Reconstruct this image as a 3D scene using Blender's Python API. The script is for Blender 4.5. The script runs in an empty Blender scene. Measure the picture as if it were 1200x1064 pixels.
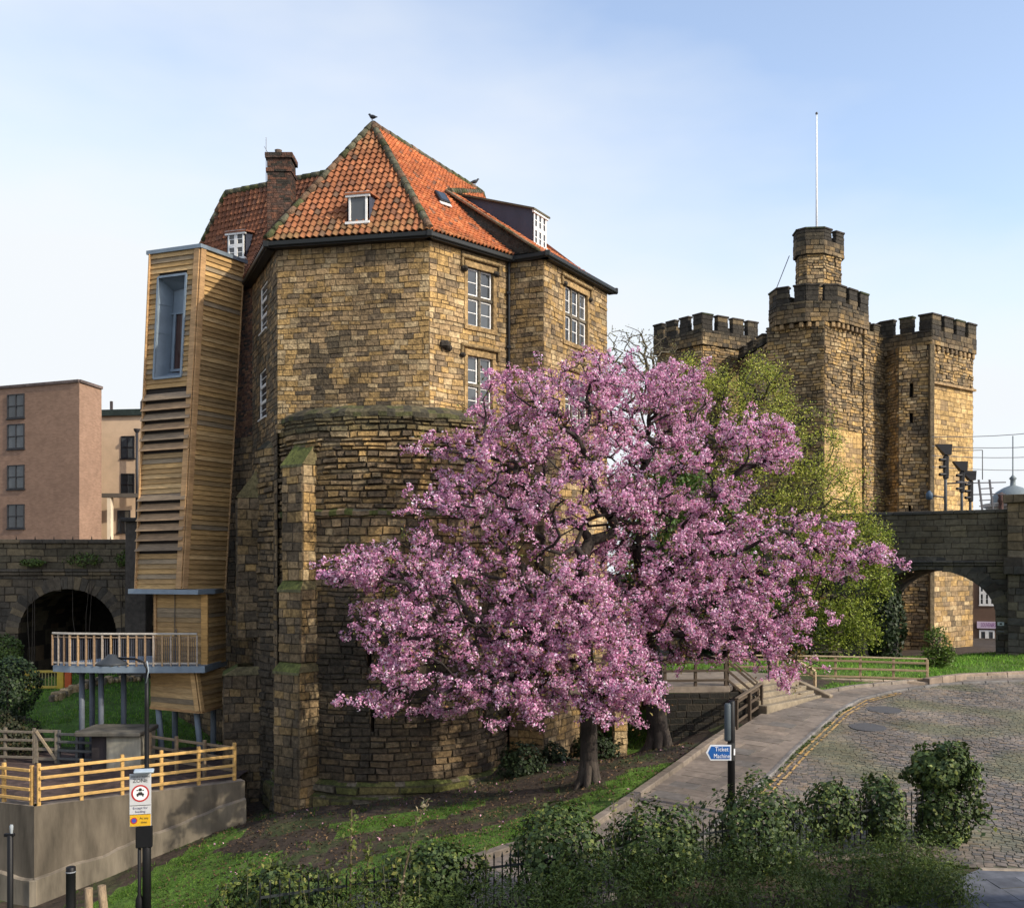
import bpy, math, random
import numpy as np
from mathutils import Vector, noise
R = math.radians
SC = bpy.context.scene
COL = SC.collection
random.seed(7)
rng = np.random.default_rng(7)
F, HZ = 1200.0, 660.0           # focal length in photo pixels, eye-level row

# ------------------------------------------------------------------ camera
cam_d = bpy.data.cameras.new('camera')
cam = bpy.data.objects.new('camera', cam_d); COL.objects.link(cam)
cam.location = (0, 0, 0); cam.rotation_euler = (R(90), 0, 0)
cam_d.sensor_width = 36; cam_d.lens = 36.0; cam_d.shift_y = 128 / 1200
cam_d.clip_start = 0.1; cam_d.clip_end = 3000
SC.camera = cam
# ------------------------------------------------------------------ light
SUN = Vector((0.86, -0.51, 0.60)).normalized()
SUN_EL = math.asin(SUN.z); SUN_AZ = math.atan2(SUN.x, SUN.y)
sd = bpy.data.lights.new('sun', 'SUN'); sd.energy = 4.0; sd.angle = R(0.6); sd.color = (1.0, 0.90, 0.74)
so = bpy.data.objects.new('sun', sd); COL.objects.link(so)
so.rotation_euler = SUN.to_track_quat('Z', 'Y').to_euler(); so.location = SUN * 100
w = bpy.data.worlds.new('World'); SC.world = w; w.use_nodes = True
nt = w.node_tree; nt.nodes.clear()
def wn(t, **k):
    n = nt.nodes.new(t)
    for a, b in k.items(): setattr(n, a, b)
    return n
def wm(op, a, b=None, clamp=False):
    n = wn('ShaderNodeMath', operation=op, use_clamp=clamp)
    for i, v in enumerate((a, b)):
        if v is None: continue
        if isinstance(v, (int, float)): n.inputs[i].default_value = v
        else: nt.links.new(v, n.inputs[i])
    return n.outputs[0]
sky = wn('ShaderNodeTexSky', sky_type='NISHITA', sun_disc=False)
sky.sun_elevation = SUN_EL; sky.sun_rotation = SUN_AZ; sky.air_density = 1.0; sky.dust_density = 1.5; sky.ozone_density = 1.6
tc = wn('ShaderNodeTexCoord'); sx = wn('ShaderNodeSeparateXYZ'); nt.links.new(tc.outputs['Generated'], sx.inputs[0])
mp = wn('ShaderNodeMapping'); mp.inputs['Scale'].default_value = (1.2, 1.2, 3.2); mp.inputs['Rotation'].default_value = (0, R(18), 0)
nt.links.new(tc.outputs['Generated'], mp.inputs[0])
nz = wn('ShaderNodeTexNoise'); nz.inputs['Scale'].default_value = 1.7; nz.inputs['Detail'].default_value = 5; nz.inputs['Roughness'].default_value = 0.5
nt.links.new(mp.outputs[0], nz.inputs['Vector'])
# thin high cloud: thicker towards the horizon and the left of the view
f = wm('MULTIPLY', wm('SUBTRACT', nz.outputs['Fac'], 0.5), 2.0)
f = wm('ADD', f, wm('MULTIPLY', sx.outputs['X'], -0.65))
f = wm('ADD', f, wm('MULTIPLY', sx.outputs['Z'], -2.9))
f = wm('ADD', f, 1.55, True)
mx = wn('ShaderNodeMix', data_type='RGBA'); nt.links.new(f, mx.inputs['Factor'])
hs = wn('ShaderNodeHueSaturation'); hs.inputs['Saturation'].default_value = 0.85; hs.inputs['Value'].default_value = 1.95
nt.links.new(sky.outputs[0], hs.inputs['Color'])
tn = wn('ShaderNodeMix', data_type='RGBA', blend_type='MULTIPLY'); tn.inputs['Factor'].default_value = 1; nt.links.new(hs.outputs[0], tn.inputs['A']); tn.inputs['B'].default_value = (1.0, .98, .97, 1)
nt.links.new(tn.outputs['Result'], mx.inputs['A']); mx.inputs['B'].default_value = (5.7, 5.95, 6.2, 1)
bg = wn('ShaderNodeBackground'); bg.inputs['Strength'].default_value = 0.15
nt.links.new(mx.outputs['Result'], bg.inputs['Color'])
wo = wn('ShaderNodeOutputWorld'); nt.links.new(bg.outputs[0], wo.inputs[0])
vs = SC.view_settings
SC.display_settings.display_device = 'sRGB'
vs.view_transform = 'Standard'; vs.look = 'None'; vs.exposure = 0.10; vs.gamma = 1.0
SC.cycles.max_bounces = 6; SC.cycles.transparent_max_bounces = 6
SC.cycles.use_denoising = True

# ------------------------------------------------------------------ helpers
def P(px, py, Y):
    """point at depth Y seen at photo pixel px, py"""
    return Vector(((px - 600) * Y / F, Y, (HZ - py) * Y / F))

def zr(Y):                       # the lane climbs away from the viewer, then flattens
    return -8.25 + 0.07 * Y if Y < 44 else -5.17
def pp(px, py):                  # pixel -> point on the lane / path plane
    t = (py - HZ) / F
    d = 8.25 / (t + 0.07)
    if d > 44: d = 5.17 / t
    return Vector(((px - 600) * d / F, d, zr(d)))

def lerp(a, b, t): return a + (b - a) * t
def vary(c, a, b):
    k = random.uniform(a, b); return tuple(x * k for x in c)

class MB:
    def __init__(self): self.v = []; self.f = []; self.c = []; self.uv = {}; self.sm = []
    def add(self, vs, fs, col=(1, 1, 1), smooth=False):
        o = len(self.v); self.v.extend([tuple(p) for p in vs])
        for q in fs:
            self.f.append(tuple(i + o for i in q)); self.c.append(col); self.sm.append(smooth)
    def quad(self, a, b, c, d, col=(1, 1, 1), uv=None):
        if uv is not None: self.uv[len(self.f)] = uv
        self.add([a, b, c, d], [(0, 1, 2, 3)], col)
    def tri(self, a, b, c, col=(1, 1, 1)): self.add([a, b, c], [(0, 1, 2)], col)
    def obox(self, c, ax, ay, az, col=(1, 1, 1), bev=0.0):
        """box from centre and three half-axis vectors"""
        c, ax, ay, az = Vector(c), Vector(ax), Vector(ay), Vector(az)
        if bev <= 0:
            vs = [c + ax * x + ay * y + az * z for z in (-1, 1) for y in (-1, 1) for x in (-1, 1)]
            self.add(vs, [(0, 2, 3, 1), (4, 5, 7, 6), (0, 1, 5, 4), (2, 6, 7, 3), (0, 4, 6, 2), (1, 3, 7, 5)], col)
            return
        lx, ly, lz = ax.length, ay.length, az.length
        b = min(bev, lx * .9, ly * .9, lz * .9)
        vs = []; idx = {}
        for x in (-1, 1):
            for y in (-1, 1):
                for z in (-1, 1):
                    for k in range(3):
                        s = [1 - b / lx, 1 - b / ly, 1 - b / lz]; s[k] = 1
                        idx[x, y, z, k] = len(vs)
                        vs.append(c + ax * x * s[0] + ay * y * s[1] + az * z * s[2])
        fs = []
        I = idx
        for s in (-1, 1):
            fs.append((I[s, -1, -1, 0], I[s, 1, -1, 0], I[s, 1, 1, 0], I[s, -1, 1, 0]))
            fs.append((I[-1, s, -1, 1], I[1, s, -1, 1], I[1, s, 1, 1], I[-1, s, 1, 1]))
            fs.append((I[-1, -1, s, 2], I[1, -1, s, 2], I[1, 1, s, 2], I[-1, 1, s, 2]))
        for s in (-1, 1):
            for t in (-1, 1):
                fs.append((I[s, t, -1, 0], I[s, t, 1, 0], I[s, t, 1, 1], I[s, t, -1, 1]))
                fs.append((I[s, -1, t, 0], I[s, 1, t, 0], I[s, 1, t, 2], I[s, -1, t, 2]))
                fs.append((I[-1, s, t, 1], I[1, s, t, 1], I[1, s, t, 2], I[-1, s, t, 2]))
        for x in (-1, 1):
            for y in (-1, 1):
                for z in (-1, 1): fs.append((I[x, y, z, 0], I[x, y, z, 1], I[x, y, z, 2]))
        self.add(vs, fs, col)
    def box(self, x0, x1, y0, y1, z0, z1, col=(1, 1, 1), bev=0.0):
        self.obox(((x0 + x1) / 2, (y0 + y1) / 2, (z0 + z1) / 2), ((x1 - x0) / 2, 0, 0), (0, (y1 - y0) / 2, 0), (0, 0, (z1 - z0) / 2), col, bev)
    def beam(self, a, b, w, h, col=(1, 1, 1), up=Vector((0, 0, 1)), bev=0.0):
        a, b = Vector(a), Vector(b); d = b - a; L = d.length
        if L < 1e-6: return
        d /= L
        s = d.cross(up)
        s = s.normalized() if s.length > 1e-4 else Vector((1, 0, 0))
        u = s.cross(d).normalized()
        self.obox((a + b) / 2, d * L / 2, s * w / 2, u * h / 2, col, bev)
    def tube(self, pts, rad, n=8, col=(1, 1, 1), cap=True, smooth=True):
        pts = [Vector(p) for p in pts]; m = len(pts)
        if not hasattr(rad, '__len__'): rad = [rad] * m
        vs = []; fs = []
        s0 = None
        for i, p in enumerate(pts):
            d = (pts[min(i + 1, m - 1)] - pts[max(i - 1, 0)]).normalized()
            if s0 is None:
                s0 = d.cross(Vector((0, 0, 1)))
                if s0.length < .05: s0 = Vector((1, 0, 0))
            s = (s0 - d * s0.dot(d)).normalized(); s0 = s
            t = d.cross(s)
            for k in range(n):
                a = 2 * math.pi * k / n
                vs.append(p + (s * math.cos(a) + t * math.sin(a)) * rad[i])
        for i in range(m - 1):
            for k in range(n):
                k2 = (k + 1) % n
                fs.append((i * n + k, i * n + k2, (i + 1) * n + k2, (i + 1) * n + k))
        self.add(vs, fs, col, smooth)
        if cap:
            o = len(self.v) - len(vs)
            self.f.append(tuple(o + k for k in range(n))[::-1]); self.c.append(col); self.sm.append(False)
            self.f.append(tuple(o + (m - 1) * n + k for k in range(n))); self.c.append(col); self.sm.append(False)
    def lathe(self, c, prof, n=16, col=(1, 1, 1), smooth=True):
        """prof: list of (radius, z)"""
        vs = []; fs = []
        for r, z in prof:
            for k in range(n):
                a = 2 * math.pi * k / n
                vs.append((c[0] + r * math.cos(a), c[1] + r * math.sin(a), c[2] + z))
        for i in range(len(prof) - 1):
            for k in range(n):
                k2 = (k + 1) % n
                fs.append((i * n + k, i * n + k2, (i + 1) * n + k2, (i + 1) * n + k))
        self.add(vs, fs, col, smooth)
    def prism(self, poly, z0, z1, col=(1, 1, 1)):
        n = len(poly)
        vs = [(p[0], p[1], z0) for p in poly] + [(p[0], p[1], z1) for p in poly]
        fs = [tuple(range(n))[::-1], tuple(range(n, 2 * n))] + [(i, (i + 1) % n, n + (i + 1) % n, n + i) for i in range(n)]
        self.add(vs, fs, col)
    def build(self, name, mat, parent=None, origin=None):
        me = bpy.data.meshes.new(name)
        off = wloc(parent) if parent is not None else Vector(origin or (0, 0, 0))
        va = np.array(self.v, dtype=np.float64).reshape(-1, 3) - np.array(off)
        me.from_pydata(va.tolist(), [], self.f)
        at = me.attributes.new('Col', 'FLOAT_COLOR', 'FACE')
        ca = np.ones((len(self.f), 4), dtype=np.float32)
        if self.c: ca[:, :3] = np.array(self.c, dtype=np.float32)
        at.data.foreach_set('color', ca.ravel())
        me.polygons.foreach_set('use_smooth', self.sm)
        if self.uv:
            ul = me.uv_layers.new(name='UVMap')
            for fi, uvs in self.uv.items():
                pl = me.polygons[fi]
                for k, li in enumerate(pl.loop_indices): ul.data[li].uv = uvs[k]
        me.materials.append(mat)
        o = bpy.data.objects.new(name, me); COL.objects.link(o)
        if parent is not None: o.parent = parent
        elif origin is not None: o.location = origin
        return o

def wloc(o):
    l = Vector((0, 0, 0))
    while o is not None: l = l + o.location; o = o.parent
    return l
def thing(name, loc, label, cat, group=None):
    o = bpy.data.objects.new(name, None); COL.objects.link(o); o.location = loc
    o.empty_display_size = .2
    return tag(o, label, cat, group)
def tag(o, label, cat, group=None, kind=None):
    if label: o['label'] = label
    if cat: o['category'] = cat
    if group: o['group'] = group
    if kind: o['kind'] = kind
    return o
def structure(o, kind='structure'): o['kind'] = kind; return o

def arrays(name, V, Fq, C, mat, parent=None, origin=None, smooth=False):
    """big quad meshes from numpy arrays"""
    me = bpy.data.meshes.new(name)
    off = wloc(parent) if parent is not None else Vector(origin or (0, 0, 0))
    V = V - np.array(off); n = len(Fq); k = Fq.shape[1]
    me.vertices.add(len(V)); me.vertices.foreach_set('co', V.astype(np.float32).ravel())
    me.loops.add(n * k); me.loops.foreach_set('vertex_index', Fq.astype(np.int32).ravel())
    me.polygons.add(n); me.polygons.foreach_set('loop_start', np.arange(0, n * k, k, dtype=np.int32))
    me.update(calc_edges=True)
    at = me.attributes.new('Col', 'FLOAT_COLOR', 'FACE')
    ca = np.ones((n, 4), dtype=np.float32); ca[:, :3] = C
    at.data.foreach_set('color', ca.ravel())
    if smooth: me.polygons.foreach_set('use_smooth', np.ones(n, dtype=bool))
    me.materials.append(mat)
    o = bpy.data.objects.new(name, me); COL.objects.link(o)
    if parent is not None: o.parent = parent
    elif origin is not None: o.location = origin
    return o

def text_into(mb, s, origin, e, u, size, col, width=None, align='CENTER', lift=0.004):
    """lettering as real mesh faces in the plane (e, u)"""
    cu = bpy.data.curves.new('lettering', 'FONT'); cu.body = s; cu.size = size; cu.align_x = align; cu.align_y = 'CENTER'
    cu.resolution_u = 2
    ob = bpy.data.objects.new('lettering', cu); COL.objects.link(ob)
    dg = bpy.context.evaluated_depsgraph_get(); dg.update()
    me = bpy.data.meshes.new_from_object(ob.evaluated_get(dg))
    e, u = Vector(e), Vector(u); n = e.cross(u)
    xs = [v.co.x for v in me.vertices]
    k = 1.0
    if width and xs: k = width / (max(xs) - min(xs))
    mb.add([Vector(origin) + e * v.co.x * k + u * v.co.y + n * lift for v in me.vertices], [tuple(p.vertices) for p in me.polygons], col)
    bpy.data.objects.remove(ob); bpy.data.curves.remove(cu); bpy.data.meshes.remove(me)

# ------------------------------------------------------------------ materials
def mat(name, col=None, rough=.9, attr=True, var=(.75, 1.2), vscale=5.0, stain=None, sscale=.45, bump=.0, bscale=25., bdist=.02,
        metal=0., spec=.3, trans=0., coat=0., stretch=(1, 1, 1), uvbrick=None):
    m = bpy.data.materials.new(name); m.use_nodes = True
    t = m.node_tree; N = t.nodes; L = t.links; N.clear()
    out = N.new('ShaderNodeOutputMaterial'); b = N.new('ShaderNodeBsdfPrincipled')
    b.inputs['Roughness'].default_value = rough; b.inputs['Metallic'].default_value = metal
    b.inputs['Specular IOR Level'].default_value = spec
    if coat: b.inputs['Coat Weight'].default_value = coat; b.inputs['Coat Roughness'].default_value = .1
    tcn = N.new('ShaderNodeTexCoord'); mpn = N.new('ShaderNodeMapping'); mpn.inputs['Scale'].default_value = stretch
    L.new(tcn.outputs['Object'], mpn.inputs[0])
    if attr:
        a = N.new('ShaderNodeAttribute'); a.attribute_name = 'Col'; c = a.outputs['Color']
        if col is not None:
            q = N.new('ShaderNodeMix'); q.data_type = 'RGBA'; q.blend_type = 'MULTIPLY'; q.inputs['Factor'].default_value = 1
            L.new(c, q.inputs['A']); q.inputs['B'].default_value = (*col, 1); c = q.outputs['Result']
    else:
        q = N.new('ShaderNodeRGB'); q.outputs[0].default_value = (*col, 1); c = q.outputs[0]
    if uvbrick:
        bw, bh, mort, c1, c2, cm = uvbrick
        br = N.new('ShaderNodeTexBrick'); br.inputs['Scale'].default_value = 1
        br.inputs['Brick Width'].default_value = bw; br.inputs['Row Height'].default_value = bh; br.inputs['Mortar Size'].default_value = mort
        br.inputs['Color1'].default_value = (*c1, 1); br.inputs['Color2'].default_value = (*c2, 1); br.inputs['Mortar'].default_value = (*cm, 1)
        L.new(tcn.outputs['UV'], br.inputs['Vector'])
        q = N.new('ShaderNodeMix'); q.data_type = 'RGBA'; q.blend_type = 'MULTIPLY'; q.inputs['Factor'].default_value = 1
        L.new(c, q.inputs['A']); L.new(br.outputs['Color'], q.inputs['B']); c = q.outputs['Result']
    def noisemul(c, scale, lo, hi, detail, a0=.3, a1=.7):
        n = N.new('ShaderNodeTexNoise'); n.inputs['Scale'].default_value = scale; n.inputs['Detail'].default_value = detail
        n.inputs['Roughness'].default_value = .6
        L.new(mpn.outputs[0], n.inputs['Vector'])
        r = N.new('ShaderNodeMapRange'); r.inputs['From Min'].default_value = a0; r.inputs['From Max'].default_value = a1
        r.inputs['To Min'].default_value = lo; r.inputs['To Max'].default_value = hi
        L.new(n.outputs['Fac'], r.inputs['Value'])
        q = N.new('ShaderNodeVectorMath'); q.operation = 'SCALE'
        L.new(c, q.inputs[0]); L.new(r.outputs[0], q.inputs['Scale'])
        return q.outputs[0]
    c = noisemul(c, vscale, var[0], var[1], 4)
    if stain: c = noisemul(c, sscale, stain[0], stain[1], 5, .35, .62)
    L.new(c, b.inputs['Base Color'])
    if bump:
        n = N.new('ShaderNodeTexNoise'); n.inputs['Scale'].default_value = bscale; n.inputs['Detail'].default_value = 5
        L.new(mpn.outputs[0], n.inputs['Vector'])
        bu = N.new('ShaderNodeBump'); bu.inputs['Strength'].default_value = bump; bu.inputs['Distance'].default_value = bdist
        L.new(n.outputs['Fac'], bu.inputs['Height']); L.new(bu.outputs[0], b.inputs['Normal'])
    sh = b.outputs[0]
    if trans:
        tr = N.new('ShaderNodeBsdfTranslucent'); L.new(c, tr.inputs['Color'])
        ms = N.new('ShaderNodeMixShader'); ms.inputs[0].default_value = trans
        L.new(sh, ms.inputs[1]); L.new(tr.outputs[0], ms.inputs[2]); sh = ms.outputs[0]
    L.new(sh, out.inputs[0])
    return m

M_STONE = mat('weathered_stone', var=(.52, 1.42), vscale=8, stain=(.62, 1.15), sscale=.5, bump=.8, bscale=16, bdist=.05)
M_ASHLAR = mat('sooty_stone', var=(.72, 1.25), vscale=5, stain=(.6, 1.2), sscale=.4, bump=.6, bscale=14, bdist=.04)
M_FARSTONE = mat('castle_stone', var=(.55, 1.4), vscale=3.5, stain=(.72, 1.15), sscale=.22, bump=.7, bscale=6, bdist=.08)
M_TILE = mat('clay_tile', var=(.75, 1.25), vscale=3, stain=(.8, 1.12), sscale=.6, rough=.8, bump=.2, bscale=30, bdist=.01)
M_WOOD = mat('weathered_timber', var=(.72, 1.22), vscale=3, stain=(.8, 1.12), sscale=.5, stretch=(1, 1, 8), rough=.75, bump=.25, bscale=12, bdist=.01)
M_RAIL = mat('fence_timber', var=(.75, 1.2), vscale=6, stretch=(1, 1, 3), rough=.8, bump=.2, bscale=20, bdist=.01)
M_METAL = mat('painted_metal', var=(.9, 1.1), vscale=4, rough=.5, spec=.25)
M_BLACK = mat('black_paint', col=(.012, .012, .013), attr=False, var=(.8, 1.2), rough=.35, spec=.5)
M_ZINC = mat('zinc', col=(.20, .25, .30), attr=False, var=(.85, 1.15), vscale=2, rough=.5, metal=.3)
M_LEAD = mat('slate_cladding', col=(.045, .052, .075), attr=False, var=(.8, 1.2), vscale=2, stretch=(1, 1, .2), rough=.6)
M_GLASS = mat('window_glass', var=(.7, 1.3), vscale=.8, rough=.06, spec=.6)
M_WHITE = mat('white_paint', col=(.78, .77, .74), attr=False, var=(.9, 1.05), rough=.5)
M_CONC = mat('concrete', var=(.80, 1.15), vscale=2.2, stain=(.5, 1.15), sscale=.8, stretch=(1.5, 1.5, .35), bump=.3, bscale=20, bdist=.01)
M_BRICKBLD = mat('plain_brick', var=(.9, 1.08), vscale=2, stain=(.85, 1.08), sscale=.15, uvbrick=(.30, .10, .012, (1, 1, 1), (.78, .76, .74), (.9, .9, .9)))
M_RENDER = mat('cream_render', var=(.92, 1.06), vscale=1, stain=(.85, 1.05), sscale=.3)
M_GROUND = mat('bare_soil', var=(.55, 1.4), vscale=4, stain=(.7, 1.2), sscale=.7, bump=.8, bscale=9, bdist=.06)
M_SETT = mat('stone_setts', var=(.7, 1.25), vscale=6, stain=(.72, 1.15), sscale=.35, rough=.6, bump=.4, bscale=30, bdist=.01, spec=.4)
M_PAVE = mat('paving_stone', var=(.78, 1.18), vscale=4, stain=(.75, 1.12), sscale=.5, rough=.8, bump=.3, bscale=20, bdist=.01)
M_BARK = mat('bark', var=(.55, 1.4), vscale=9, stretch=(1, 1, .35), bump=.9, bscale=14, bdist=.04)
M_LEAF = mat('leaf', var=(.75, 1.25), vscale=1.2, rough=.55, spec=.35, trans=.30)
M_IVY = mat('ivy_leaf', var=(.7, 1.3), vscale=1.5, rough=.55, spec=.3, trans=.12)
M_PETAL = mat('blossom_petal', var=(.85, 1.1), vscale=.8, rough=.75, spec=.15, trans=.38)
M_GRASS = mat('grass', var=(.65, 1.35), vscale=.9, rough=.7, spec=.2, trans=.25)
M_PAINT = mat('sign_face', var=(.95, 1.03), rough=.4, spec=.4)

# ------------------------------------------------------------------ masonry
def seg_len(s):
    if s[0] == 'L': return (Vector(s[2]) - Vector(s[1])).length
    return abs(s[3] * (s[5] - s[4]))
def seg_pt(s, u, off):
    if s[0] == 'L':
        a, b = Vector(s[1]), Vector(s[2]); d = (b - a).normalized()
        return a + d * u + Vector((d.y, -d.x)) * off
    _, cx, cy, r, a0, a1 = s
    a = a0 + u / r
    return Vector((cx + (r + off) * math.cos(a), cy + (r + off) * math.sin(a)))
def seg_u(s, px):                # where the ray of a photo column meets a straight wall
    a, b = Vector(s[1]), Vector(s[2]); d = (b - a).normalized(); k = (px - 600) / F
    u = (k * a.y - a.x) / (d.x - k * d.y)
    return u, (a + d * u).y
def hole_px(si, s, x0, x1, y0, y1, depth=.18):
    u0, d0 = seg_u(s, x0); u1, d1 = seg_u(s, x1); d = (d0 + d1) / 2
    return (si, u0, u1, (HZ - y1) * d / F, (HZ - y0) * d / F, depth)

def wall(mb, segs, z0, z1, ch=(.2, .32), bl=(.35, .75), relief=(.008, .04), inset=.022, colf=None, holes=(), seed=1, wob=.015, courses=None, batter=0.):
    rd = random.Random(seed)
    if courses is None:
        courses = [z0]
        while courses[-1] < z1 - ch[0] * .6: courses.append(min(z1, courses[-1] + rd.uniform(*ch)))
        courses[-1] = z1
    for si, s in enumerate(segs):
        L = seg_len(s)
        hs = [h for h in holes if h[0] == si]
        def pt(u, z, off):
            uu = u + (wob * .6 * math.sin(z * 5.1 + u * 2.3) if .05 < u < L - .05 else 0)
            zz = z + (wob * math.sin(u * 1.9 + z * 3.7) + wob * .7 * math.sin(u * 4.3 + z * 1.3) if z0 + .01 < z < z1 - .01 else 0)
            q = seg_pt(s, uu, off + batter * (z1 - z))
            return (q.x, q.y, zz)
        for ci in range(len(courses) - 1):
            a, b = courses[ci], courses[ci + 1]
            u = 0.0; first = True
            while u < L - 1e-4:
                l = rd.uniform(*bl)
                if first: l *= rd.uniform(.4, 1); first = False
                u1 = u + l
                if L - u1 < bl[0] * .5: u1 = L
                rects = [(u, u1, a, b)]
                for h in hs:
                    nr = []
                    for (p, q, c, d) in rects:
                        if q <= h[1] or p >= h[2] or d <= h[3] or c >= h[4]: nr.append((p, q, c, d)); continue
                        if p < h[1]: nr.append((p, h[1], c, d))
                        if q > h[2]: nr.append((h[2], q, c, d))
                        m0, m1 = max(p, h[1]), min(q, h[2])
                        if c < h[3]: nr.append((m0, m1, c, h[3]))
                        if d > h[4]: nr.append((m0, m1, h[4], d))
                    rects = nr
                rel = rd.uniform(*relief)
                um, zm = (u + u1) / 2, (a + b) / 2
                m = seg_pt(s, um, 0)
                col = colf(um, zm, m, rd, si) if colf else (.3, .2, .1)
                for (p, q, c, d) in rects:
                    i = min(inset, (q - p) * .3, (d - c) * .3)
                    j = [rd.uniform(.5, 1.6) * i for _ in range(8)]
                    jr = [rel * rd.uniform(.7, 1.15) for _ in range(4)]
                    vs = [pt(p, c, 0), pt(q, c, 0), pt(q, d, 0), pt(p, d, 0),
                          pt(p + j[0], c + j[1], jr[0]), pt(q - j[2], c + j[3], jr[1]), pt(q - j[4], d - j[5], jr[2]), pt(p + j[6], d - j[7], jr[3])]
                    mb.add(vs, [(4, 5, 6, 7)], col)
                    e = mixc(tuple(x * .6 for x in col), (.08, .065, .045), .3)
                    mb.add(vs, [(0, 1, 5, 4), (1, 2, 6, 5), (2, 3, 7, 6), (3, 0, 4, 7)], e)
                u = u1
        for (_, h0, h1, c, d, dep) in hs:
            col = colf((h0 + h1) / 2, (c + d) / 2, seg_pt(s, (h0 + h1) / 2, 0), rd, si) if colf else (.3, .2, .1)
            q = lambda u, z, o: (*seg_pt(s, u, o), z)
            for (x, y) in (((h0, c), (h1, c)), ((h1, c), (h1, d)), ((h1, d), (h0, d)), ((h0, d), (h0, c))):
                mb.quad(q(*x, 0), q(*y, 0), q(*y, -dep), q(*x, -dep), col)

def pal(rd, entries):
    x = rd.random() * sum(e[0] for e in entries)
    for e in entries:
        x -= e[0]
        if x <= 0: break
    k = rd.uniform(.87, 1.13)
    return tuple(c * k for c in e[1])
def mixc(a, b, t): return tuple(x + (y - x) * t for x, y in zip(a, b))
def sm(a, b, x):
    t = max(0., min(1., (x - a) / (b - a))); return t * t * (3 - 2 * t)
def nz3(x, y, z): return noise.noise(Vector((x, y, z)))
OCHRE = (.39, .25, .098); TAN = (.33, .225, .115); PALE = (.43, .315, .17); BROWN = (.17, .122, .072); GREY = (.15, .125, .085); SOOT = (.045, .038, .03); MOSS = (.085, .095, .025)
# ------------------------------------------------------------------ gatehouse
ZE = 10.8
E_, A2, A, B = (-14.2, 43.6), (-9.95, 39.3), (-7.95, 34.7), (-2.72, 33.6)
C, W, RR = (-.09, 36.2), (1.10, 35.7), (3.72, 40.2)
RB, LB = (0.6, 46.5), (-9.5, 50.0)
DC = (-4.3, 37.0); DR = 4.15
gate = thing('gatehouse', (-4.5, 37.2, -7.6), 'tall tan stone gatehouse with steep red pantile roof and rounded lower drum', 'gatehouse')

def upper_col(u, z, m, rd, si):
    s = nz3(m.x * .5 + 3, m.y * .5, z * .55); s2 = nz3(m.x * .9, z * 1.1 + 9, m.y * .9); s3 = nz3(m.x * 2.3, m.y * 2.3, z * 2.6)
    base = pal(rd, [(4, OCHRE), (4, TAN), (2, PALE), (1.5, BROWN)])
    if si == 0: base = pal(rd, [(3, TAN), (3, BROWN), (2, GREY)]); dk = .25 + .3 * s
    elif si == 1:
        if u < .6 and z < 8.6: base = pal(rd, [(3, PALE), (3, OCHRE)]); dk = .05
        elif u > 4.9: base = pal(rd, [(2, PALE), (4, OCHRE)]); dk = .08
        else:
            band = sm(8.0, 7.2, z) * sm(.5, 1.0, u) * sm(5.2, 4.6, u)
            dk = .20 + .13 * s + .10 * s2 + band * (.05 + .8 * sm(-.1, .3, s2 + .6 * s3) + (.5 if rd.random() < .12 else 0)) + .3 * sm(9.6, 10.4, z)
    elif si == 2: dk = .02 + .35 * sm(.05, .45, s2) + .2 * s3 + .25 * sm(10.2, 10.7, z)
    elif si == 3: dk = .28 + .45 * sm(8.0, 5.5, z) * sm(-.1, .3, s3 + s2) + .2 * s
    else: dk = .04 + .35 * sm(.05, .45, s2) + .2 * s3 + (.5 * sm(-.1, .2, s3) if u < .6 and z < 8.3 else 0) + .4 * sm(2, -4, z)
    dk = max(0, min(1, dk + rd.gauss(0, .07)))
    return mixc(base, (.05, .042, .03), dk * .9)
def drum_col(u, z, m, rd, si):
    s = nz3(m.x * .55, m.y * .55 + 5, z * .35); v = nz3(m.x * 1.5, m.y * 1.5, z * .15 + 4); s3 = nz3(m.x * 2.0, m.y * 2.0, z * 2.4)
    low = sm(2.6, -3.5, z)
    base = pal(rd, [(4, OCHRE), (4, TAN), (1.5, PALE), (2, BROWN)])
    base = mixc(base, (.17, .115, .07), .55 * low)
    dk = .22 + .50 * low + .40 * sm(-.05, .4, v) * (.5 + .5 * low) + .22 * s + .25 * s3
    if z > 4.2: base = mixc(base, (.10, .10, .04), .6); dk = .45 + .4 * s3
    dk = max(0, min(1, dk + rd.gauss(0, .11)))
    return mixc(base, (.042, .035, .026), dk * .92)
def sooty_col(u, z, m, rd, si):
    x, y = (m.x, m.y) if m is not None else (u, 0)
    s = nz3(x * .9, y * .9 + 7, z * .7); dk = .52 + .4 * s + rd.gauss(0, .10)
    return mixc(pal(rd, [(3, TAN), (3, BROWN), (1, OCHRE)]), (.04, .034, .026), max(.1, min(.95, dk)))
def quoin_col(u, z, m, rd, si):
    low = sm(2.0, -5., z); s = nz3(m.x * 1.4, m.y * 1.4, z * .8)
    if si == 2: return mixc(pal(rd, [(4, PALE), (4, OCHRE), (2, TAN)]), (.06, .05, .035), max(0, min(.85, .08 + .45 * low + .4 * s + rd.gauss(0, .1))))
    return mixc(pal(rd, [(2, OCHRE), (4, TAN), (2, BROWN)]), (.045, .038, .028), max(0, min(.9, .25 + .4 * low + .4 * s + rd.gauss(0, .1))))

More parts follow.
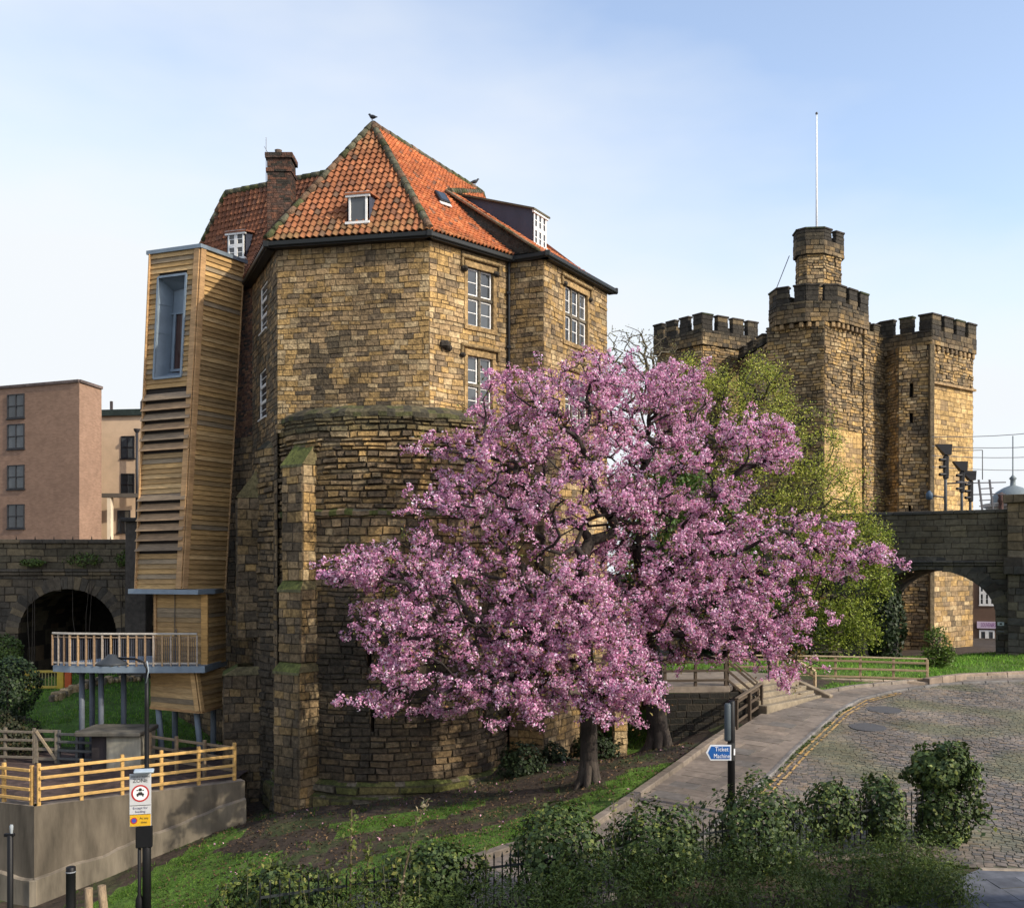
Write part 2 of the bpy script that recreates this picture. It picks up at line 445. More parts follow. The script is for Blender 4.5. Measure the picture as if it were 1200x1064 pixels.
usegs = [('L', A2, A), ('L', A, B), ('L', B, C), ('L', C, W), ('L', W, RR)]
WINS = [  # segment, px box, cols, rows
    (2, 547, 578, 317, 384, 2, 2), (2, 547, 577, 419, 486, 2, 2), (4, 661, 688, 341, 404, 3, 2), (4, 661, 689, 446, 500, 3, 2),
    (0, 305.5, 313.5, 334, 388, 1, 3), (0, 304.5, 312.5, 434, 490, 1, 3)]
holes = [hole_px(s, usegs[s], a, b, c, d) for (s, a, b, c, d, _, _) in WINS]
mb = MB()
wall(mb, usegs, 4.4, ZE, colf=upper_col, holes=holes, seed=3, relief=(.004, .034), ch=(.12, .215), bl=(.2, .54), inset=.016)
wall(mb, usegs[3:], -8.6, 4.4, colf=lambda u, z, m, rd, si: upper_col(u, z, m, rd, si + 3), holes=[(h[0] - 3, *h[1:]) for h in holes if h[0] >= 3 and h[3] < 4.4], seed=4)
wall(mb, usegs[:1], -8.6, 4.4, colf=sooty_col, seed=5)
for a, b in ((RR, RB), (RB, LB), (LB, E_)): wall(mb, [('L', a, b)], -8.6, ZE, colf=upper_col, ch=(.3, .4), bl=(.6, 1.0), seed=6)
mb.build('wall', M_STONE, gate)
mb = MB()
def brick_col(u, z, m, rd, si): return pal(rd, [(3, (.16, .075, .045)), (2, (.10, .06, .045)), (2, (.22, .11, .06)), (1, SOOT)])
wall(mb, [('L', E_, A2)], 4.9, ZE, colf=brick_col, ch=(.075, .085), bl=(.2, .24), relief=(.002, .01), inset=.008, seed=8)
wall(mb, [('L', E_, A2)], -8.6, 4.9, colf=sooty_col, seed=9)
mb.build('brick_flank_wall', M_STONE, gate)
# sprouting stone stubs and carved lumps left on the faces
mb = MB()
for s, px, py, r in ((2, 520, 404, .2), (2, 543, 315, .15), (2, 580, 322, .14), (4, 660, 333, .14), (4, 690, 352, .13), (2, 541, 416, .13), (2, 524, 408, .16)):
    u, d = seg_u(usegs[s], px); z = (HZ - py) * d / F; q = seg_pt(usegs[s], u, .06)
    mb = MB(); mb.obox((q.x, q.y, z), (r * .8, 0, 0), (0, r * .9, 0), (0, 0, r * .6), SOOT, .06); mb.build('stone_stub', M_STONE, gate)

# windows: stone surround and mullions, white casements, glass
def window(parent, seg, u0, u1, z0, z1, cols, rows, back=.15, stone=True, name='window', hood=False, fw=.055, mul=.11, glaze=True):
    def q(u, z, o): p = seg_pt(seg, u, o); return Vector((p.x, p.y, z))
    e = (q(1, 0, 0) - q(0, 0, 0)).normalized(); n = q(0, 0, 1) - q(0, 0, 0); up = Vector((0, 0, 1))
    def bar(m, a0, a1, b0, b1, o0, o1, col=(1, 1, 1), bev=.008):
        m.obox(q((a0 + a1) / 2, (b0 + b1) / 2, (o0 + o1) / 2), e * (a1 - a0) / 2, n * (o1 - o0) / 2, up * (b1 - b0) / 2, col, bev)
    m = MB(); cst = (.33, .22, .10)
    if stone:
        bar(m, u0 - .12, u1 + .12, z1, z1 + .2, -.1, .06, cst); bar(m, u0 - .14, u1 + .14, z0 - .16, z0, -.1, .07, cst)
        bar(m, u0 - .13, u0 + .02, z0, z1, -.12, .045, cst); bar(m, u1 - .02, u1 + .13, z0, z1, -.12, .045, cst)
    W_, H_ = (u1 - u0 - .0), (z1 - z0)
    us = [u0 + .02 + (W_ - .04) * i / cols for i in range(cols + 1)]; zs = [z0 + H_ * i / rows for i in range(rows + 1)]
    mc = (.13, .11, .08) if stone else (.75, .75, .72)
    if stone:
        for x in us[1:-1]: bar(m, x - mul / 2, x + mul / 2, z0, z1, -.13, -.02, mc)
        for x in zs[1:-1]: bar(m, u0 + .02, u1 - .02, x - mul / 2, x + mul / 2, -.12, -.015, mc)
    if hood:
        bar(m, u0 - .3, u1 + .3, z1 + .26, z1 + .38, -.02, .14, (.26, .18, .085), .03)
        bar(m, u0 - .3, u0 - .2, z1 - .05, z1 + .26, -.02, .12, (.26, .18, .085), .03); bar(m, u1 + .2, u1 + .3, z1 - .05, z1 + .26, -.02, .12, (.26, .18, .085), .03)
    if not stone: bar(m, u0 - .02, u1 + .02, z0 - .06, z0, -.05, .08, mc)
    o = m.build(name, M_STONE if stone else M_WHITE, parent)
    c = MB(); g = MB(); k = mul / 2 if stone else 0
    for i in range(cols):
        for j in range(rows):
            x0 = us[i] + (k if i else .01); x1 = us[i + 1] - (k if i < cols - 1 else .01); y0 = zs[j] + (k if j else .0); y1 = zs[j + 1] - (k if j < rows - 1 else .0)
            for (p0, p1, r0, r1) in ((x0, x1, y0, y0 + fw), (x0, x1, y1 - fw, y1), (x0, x0 + fw, y0 + fw, y1 - fw), (x1 - fw, x1, y0 + fw, y1 - fw)):
                bar(c, p0, p1, r0, r1, -back + .02, -back + .07, bev=.004)
            if glaze and (not stone or (y1 - y0) > .7):
                ym = (y0 + y1) / 2; bar(c, x0 + fw, x1 - fw, ym - .012, ym + .012, -back + .03, -back + .055, bev=0)
            t = .03 + .05 * random.random()
            g.quad(q(x0, y0, -back + .035), q(x1, y0, -back + .03), q(x1, y1, -back + .045), q(x0, y1, -back + .04), (t, t * 1.1, t * 1.2))
    c.build('casement', M_WHITE, o); g.build('pane', M_GLASS, o)
    return o
for (s, a, b, c_, d, nc, nr), h in zip(WINS, holes):
    window(gate, usegs[s], h[1], h[2], h[3], h[4], nc, nr, hood=s in (2, 4), stone=s != 0, back=.15 if s else .08)

# ---- lower drum
slits = []
def arc_u(px, r=DR):
    best = None
    for i in range(2000):
        a = R(-200 + i * .1); x = DC[0] + r * math.cos(a); y = DC[1] + r * math.sin(a)
        e = abs(600 + F * x / y - px)
        if (best is None or e < best[0]) and math.sin(a) < -.2: best = (e, (a - R(-205)) * r, y)
    return best[1], best[2]
dseg = [('A', DC[0], DC[1], DR, R(-205), R(18))]
dh = []
for px, y0, y1, wd in ((433, 757, 782, .14), (437, 815, 838, .17), (437, 838, 858, .1), (566, 800, 852, .12)):
    u, d = arc_u(px); dh.append((0, u - wd / 2, u + wd / 2, (HZ - y1) * d / F, (HZ - y0) * d / F, .5))
mb = MB()
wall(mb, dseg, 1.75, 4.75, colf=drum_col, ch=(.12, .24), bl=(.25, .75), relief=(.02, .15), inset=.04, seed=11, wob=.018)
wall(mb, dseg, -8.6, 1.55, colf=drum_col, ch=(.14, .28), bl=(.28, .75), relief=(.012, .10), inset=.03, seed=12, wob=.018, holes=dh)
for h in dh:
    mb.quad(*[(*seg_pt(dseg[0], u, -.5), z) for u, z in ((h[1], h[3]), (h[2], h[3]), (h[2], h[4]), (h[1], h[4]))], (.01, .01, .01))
drum = mb.build('drum', M_STONE, gate)
mb = MB()     # string course, sloping mossy ledge round the top
N = 60
def ring(rz, colf):
    for i in range(N):
        a0, a1 = R(-205 + 223 * i / N), R(-205 + 223 * (i + 1) / N)
        for (r0, z0), (r1, z1) in zip(rz[:-1], rz[1:]):
            pt = lambda r, a, z: (DC[0] + r * math.cos(a), DC[1] + r * math.sin(a), z + .02 * math.sin(a * 23))
            mb.quad(pt(r0, a0, z0), pt(r0, a1, z0), pt(r1, a1, z1), pt(r1, a0, z1), colf(i))
ring([(DR - .02, 1.5), (DR + .13, 1.55), (DR + .14, 1.68), (DR - .02, 1.78)], lambda i: pal(random, [(2, MOSS), (2, GREY), (1, BROWN)]))
mb.build('string_course', M_STONE, gate); mb = MB()
ring([(DR - .02, 4.7), (DR + .08, 4.72), (DR + .08, 4.86), (DR - .1, 5.0), (DR - .35, 5.12), (3.0, 5.2)], lambda i: pal(random, [(2, (.075, .075, .03)), (3, (.085, .072, .04)), (2, (.05, .045, .03))]))
mb.build('ledge', M_STONE, gate)
SC2, SR2 = (-6.75, 37.3), 2.5
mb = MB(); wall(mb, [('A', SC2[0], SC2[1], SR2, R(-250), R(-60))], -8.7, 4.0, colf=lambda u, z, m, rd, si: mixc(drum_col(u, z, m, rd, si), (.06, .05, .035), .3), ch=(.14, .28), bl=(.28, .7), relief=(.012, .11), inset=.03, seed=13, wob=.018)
for i in range(30):
    a0, a1 = R(-250 + 190 * i / 30), R(-250 + 190 * (i + 1) / 30); pt = lambda r, a, z: (SC2[0] + r * math.cos(a), SC2[1] + r * math.sin(a), z)
    mb.quad(pt(SR2 + .05, a0, 3.98), pt(SR2 + .05, a1, 3.98), pt(1.6, a1, 4.9), pt(1.6, a0, 4.9), pal(random, [(2, (.075, .07, .035)), (3, (.10, .08, .045)), (2, (.05, .045, .03))]))
mb.build('side_drum', M_STONE, gate)
mb = MB()
def mossy_col(u, z, m, rd, si): return pal(rd, [(3, (.10, .10, .03)), (2, (.16, .13, .05)), (2, GREY), (1, BROWN)])
wall(mb, [('A', DC[0], DC[1], DR + .22, R(-200), R(10))], -8.8, -7.12, colf=mossy_col, ch=(.28, .4), bl=(.6, 1.5), relief=(.02, .09), inset=.05, seed=14)
wall(mb, [('A', DC[0], DC[1], DR + .38, R(-200), R(-58))], -8.8, -7.5, colf=mossy_col, ch=(.35, .45), bl=(.7, 1.5), relief=(.02, .12), inset=.06, seed=15)
N = 50
for r, z, a9 in ((DR + .22, -7.12, 10), (DR + .38, -7.5, -58)):
    for i in range(N):
        a0, a1 = R(-200 + (a9 + 200) * i / N), R(-200 + (a9 + 200) * (i + 1) / N)
        pt = lambda rr, a, zz: (DC[0] + rr * math.cos(a), DC[1] + rr * math.sin(a), zz)
        mb.quad(pt(r, a0, z), pt(r, a1, z), pt(DR - .05, a1, z + .14), pt(DR - .05, a0, z + .14), pal(random, [(3, MOSS), (2, (.13, .12, .04)), (1, GREY)]))
mb.build('plinth', M_STONE, gate)

def buttress(adeg, stages, cap, seed, dark=False, DC=DC, DR=DR):
    a = R(adeg); n = Vector((math.cos(a), math.sin(a))); t = Vector((-math.sin(a), math.cos(a))); c = Vector(DC)
    mb = MB()
    def p(r, x): q = c + n * r + t * x; return (q.x, q.y)
    prev = None
    for (zt, zb, pr, wd) in stages:
        r0, r1 = DR - .35, DR + pr
        sg = [('L', p(r0, -wd / 2), p(r1, -wd / 2)), ('L', p(r1, -wd / 2), p(r1, wd / 2)), ('L', p(r1, wd / 2), p(r0, wd / 2))]
        wall(mb, sg, zb, zt, colf=(sooty_col if dark else quoin_col), ch=(.24, .36), bl=(.3, .62), relief=(.01, .06), inset=.022, seed=seed + int(zt * 10))
        h = cap if prev is None else .28; rt, wt = (DR - .1, wd / 2) if prev is None else (DR + prev[0] - .02, prev[1] / 2)
        mc = pal(random, [(1, MOSS), (1, (.12, .11, .04))])
        e = .05
        b0 = [(*p(r1 + e, -wd / 2 - e), zt), (*p(r1 + e, wd / 2 + e), zt)]; t0 = [(*p(rt, wt if prev is None else wt), zt + h), (*p(rt, -wt), zt + h)]
        mb.quad(b0[0], b0[1], t0[0], t0[1], mc)
        bl_, br_ = (*p(r0, -wd / 2 - e), zt), (*p(r0, wd / 2 + e), zt)
        tl_, tr_ = (*p(r0, -wt), zt + h), (*p(r0, wt), zt + h)
        mb.quad(b0[1], br_, tr_, t0[0], mixc(mc, BROWN, .6)); mb.quad(bl_, b0[0], t0[1], tl_, mixc(mc, BROWN, .6))
        mb.quad(b0[0], b0[1], (*p(r1 + e, wd / 2 + e), zt - .09), (*p(r1 + e, -wd / 2 - e), zt - .09), mixc(mc, GREY, .5))
        prev = (pr, wd)
    return mb.build('buttress', M_STONE, gate)
buttress(-127, [(3.2, -.55, .55, .98), (-.85, -3.2, .66, 1.05), (-3.5, -8.7, .80, 1.18)], .85, 20)
buttress(-165, [(2.3, -2.6, .65, 1.3), (-3.9, -8.8, 1.1, 1.7)], 1.1, 40, True, SC2, SR2)

# ---- roof
APX = Vector((-5.1, 37.5, 15.98)); Q = Vector((-1.3, 43.2, 15.55))
R1 = Vector((-6.98, 39.5, 15.0)); R2 = Vector((-11.7, 42.0, 15.1))
up = Vector((0, 0, 1))
def v3(p, z=ZE): return Vector((p[0], p[1], z))
def tiles(mb, L0, R0, L1, R1_, colf, row=.29, w=.23, seed=1):
    rd = random.Random(seed)
    d = (R0 - L0).normalized(); ns = max(2, int(((L1 + R1_) / 2 - (L0 + R0) / 2).length / row))
    nrm = d.cross((L1 + R1_) / 2 - (L0 + R0) / 2).normalized()
    if nrm.z < 0: nrm = -nrm
    prof = [(0, .0), (.2, .05), (.42, .085), (.62, .05), (.8, .012), (1, .0)]
    for k in range(ns):
        a0, b0 = lerp(L0, L1, k / ns), lerp(R0, R1_, k / ns)
        a1, b1 = lerp(L0, L1, (k + 1.12) / ns), lerp(R0, R1_, (k + 1.12) / ns)
        def at(a, b, s):
            l = (b - a).dot(d); 
            return a + (b - a) * ((s - (a - L0).dot(d)) / l if abs(l) > 1e-6 else 0)
        s0 = min((a0 - L0).dot(d), (a1 - L0).dot(d)); s1 = max((b0 - L0).dot(d), (b1 - L0).dot(d))
        lo0, hi0 = (a0 - L0).dot(d), (b0 - L0).dot(d); lo1, hi1 = (a1 - L0).dot(d), (b1 - L0).dot(d)
        for c in range(int(math.floor(s0 / w)), int(math.ceil(s1 / w))):
            col = colf(rd, k / ns, c * w, s1)
            vs = []
            jit = rd.uniform(-.012, .012); j2 = rd.uniform(-.01, .01)
            for (x, h) in prof:
                s = (c + x) * w
                sa = max(lo0, min(hi0, s)); sb = max(lo1, min(hi1, s))
                pa = at(a0, b0, sa) if hi0 - lo0 > 1e-4 else a0; pb = at(a1, b1, sb) if hi1 - lo1 > 1e-4 else a1
                vs.append(pa + nrm * (h + .05 + jit) + (a0 - a1) * (.03 + j2)); vs.append(pb + nrm * (h + .0))
            n_ = len(prof)
            mb.add(vs, [(2 * i, 2 * i + 2, 2 * i + 3, 2 * i + 1) for i in range(n_ - 1)], col, True)
            # tile lip
            lip = [v - nrm * .035 for v in vs[0::2]]
            mb.add(vs[0::2] + lip, [(i, i + 1, n_ + i + 1, n_ + i) for i in range(n_ - 1)], tuple(x * .7 for x in col))
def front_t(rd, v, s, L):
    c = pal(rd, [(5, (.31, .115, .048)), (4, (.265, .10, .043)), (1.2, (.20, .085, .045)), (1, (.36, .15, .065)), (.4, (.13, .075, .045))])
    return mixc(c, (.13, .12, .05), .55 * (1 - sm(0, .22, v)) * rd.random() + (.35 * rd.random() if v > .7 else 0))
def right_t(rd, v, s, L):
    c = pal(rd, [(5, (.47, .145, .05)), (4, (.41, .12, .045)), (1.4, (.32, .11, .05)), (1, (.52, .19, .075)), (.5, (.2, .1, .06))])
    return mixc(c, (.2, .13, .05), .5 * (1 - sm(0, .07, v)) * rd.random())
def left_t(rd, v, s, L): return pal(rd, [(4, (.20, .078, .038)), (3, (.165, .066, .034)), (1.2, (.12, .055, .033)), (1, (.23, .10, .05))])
ov = .22
mb = MB()
fA = v3(A) + Vector((-.3, -.3, 0)); fB = v3(B) + Vector((.05, -.35, 0)); fA2 = v3(A2) + Vector((-.35, 0, 0)); fE = v3(E_) + Vector((-.2, -.2, 0))
fC = v3(C) + Vector((.12, -.18, 0)); fW = v3(W) + Vector((.12, -.32, 0)); fR = v3(RR) + Vector((.35, .1, 0))
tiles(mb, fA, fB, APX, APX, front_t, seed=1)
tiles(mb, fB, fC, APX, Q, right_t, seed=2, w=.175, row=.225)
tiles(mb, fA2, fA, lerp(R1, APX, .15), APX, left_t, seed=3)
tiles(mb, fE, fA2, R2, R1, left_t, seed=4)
win = Vector((-.864, .503, 0))
WT = v3(W) + win * 3.95 + up * 2.8; RT = v3(RR) + win * 4.4 + up * 3.1
vW = fW - up * .2; fR = fR - up * .2
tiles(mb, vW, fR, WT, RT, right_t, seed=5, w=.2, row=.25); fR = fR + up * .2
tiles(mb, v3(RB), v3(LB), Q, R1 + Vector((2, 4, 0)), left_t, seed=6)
for a, b, c_ in ((v3(RR), v3(RB), Q), (RT, v3(RR), Q), (v3(LB), v3(E_), R2)): mb.tri(a, b, c_, (.2, .08, .04))
mb.quad(v3(LB), R2, R1, R1 + Vector((2, 4, 0)), (.2, .08, .04)); mb.tri(R1, APX, R1 + Vector((2, 4, 0)), (.2, .08, .04)); mb.quad(APX, Q, v3(RB), R1 + Vector((2, 4, 0)), (.2, .08, .04))
roof = mb.build('roof', M_TILE, gate)
mb = MB()
def ridge(a, b, r=.13, seed=0):
    rd = random.Random(seed); a, b = Vector(a), Vector(b); L = (b - a).length; n = max(1, int(L / .42))
    for i in range(n):
        p, q = lerp(a, b, i / n), lerp(a, b, (i + 1.06) / n)
        mb.tube([p, q], [r * rd.uniform(1, 1.15), r * .92], 8, pal(rd, [(3, (.10, .095, .06)), (2, (.07, .075, .03)), (1, (.16, .10, .06))]), True)
for i, (a, b) in enumerate(((fA, APX), (fB, APX), (APX, Q), (R1, APX), (R2, R1), (fE, R2), (Q, v3(RB)), (WT, Q))): ridge(a + up * .08, b + up * .08, seed=i)
mb.build('ridge_tiles', M_STONE, roof)
# gable strip and slab verge between the main slope and the wing
mb = MB()
v0 = v3(W) + Vector((-.1, -.1, .05)); dn = Vector((-.503, -.864, 0))
for i in range(12):
    p, q = lerp(v0, WT + up * .05, i / 12), lerp(v0, WT + up * .05, (i + 1.03) / 12)
    mb.beam(p + dn * .1, q + dn * .1, .34, .09, pal(random, [(2, (.17, .13, .085)), (1, (.1, .095, .05)), (1, (.22, .12, .07))]), bev=.02)
g0 = v3(C) + Vector((-.05, .1, -.05))
mb.quad(v3(W) + up * -.1, v3(C) + up * -.1, lerp(v3(C), APX, .0) + win * .3, WT - up * .1, (.06, .055, .045))
mb.quad(v0 - up * .02, WT, WT + Vector((-.2, -.3, -.7)), v3(C) + up * .1, (.055, .05, .04))
mb.build('verge', M_STONE, roof)
# eaves gutter
mb = MB()
eave = [fE, fA2, fA, fB, fC, fW, fR]
for a, b in zip(eave[:-1], eave[1:]):
    mb.beam(a + up * -.10, b + up * -.10, .16, .17, (.016, .018, .018), bev=.03)
    n2 = (b - a).normalized().cross(up); mb.beam(a - n2 * .14 + up * -.17, b - n2 * .14 + up * -.17, .28, .1, (.02, .018, .016))
for p in eave: mb.obox(p + up * -.1, (.1, 0, 0), (0, .1, 0), (0, 0, .11), (.016, .018, .018), .03)
mb.build('gutter', M_METAL, gate)
mb = MB()
pC = Vector((C[0] - .02, C[1] - .16, 0))
mb.tube([pC + up * (ZE - .15), pC + up * 10.2, pC + up * -4.2], .055, 10, (.012, .012, .013))
for z in (9.5, 7.6, 5.7, 3.8): mb.obox(pC + up * z, (.075, 0, 0), (0, .075, 0), (0, 0, .05), (.012, .012, .013), .01)
mb.build('downpipe', M_METAL, gate)
# chimney
mb = MB()
cc = P(330, 280, 38.0); cx, cy = cc.x, cc.y
def cbox(hw, z0, z1, sd):
    pts = [(cx - hw, cy - hw), (cx + hw, cy - hw), (cx + hw, cy + hw), (cx - hw, cy + hw)]
    sg = [('L', pts[i], pts[(i + 1) % 4]) for i in range(4)]
    wall(mb, sg, z0, z1, colf=lambda u, z, m, rd, si: pal(rd, [(4, (.12, .062, .042)), (3, (.085, .055, .042)), (1.5, (.19, .085, .05)), (2.5 if z > 13.5 else 1, SOOT)]),
         ch=(.078, .086), bl=(.2, .24), relief=(.003, .012), inset=.008, seed=sd)
    mb.prism(pts, z0 + .001, z0 + .004, SOOT); mb.prism(pts, z1 - .004, z1, SOOT)
cbox(.43, 9.8, 14.35, 1); cbox(.47, 14.35, 14.5, 2); cbox(.43, 14.5, 14.85, 3); cbox(.50, 14.85, 15.05, 4)
chim = mb.build('chimney', M_STONE, roof)
mb = MB(); mb.lathe((cx - .12, cy, 15.05), [(.15, 0), (.16, .1), (.12, .2), (.14, .26), (.11, .26)], 12, (.12, .09, .07)); mb.build('chimney_pot', M_STONE, chim); mb = MB(); mb.lathe((cx + .2, cy, 15.05), [(.11, 0), (.1, .14), (.09, .14)], 10, (.10, .05, .035))
mb.build('chimney_pot', M_STONE, chim)
mb = MB(); mb.tube([(cx - .55, cy - .1, 13.9), (cx - .55, cy - .1, 15.75)], .012, 5, (.2, .2, .2)); mb.beam((cx - .55, cy - .4, 15.3), (cx - .55, cy + .2, 15.3), .012, .012, (.2, .2, .2)); mb.build('aerial', M_METAL, chim)

# small dormers
def dormer(px0, px1, py0, py1, Y, e, back, slope_up, cols, rows, roofcol):
    c0 = P(px0, py1, Y); c1 = P(px1, py1, Y); wd = (c1 - c0).length; h = (py1 - py0) * Y / F
    e = Vector((*e, 0)).normalized(); n = Vector((e.y, -e.x, 0))
    b = -n
    mb = MB(); o = c0
    dx = [o, o + e * wd, o + e * wd + up * h, o + up * h]
    bk = [p + b * back for p in dx]
    mb.quad(dx[0], dx[3], bk[3] + up * slope_up, bk[0], (.10, .095, .11)); mb.quad(dx[1], dx[2], bk[2] + up * slope_up, bk[1], (.10, .095, .11))
    d = mb.build('dormer', M_LEAD, roof)
    mb = MB(); p0 = dx[3] - e * .1 + n * .12 + up * .01; p1 = dx[2] + e * .1 + n * .12 + up * .01; q0 = bk[3] - e * .1 + up * (slope_up + .02); q1 = bk[2] + e * .1 + up * (slope_up + .02)
    mb.add([p0, p1, q1, q0, p0 - up * .07, p1 - up * .07, q1 - up * .07, q0 - up * .07], [(0, 1, 2, 3), (4, 5, 6, 7), (0, 1, 5, 4), (1, 2, 6, 5), (3, 0, 4, 7)], roofcol)
    mb.build('dormer_roof', M_TILE, d)
    seg = ('L', (o.x, o.y), (o.x + e.x * wd, o.y + e.y * wd))
    mb = MB(); mb.obox(o + e * wd / 2 + up * (h - .05) + n * .05, e * (wd / 2 + .04), n * .04, up * .08); mb.build('dormer_trim', M_WHITE, d); mb = MB(); mb.obox(o + e * wd / 2 + up * .03 + n * .06, e * (wd / 2 + .04), n * .06, up * .04); mb.build('dormer_trim', M_WHITE, d)
    window(d, seg, .03, wd - .03, o.z + .03, o.z + h - .04, cols, rows, back=.03, stone=False, fw=.07, glaze=cols > 1)
ab = (B[0] - A[0], B[1] - A[1]); wr = (RR[0] - W[0], RR[1] - W[1])
dormer(407, 434, 228, 264, 34.15, ab, 1.2, .14, 1, 1, (.30, .11, .05))
dormer(266, 291, 273, 306, 40.3, (1, -.32), 1.2, .25, 2, 2, (.18, .07, .04))
dormer(624, 658, 245, 287, 37.19, wr, 3.9, 1.35, 3, 2, (.09, .08, .05))
# roof lights
mb = MB(); gl = MB()
e = (fC - fB).normalized(); sl = (lerp(APX, Q, .2) - lerp(fB, fC, .3)).normalized(); nn = e.cross(sl).normalized()
if nn.z < 0: nn = -nn
for k, s in ((P(498, 231, 35.9), 1), ):
    u = (k - fB).dot(e); v_ = (k.z - ZE) / sl.z
    o = fB + e * u + sl * v_ + nn * .12
    mb.obox(o, e * .25, sl * .36, nn * .05, (.02, .02, .022), .02); gl.obox(o + nn * .052, e * .17, sl * .28, nn * .006, (.02, .025, .03))
    mb.obox(o - sl * .44 + nn * -.03, e * .27, sl * .09, nn * .02, (.6, .58, .55), .01)
sk = mb.build('roof_light', M_METAL, roof); gl.build('pane', M_GLASS, sk)

# pigeons on the ridges
def bird(p, ang, label):
    o = thing('pigeon', p, label, 'bird')
    mb = MB(); d = Vector((math.cos(ang), math.sin(ang), 0))
    pts = [(-.22, .10, .012), (-.14, .12, .035), (-.05, .14, .07), (.05, .17, .075), (.11, .22, .045), (.14, .27, .04), (.17, .285, .03), (.21, .275, .006)]
    mb.tube([Vector(p) + d * x + up * z for x, z, r in pts], [r for *_, r in pts], 10, (.05, .055, .065))
    mb.tube([Vector(p) + d * .02 + up * .13 + d.cross(up) * .02, Vector(p) + d * .03 + d.cross(up) * .025], [.014, .006], 6, (.2, .08, .05))
    mb.tube([Vector(p) + d * .02 + up * .13 - d.cross(up) * .02, Vector(p) + d * .03 - d.cross(up) * .025], [.014, .006], 6, (.2, .08, .05))
    mb.build('body', M_STONE, o)
bird(APX + up * .2, 2.6, 'dark pigeon perched on the pointed peak of the red tiled roof')
bird(lerp(APX, Q, .93) + up * .2, .3, 'dark pigeon perched at the low right end of the roof ridge')
# ------------------------------------------------------------------ timber stair tower
tt = thing('timber_tower', (-12.0, 38.5, -7.2), 'narrow timber clad stair tower leaning beside the stone gatehouse', 'tower')
TL, TM, TR = P(176, 299, 38.0), P(235, 291, 37.0), P(286, 309, 39.2)
BL, BM, BR = P(159, 690, 38.2), P(213, 690, 37.0), P(264, 690, 39.0)
TBk = TL + (TR - TM); BBk = BL + (BR - BM)
def wood_c(rd):
    return pal(rd, [(4, (.43, .27, .11)), (3, (.36, .225, .095)), (2, (.48, .32, .15)), (2, (.30, .20, .095)), (1, (.25, .19, .12))])
def planks(mb, tl, tr, bl, br, bh, rd, louvre=None, hole=None, proj=.035):
    n = (tr - tl).cross(tl - bl).normalized()
    cen = (tl + br) / 2
    k = max(2, int((tl - bl).length / bh))
    for i in range(k):
        v0, v1 = i / k, (i + 1) / k
        a0, b0, a1, b1 = lerp(tl, bl, v0), lerp(tr, br, v0), lerp(tl, bl, v1), lerp(tr, br, v1)
        spans = [(0, 1)]
        if hole and not (v1 <= hole[2] or v0 >= hole[3]): spans = [(0, hole[0]), (hole[1], 1)]
        lv = louvre and louvre((v0 + v1) / 2, i)
        if lv == 2: continue
        for (s, t) in spans:
            c = wood_c(rd); j = rd.uniform(-.006, .006); pr = proj + j; th = 1.0
            if lv == 1: pr = .16; c = pal(rd, [(2, (.30, .2, .115)), (2, (.22, .165, .11))])
            if lv == 1: v2 = v0 + 1.42 / k; a1, b1 = lerp(tl, bl, v2), lerp(tr, br, v2)
            q0, q1 = lerp(a0, b0, s), lerp(a0, b0, t); q2, q3 = lerp(a1, b1, t), lerp(a1, b1, s)
            f = [q0 + n * .004, q1 + n * .004, q2 + n * pr, q3 + n * pr]; d = (q3 - q0).normalized() * .0
            g = [q3 + n * .0, q2 + n * .0]
            mb.quad(*f, c); mb.quad(f[3], f[2], g[1], g[0], tuple(x * .8 for x in c))
            mb.tri(f[1], f[2], g[1], c); mb.tri(f[0], f[3], g[0], c)
rd = random.Random(5)
HOLE = (.21, .77, .072, .373)
def louv(v, i):
    if .405 < v < .60 or .715 < v < .90: return (1, 2)[i % 2]
    return None
mb = MB()
planks(mb, TL, TM, BL, BM, .185, rd, louv, HOLE, .05)
planks(mb, TM, TR, BM, BR, .18, rd, proj=.055)
planks(mb, TR, TBk, BR, BBk, .2, rd); planks(mb, TBk, TL, BBk, BL, .2, rd)
mb.build('cladding', M_WOOD, tt)
mb = MB()      # dark lining behind the louvres
def ins(p, c, k=.06): return p + (Vector((c.x, c.y, p.z)) - p).normalized() * k
cT = (TL + TR) / 2; cB = (BL + BR) / 2
I = [ins(TL, cT), ins(TM, cT), ins(TR, cT), ins(TBk, cT), ins(BL, cB), ins(BM, cB), ins(BR, cB), ins(BBk, cB)]
fn = (TM - TL).cross(TL - BL).normalized()
def onf(s, v, o): return lerp(lerp(TL, TM, s), lerp(BL, BM, s), v) + fn * o
hv = (HOLE[0], HOLE[1], HOLE[2], HOLE[3])
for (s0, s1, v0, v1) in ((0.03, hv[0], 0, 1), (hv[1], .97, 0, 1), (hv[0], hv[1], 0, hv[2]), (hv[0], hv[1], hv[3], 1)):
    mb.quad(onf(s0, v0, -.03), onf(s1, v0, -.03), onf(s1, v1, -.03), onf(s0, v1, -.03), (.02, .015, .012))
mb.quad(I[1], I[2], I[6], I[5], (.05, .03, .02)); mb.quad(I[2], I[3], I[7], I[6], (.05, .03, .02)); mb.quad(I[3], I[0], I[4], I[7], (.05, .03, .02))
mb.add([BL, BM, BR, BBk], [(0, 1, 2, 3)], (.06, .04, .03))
mb.build('lining', M_WOOD, tt)
mb = MB()
sn = (TR - TM).cross(TM - BM).normalized()
ex = (TM - TL).normalized(); ey = (TR - TM).normalized()
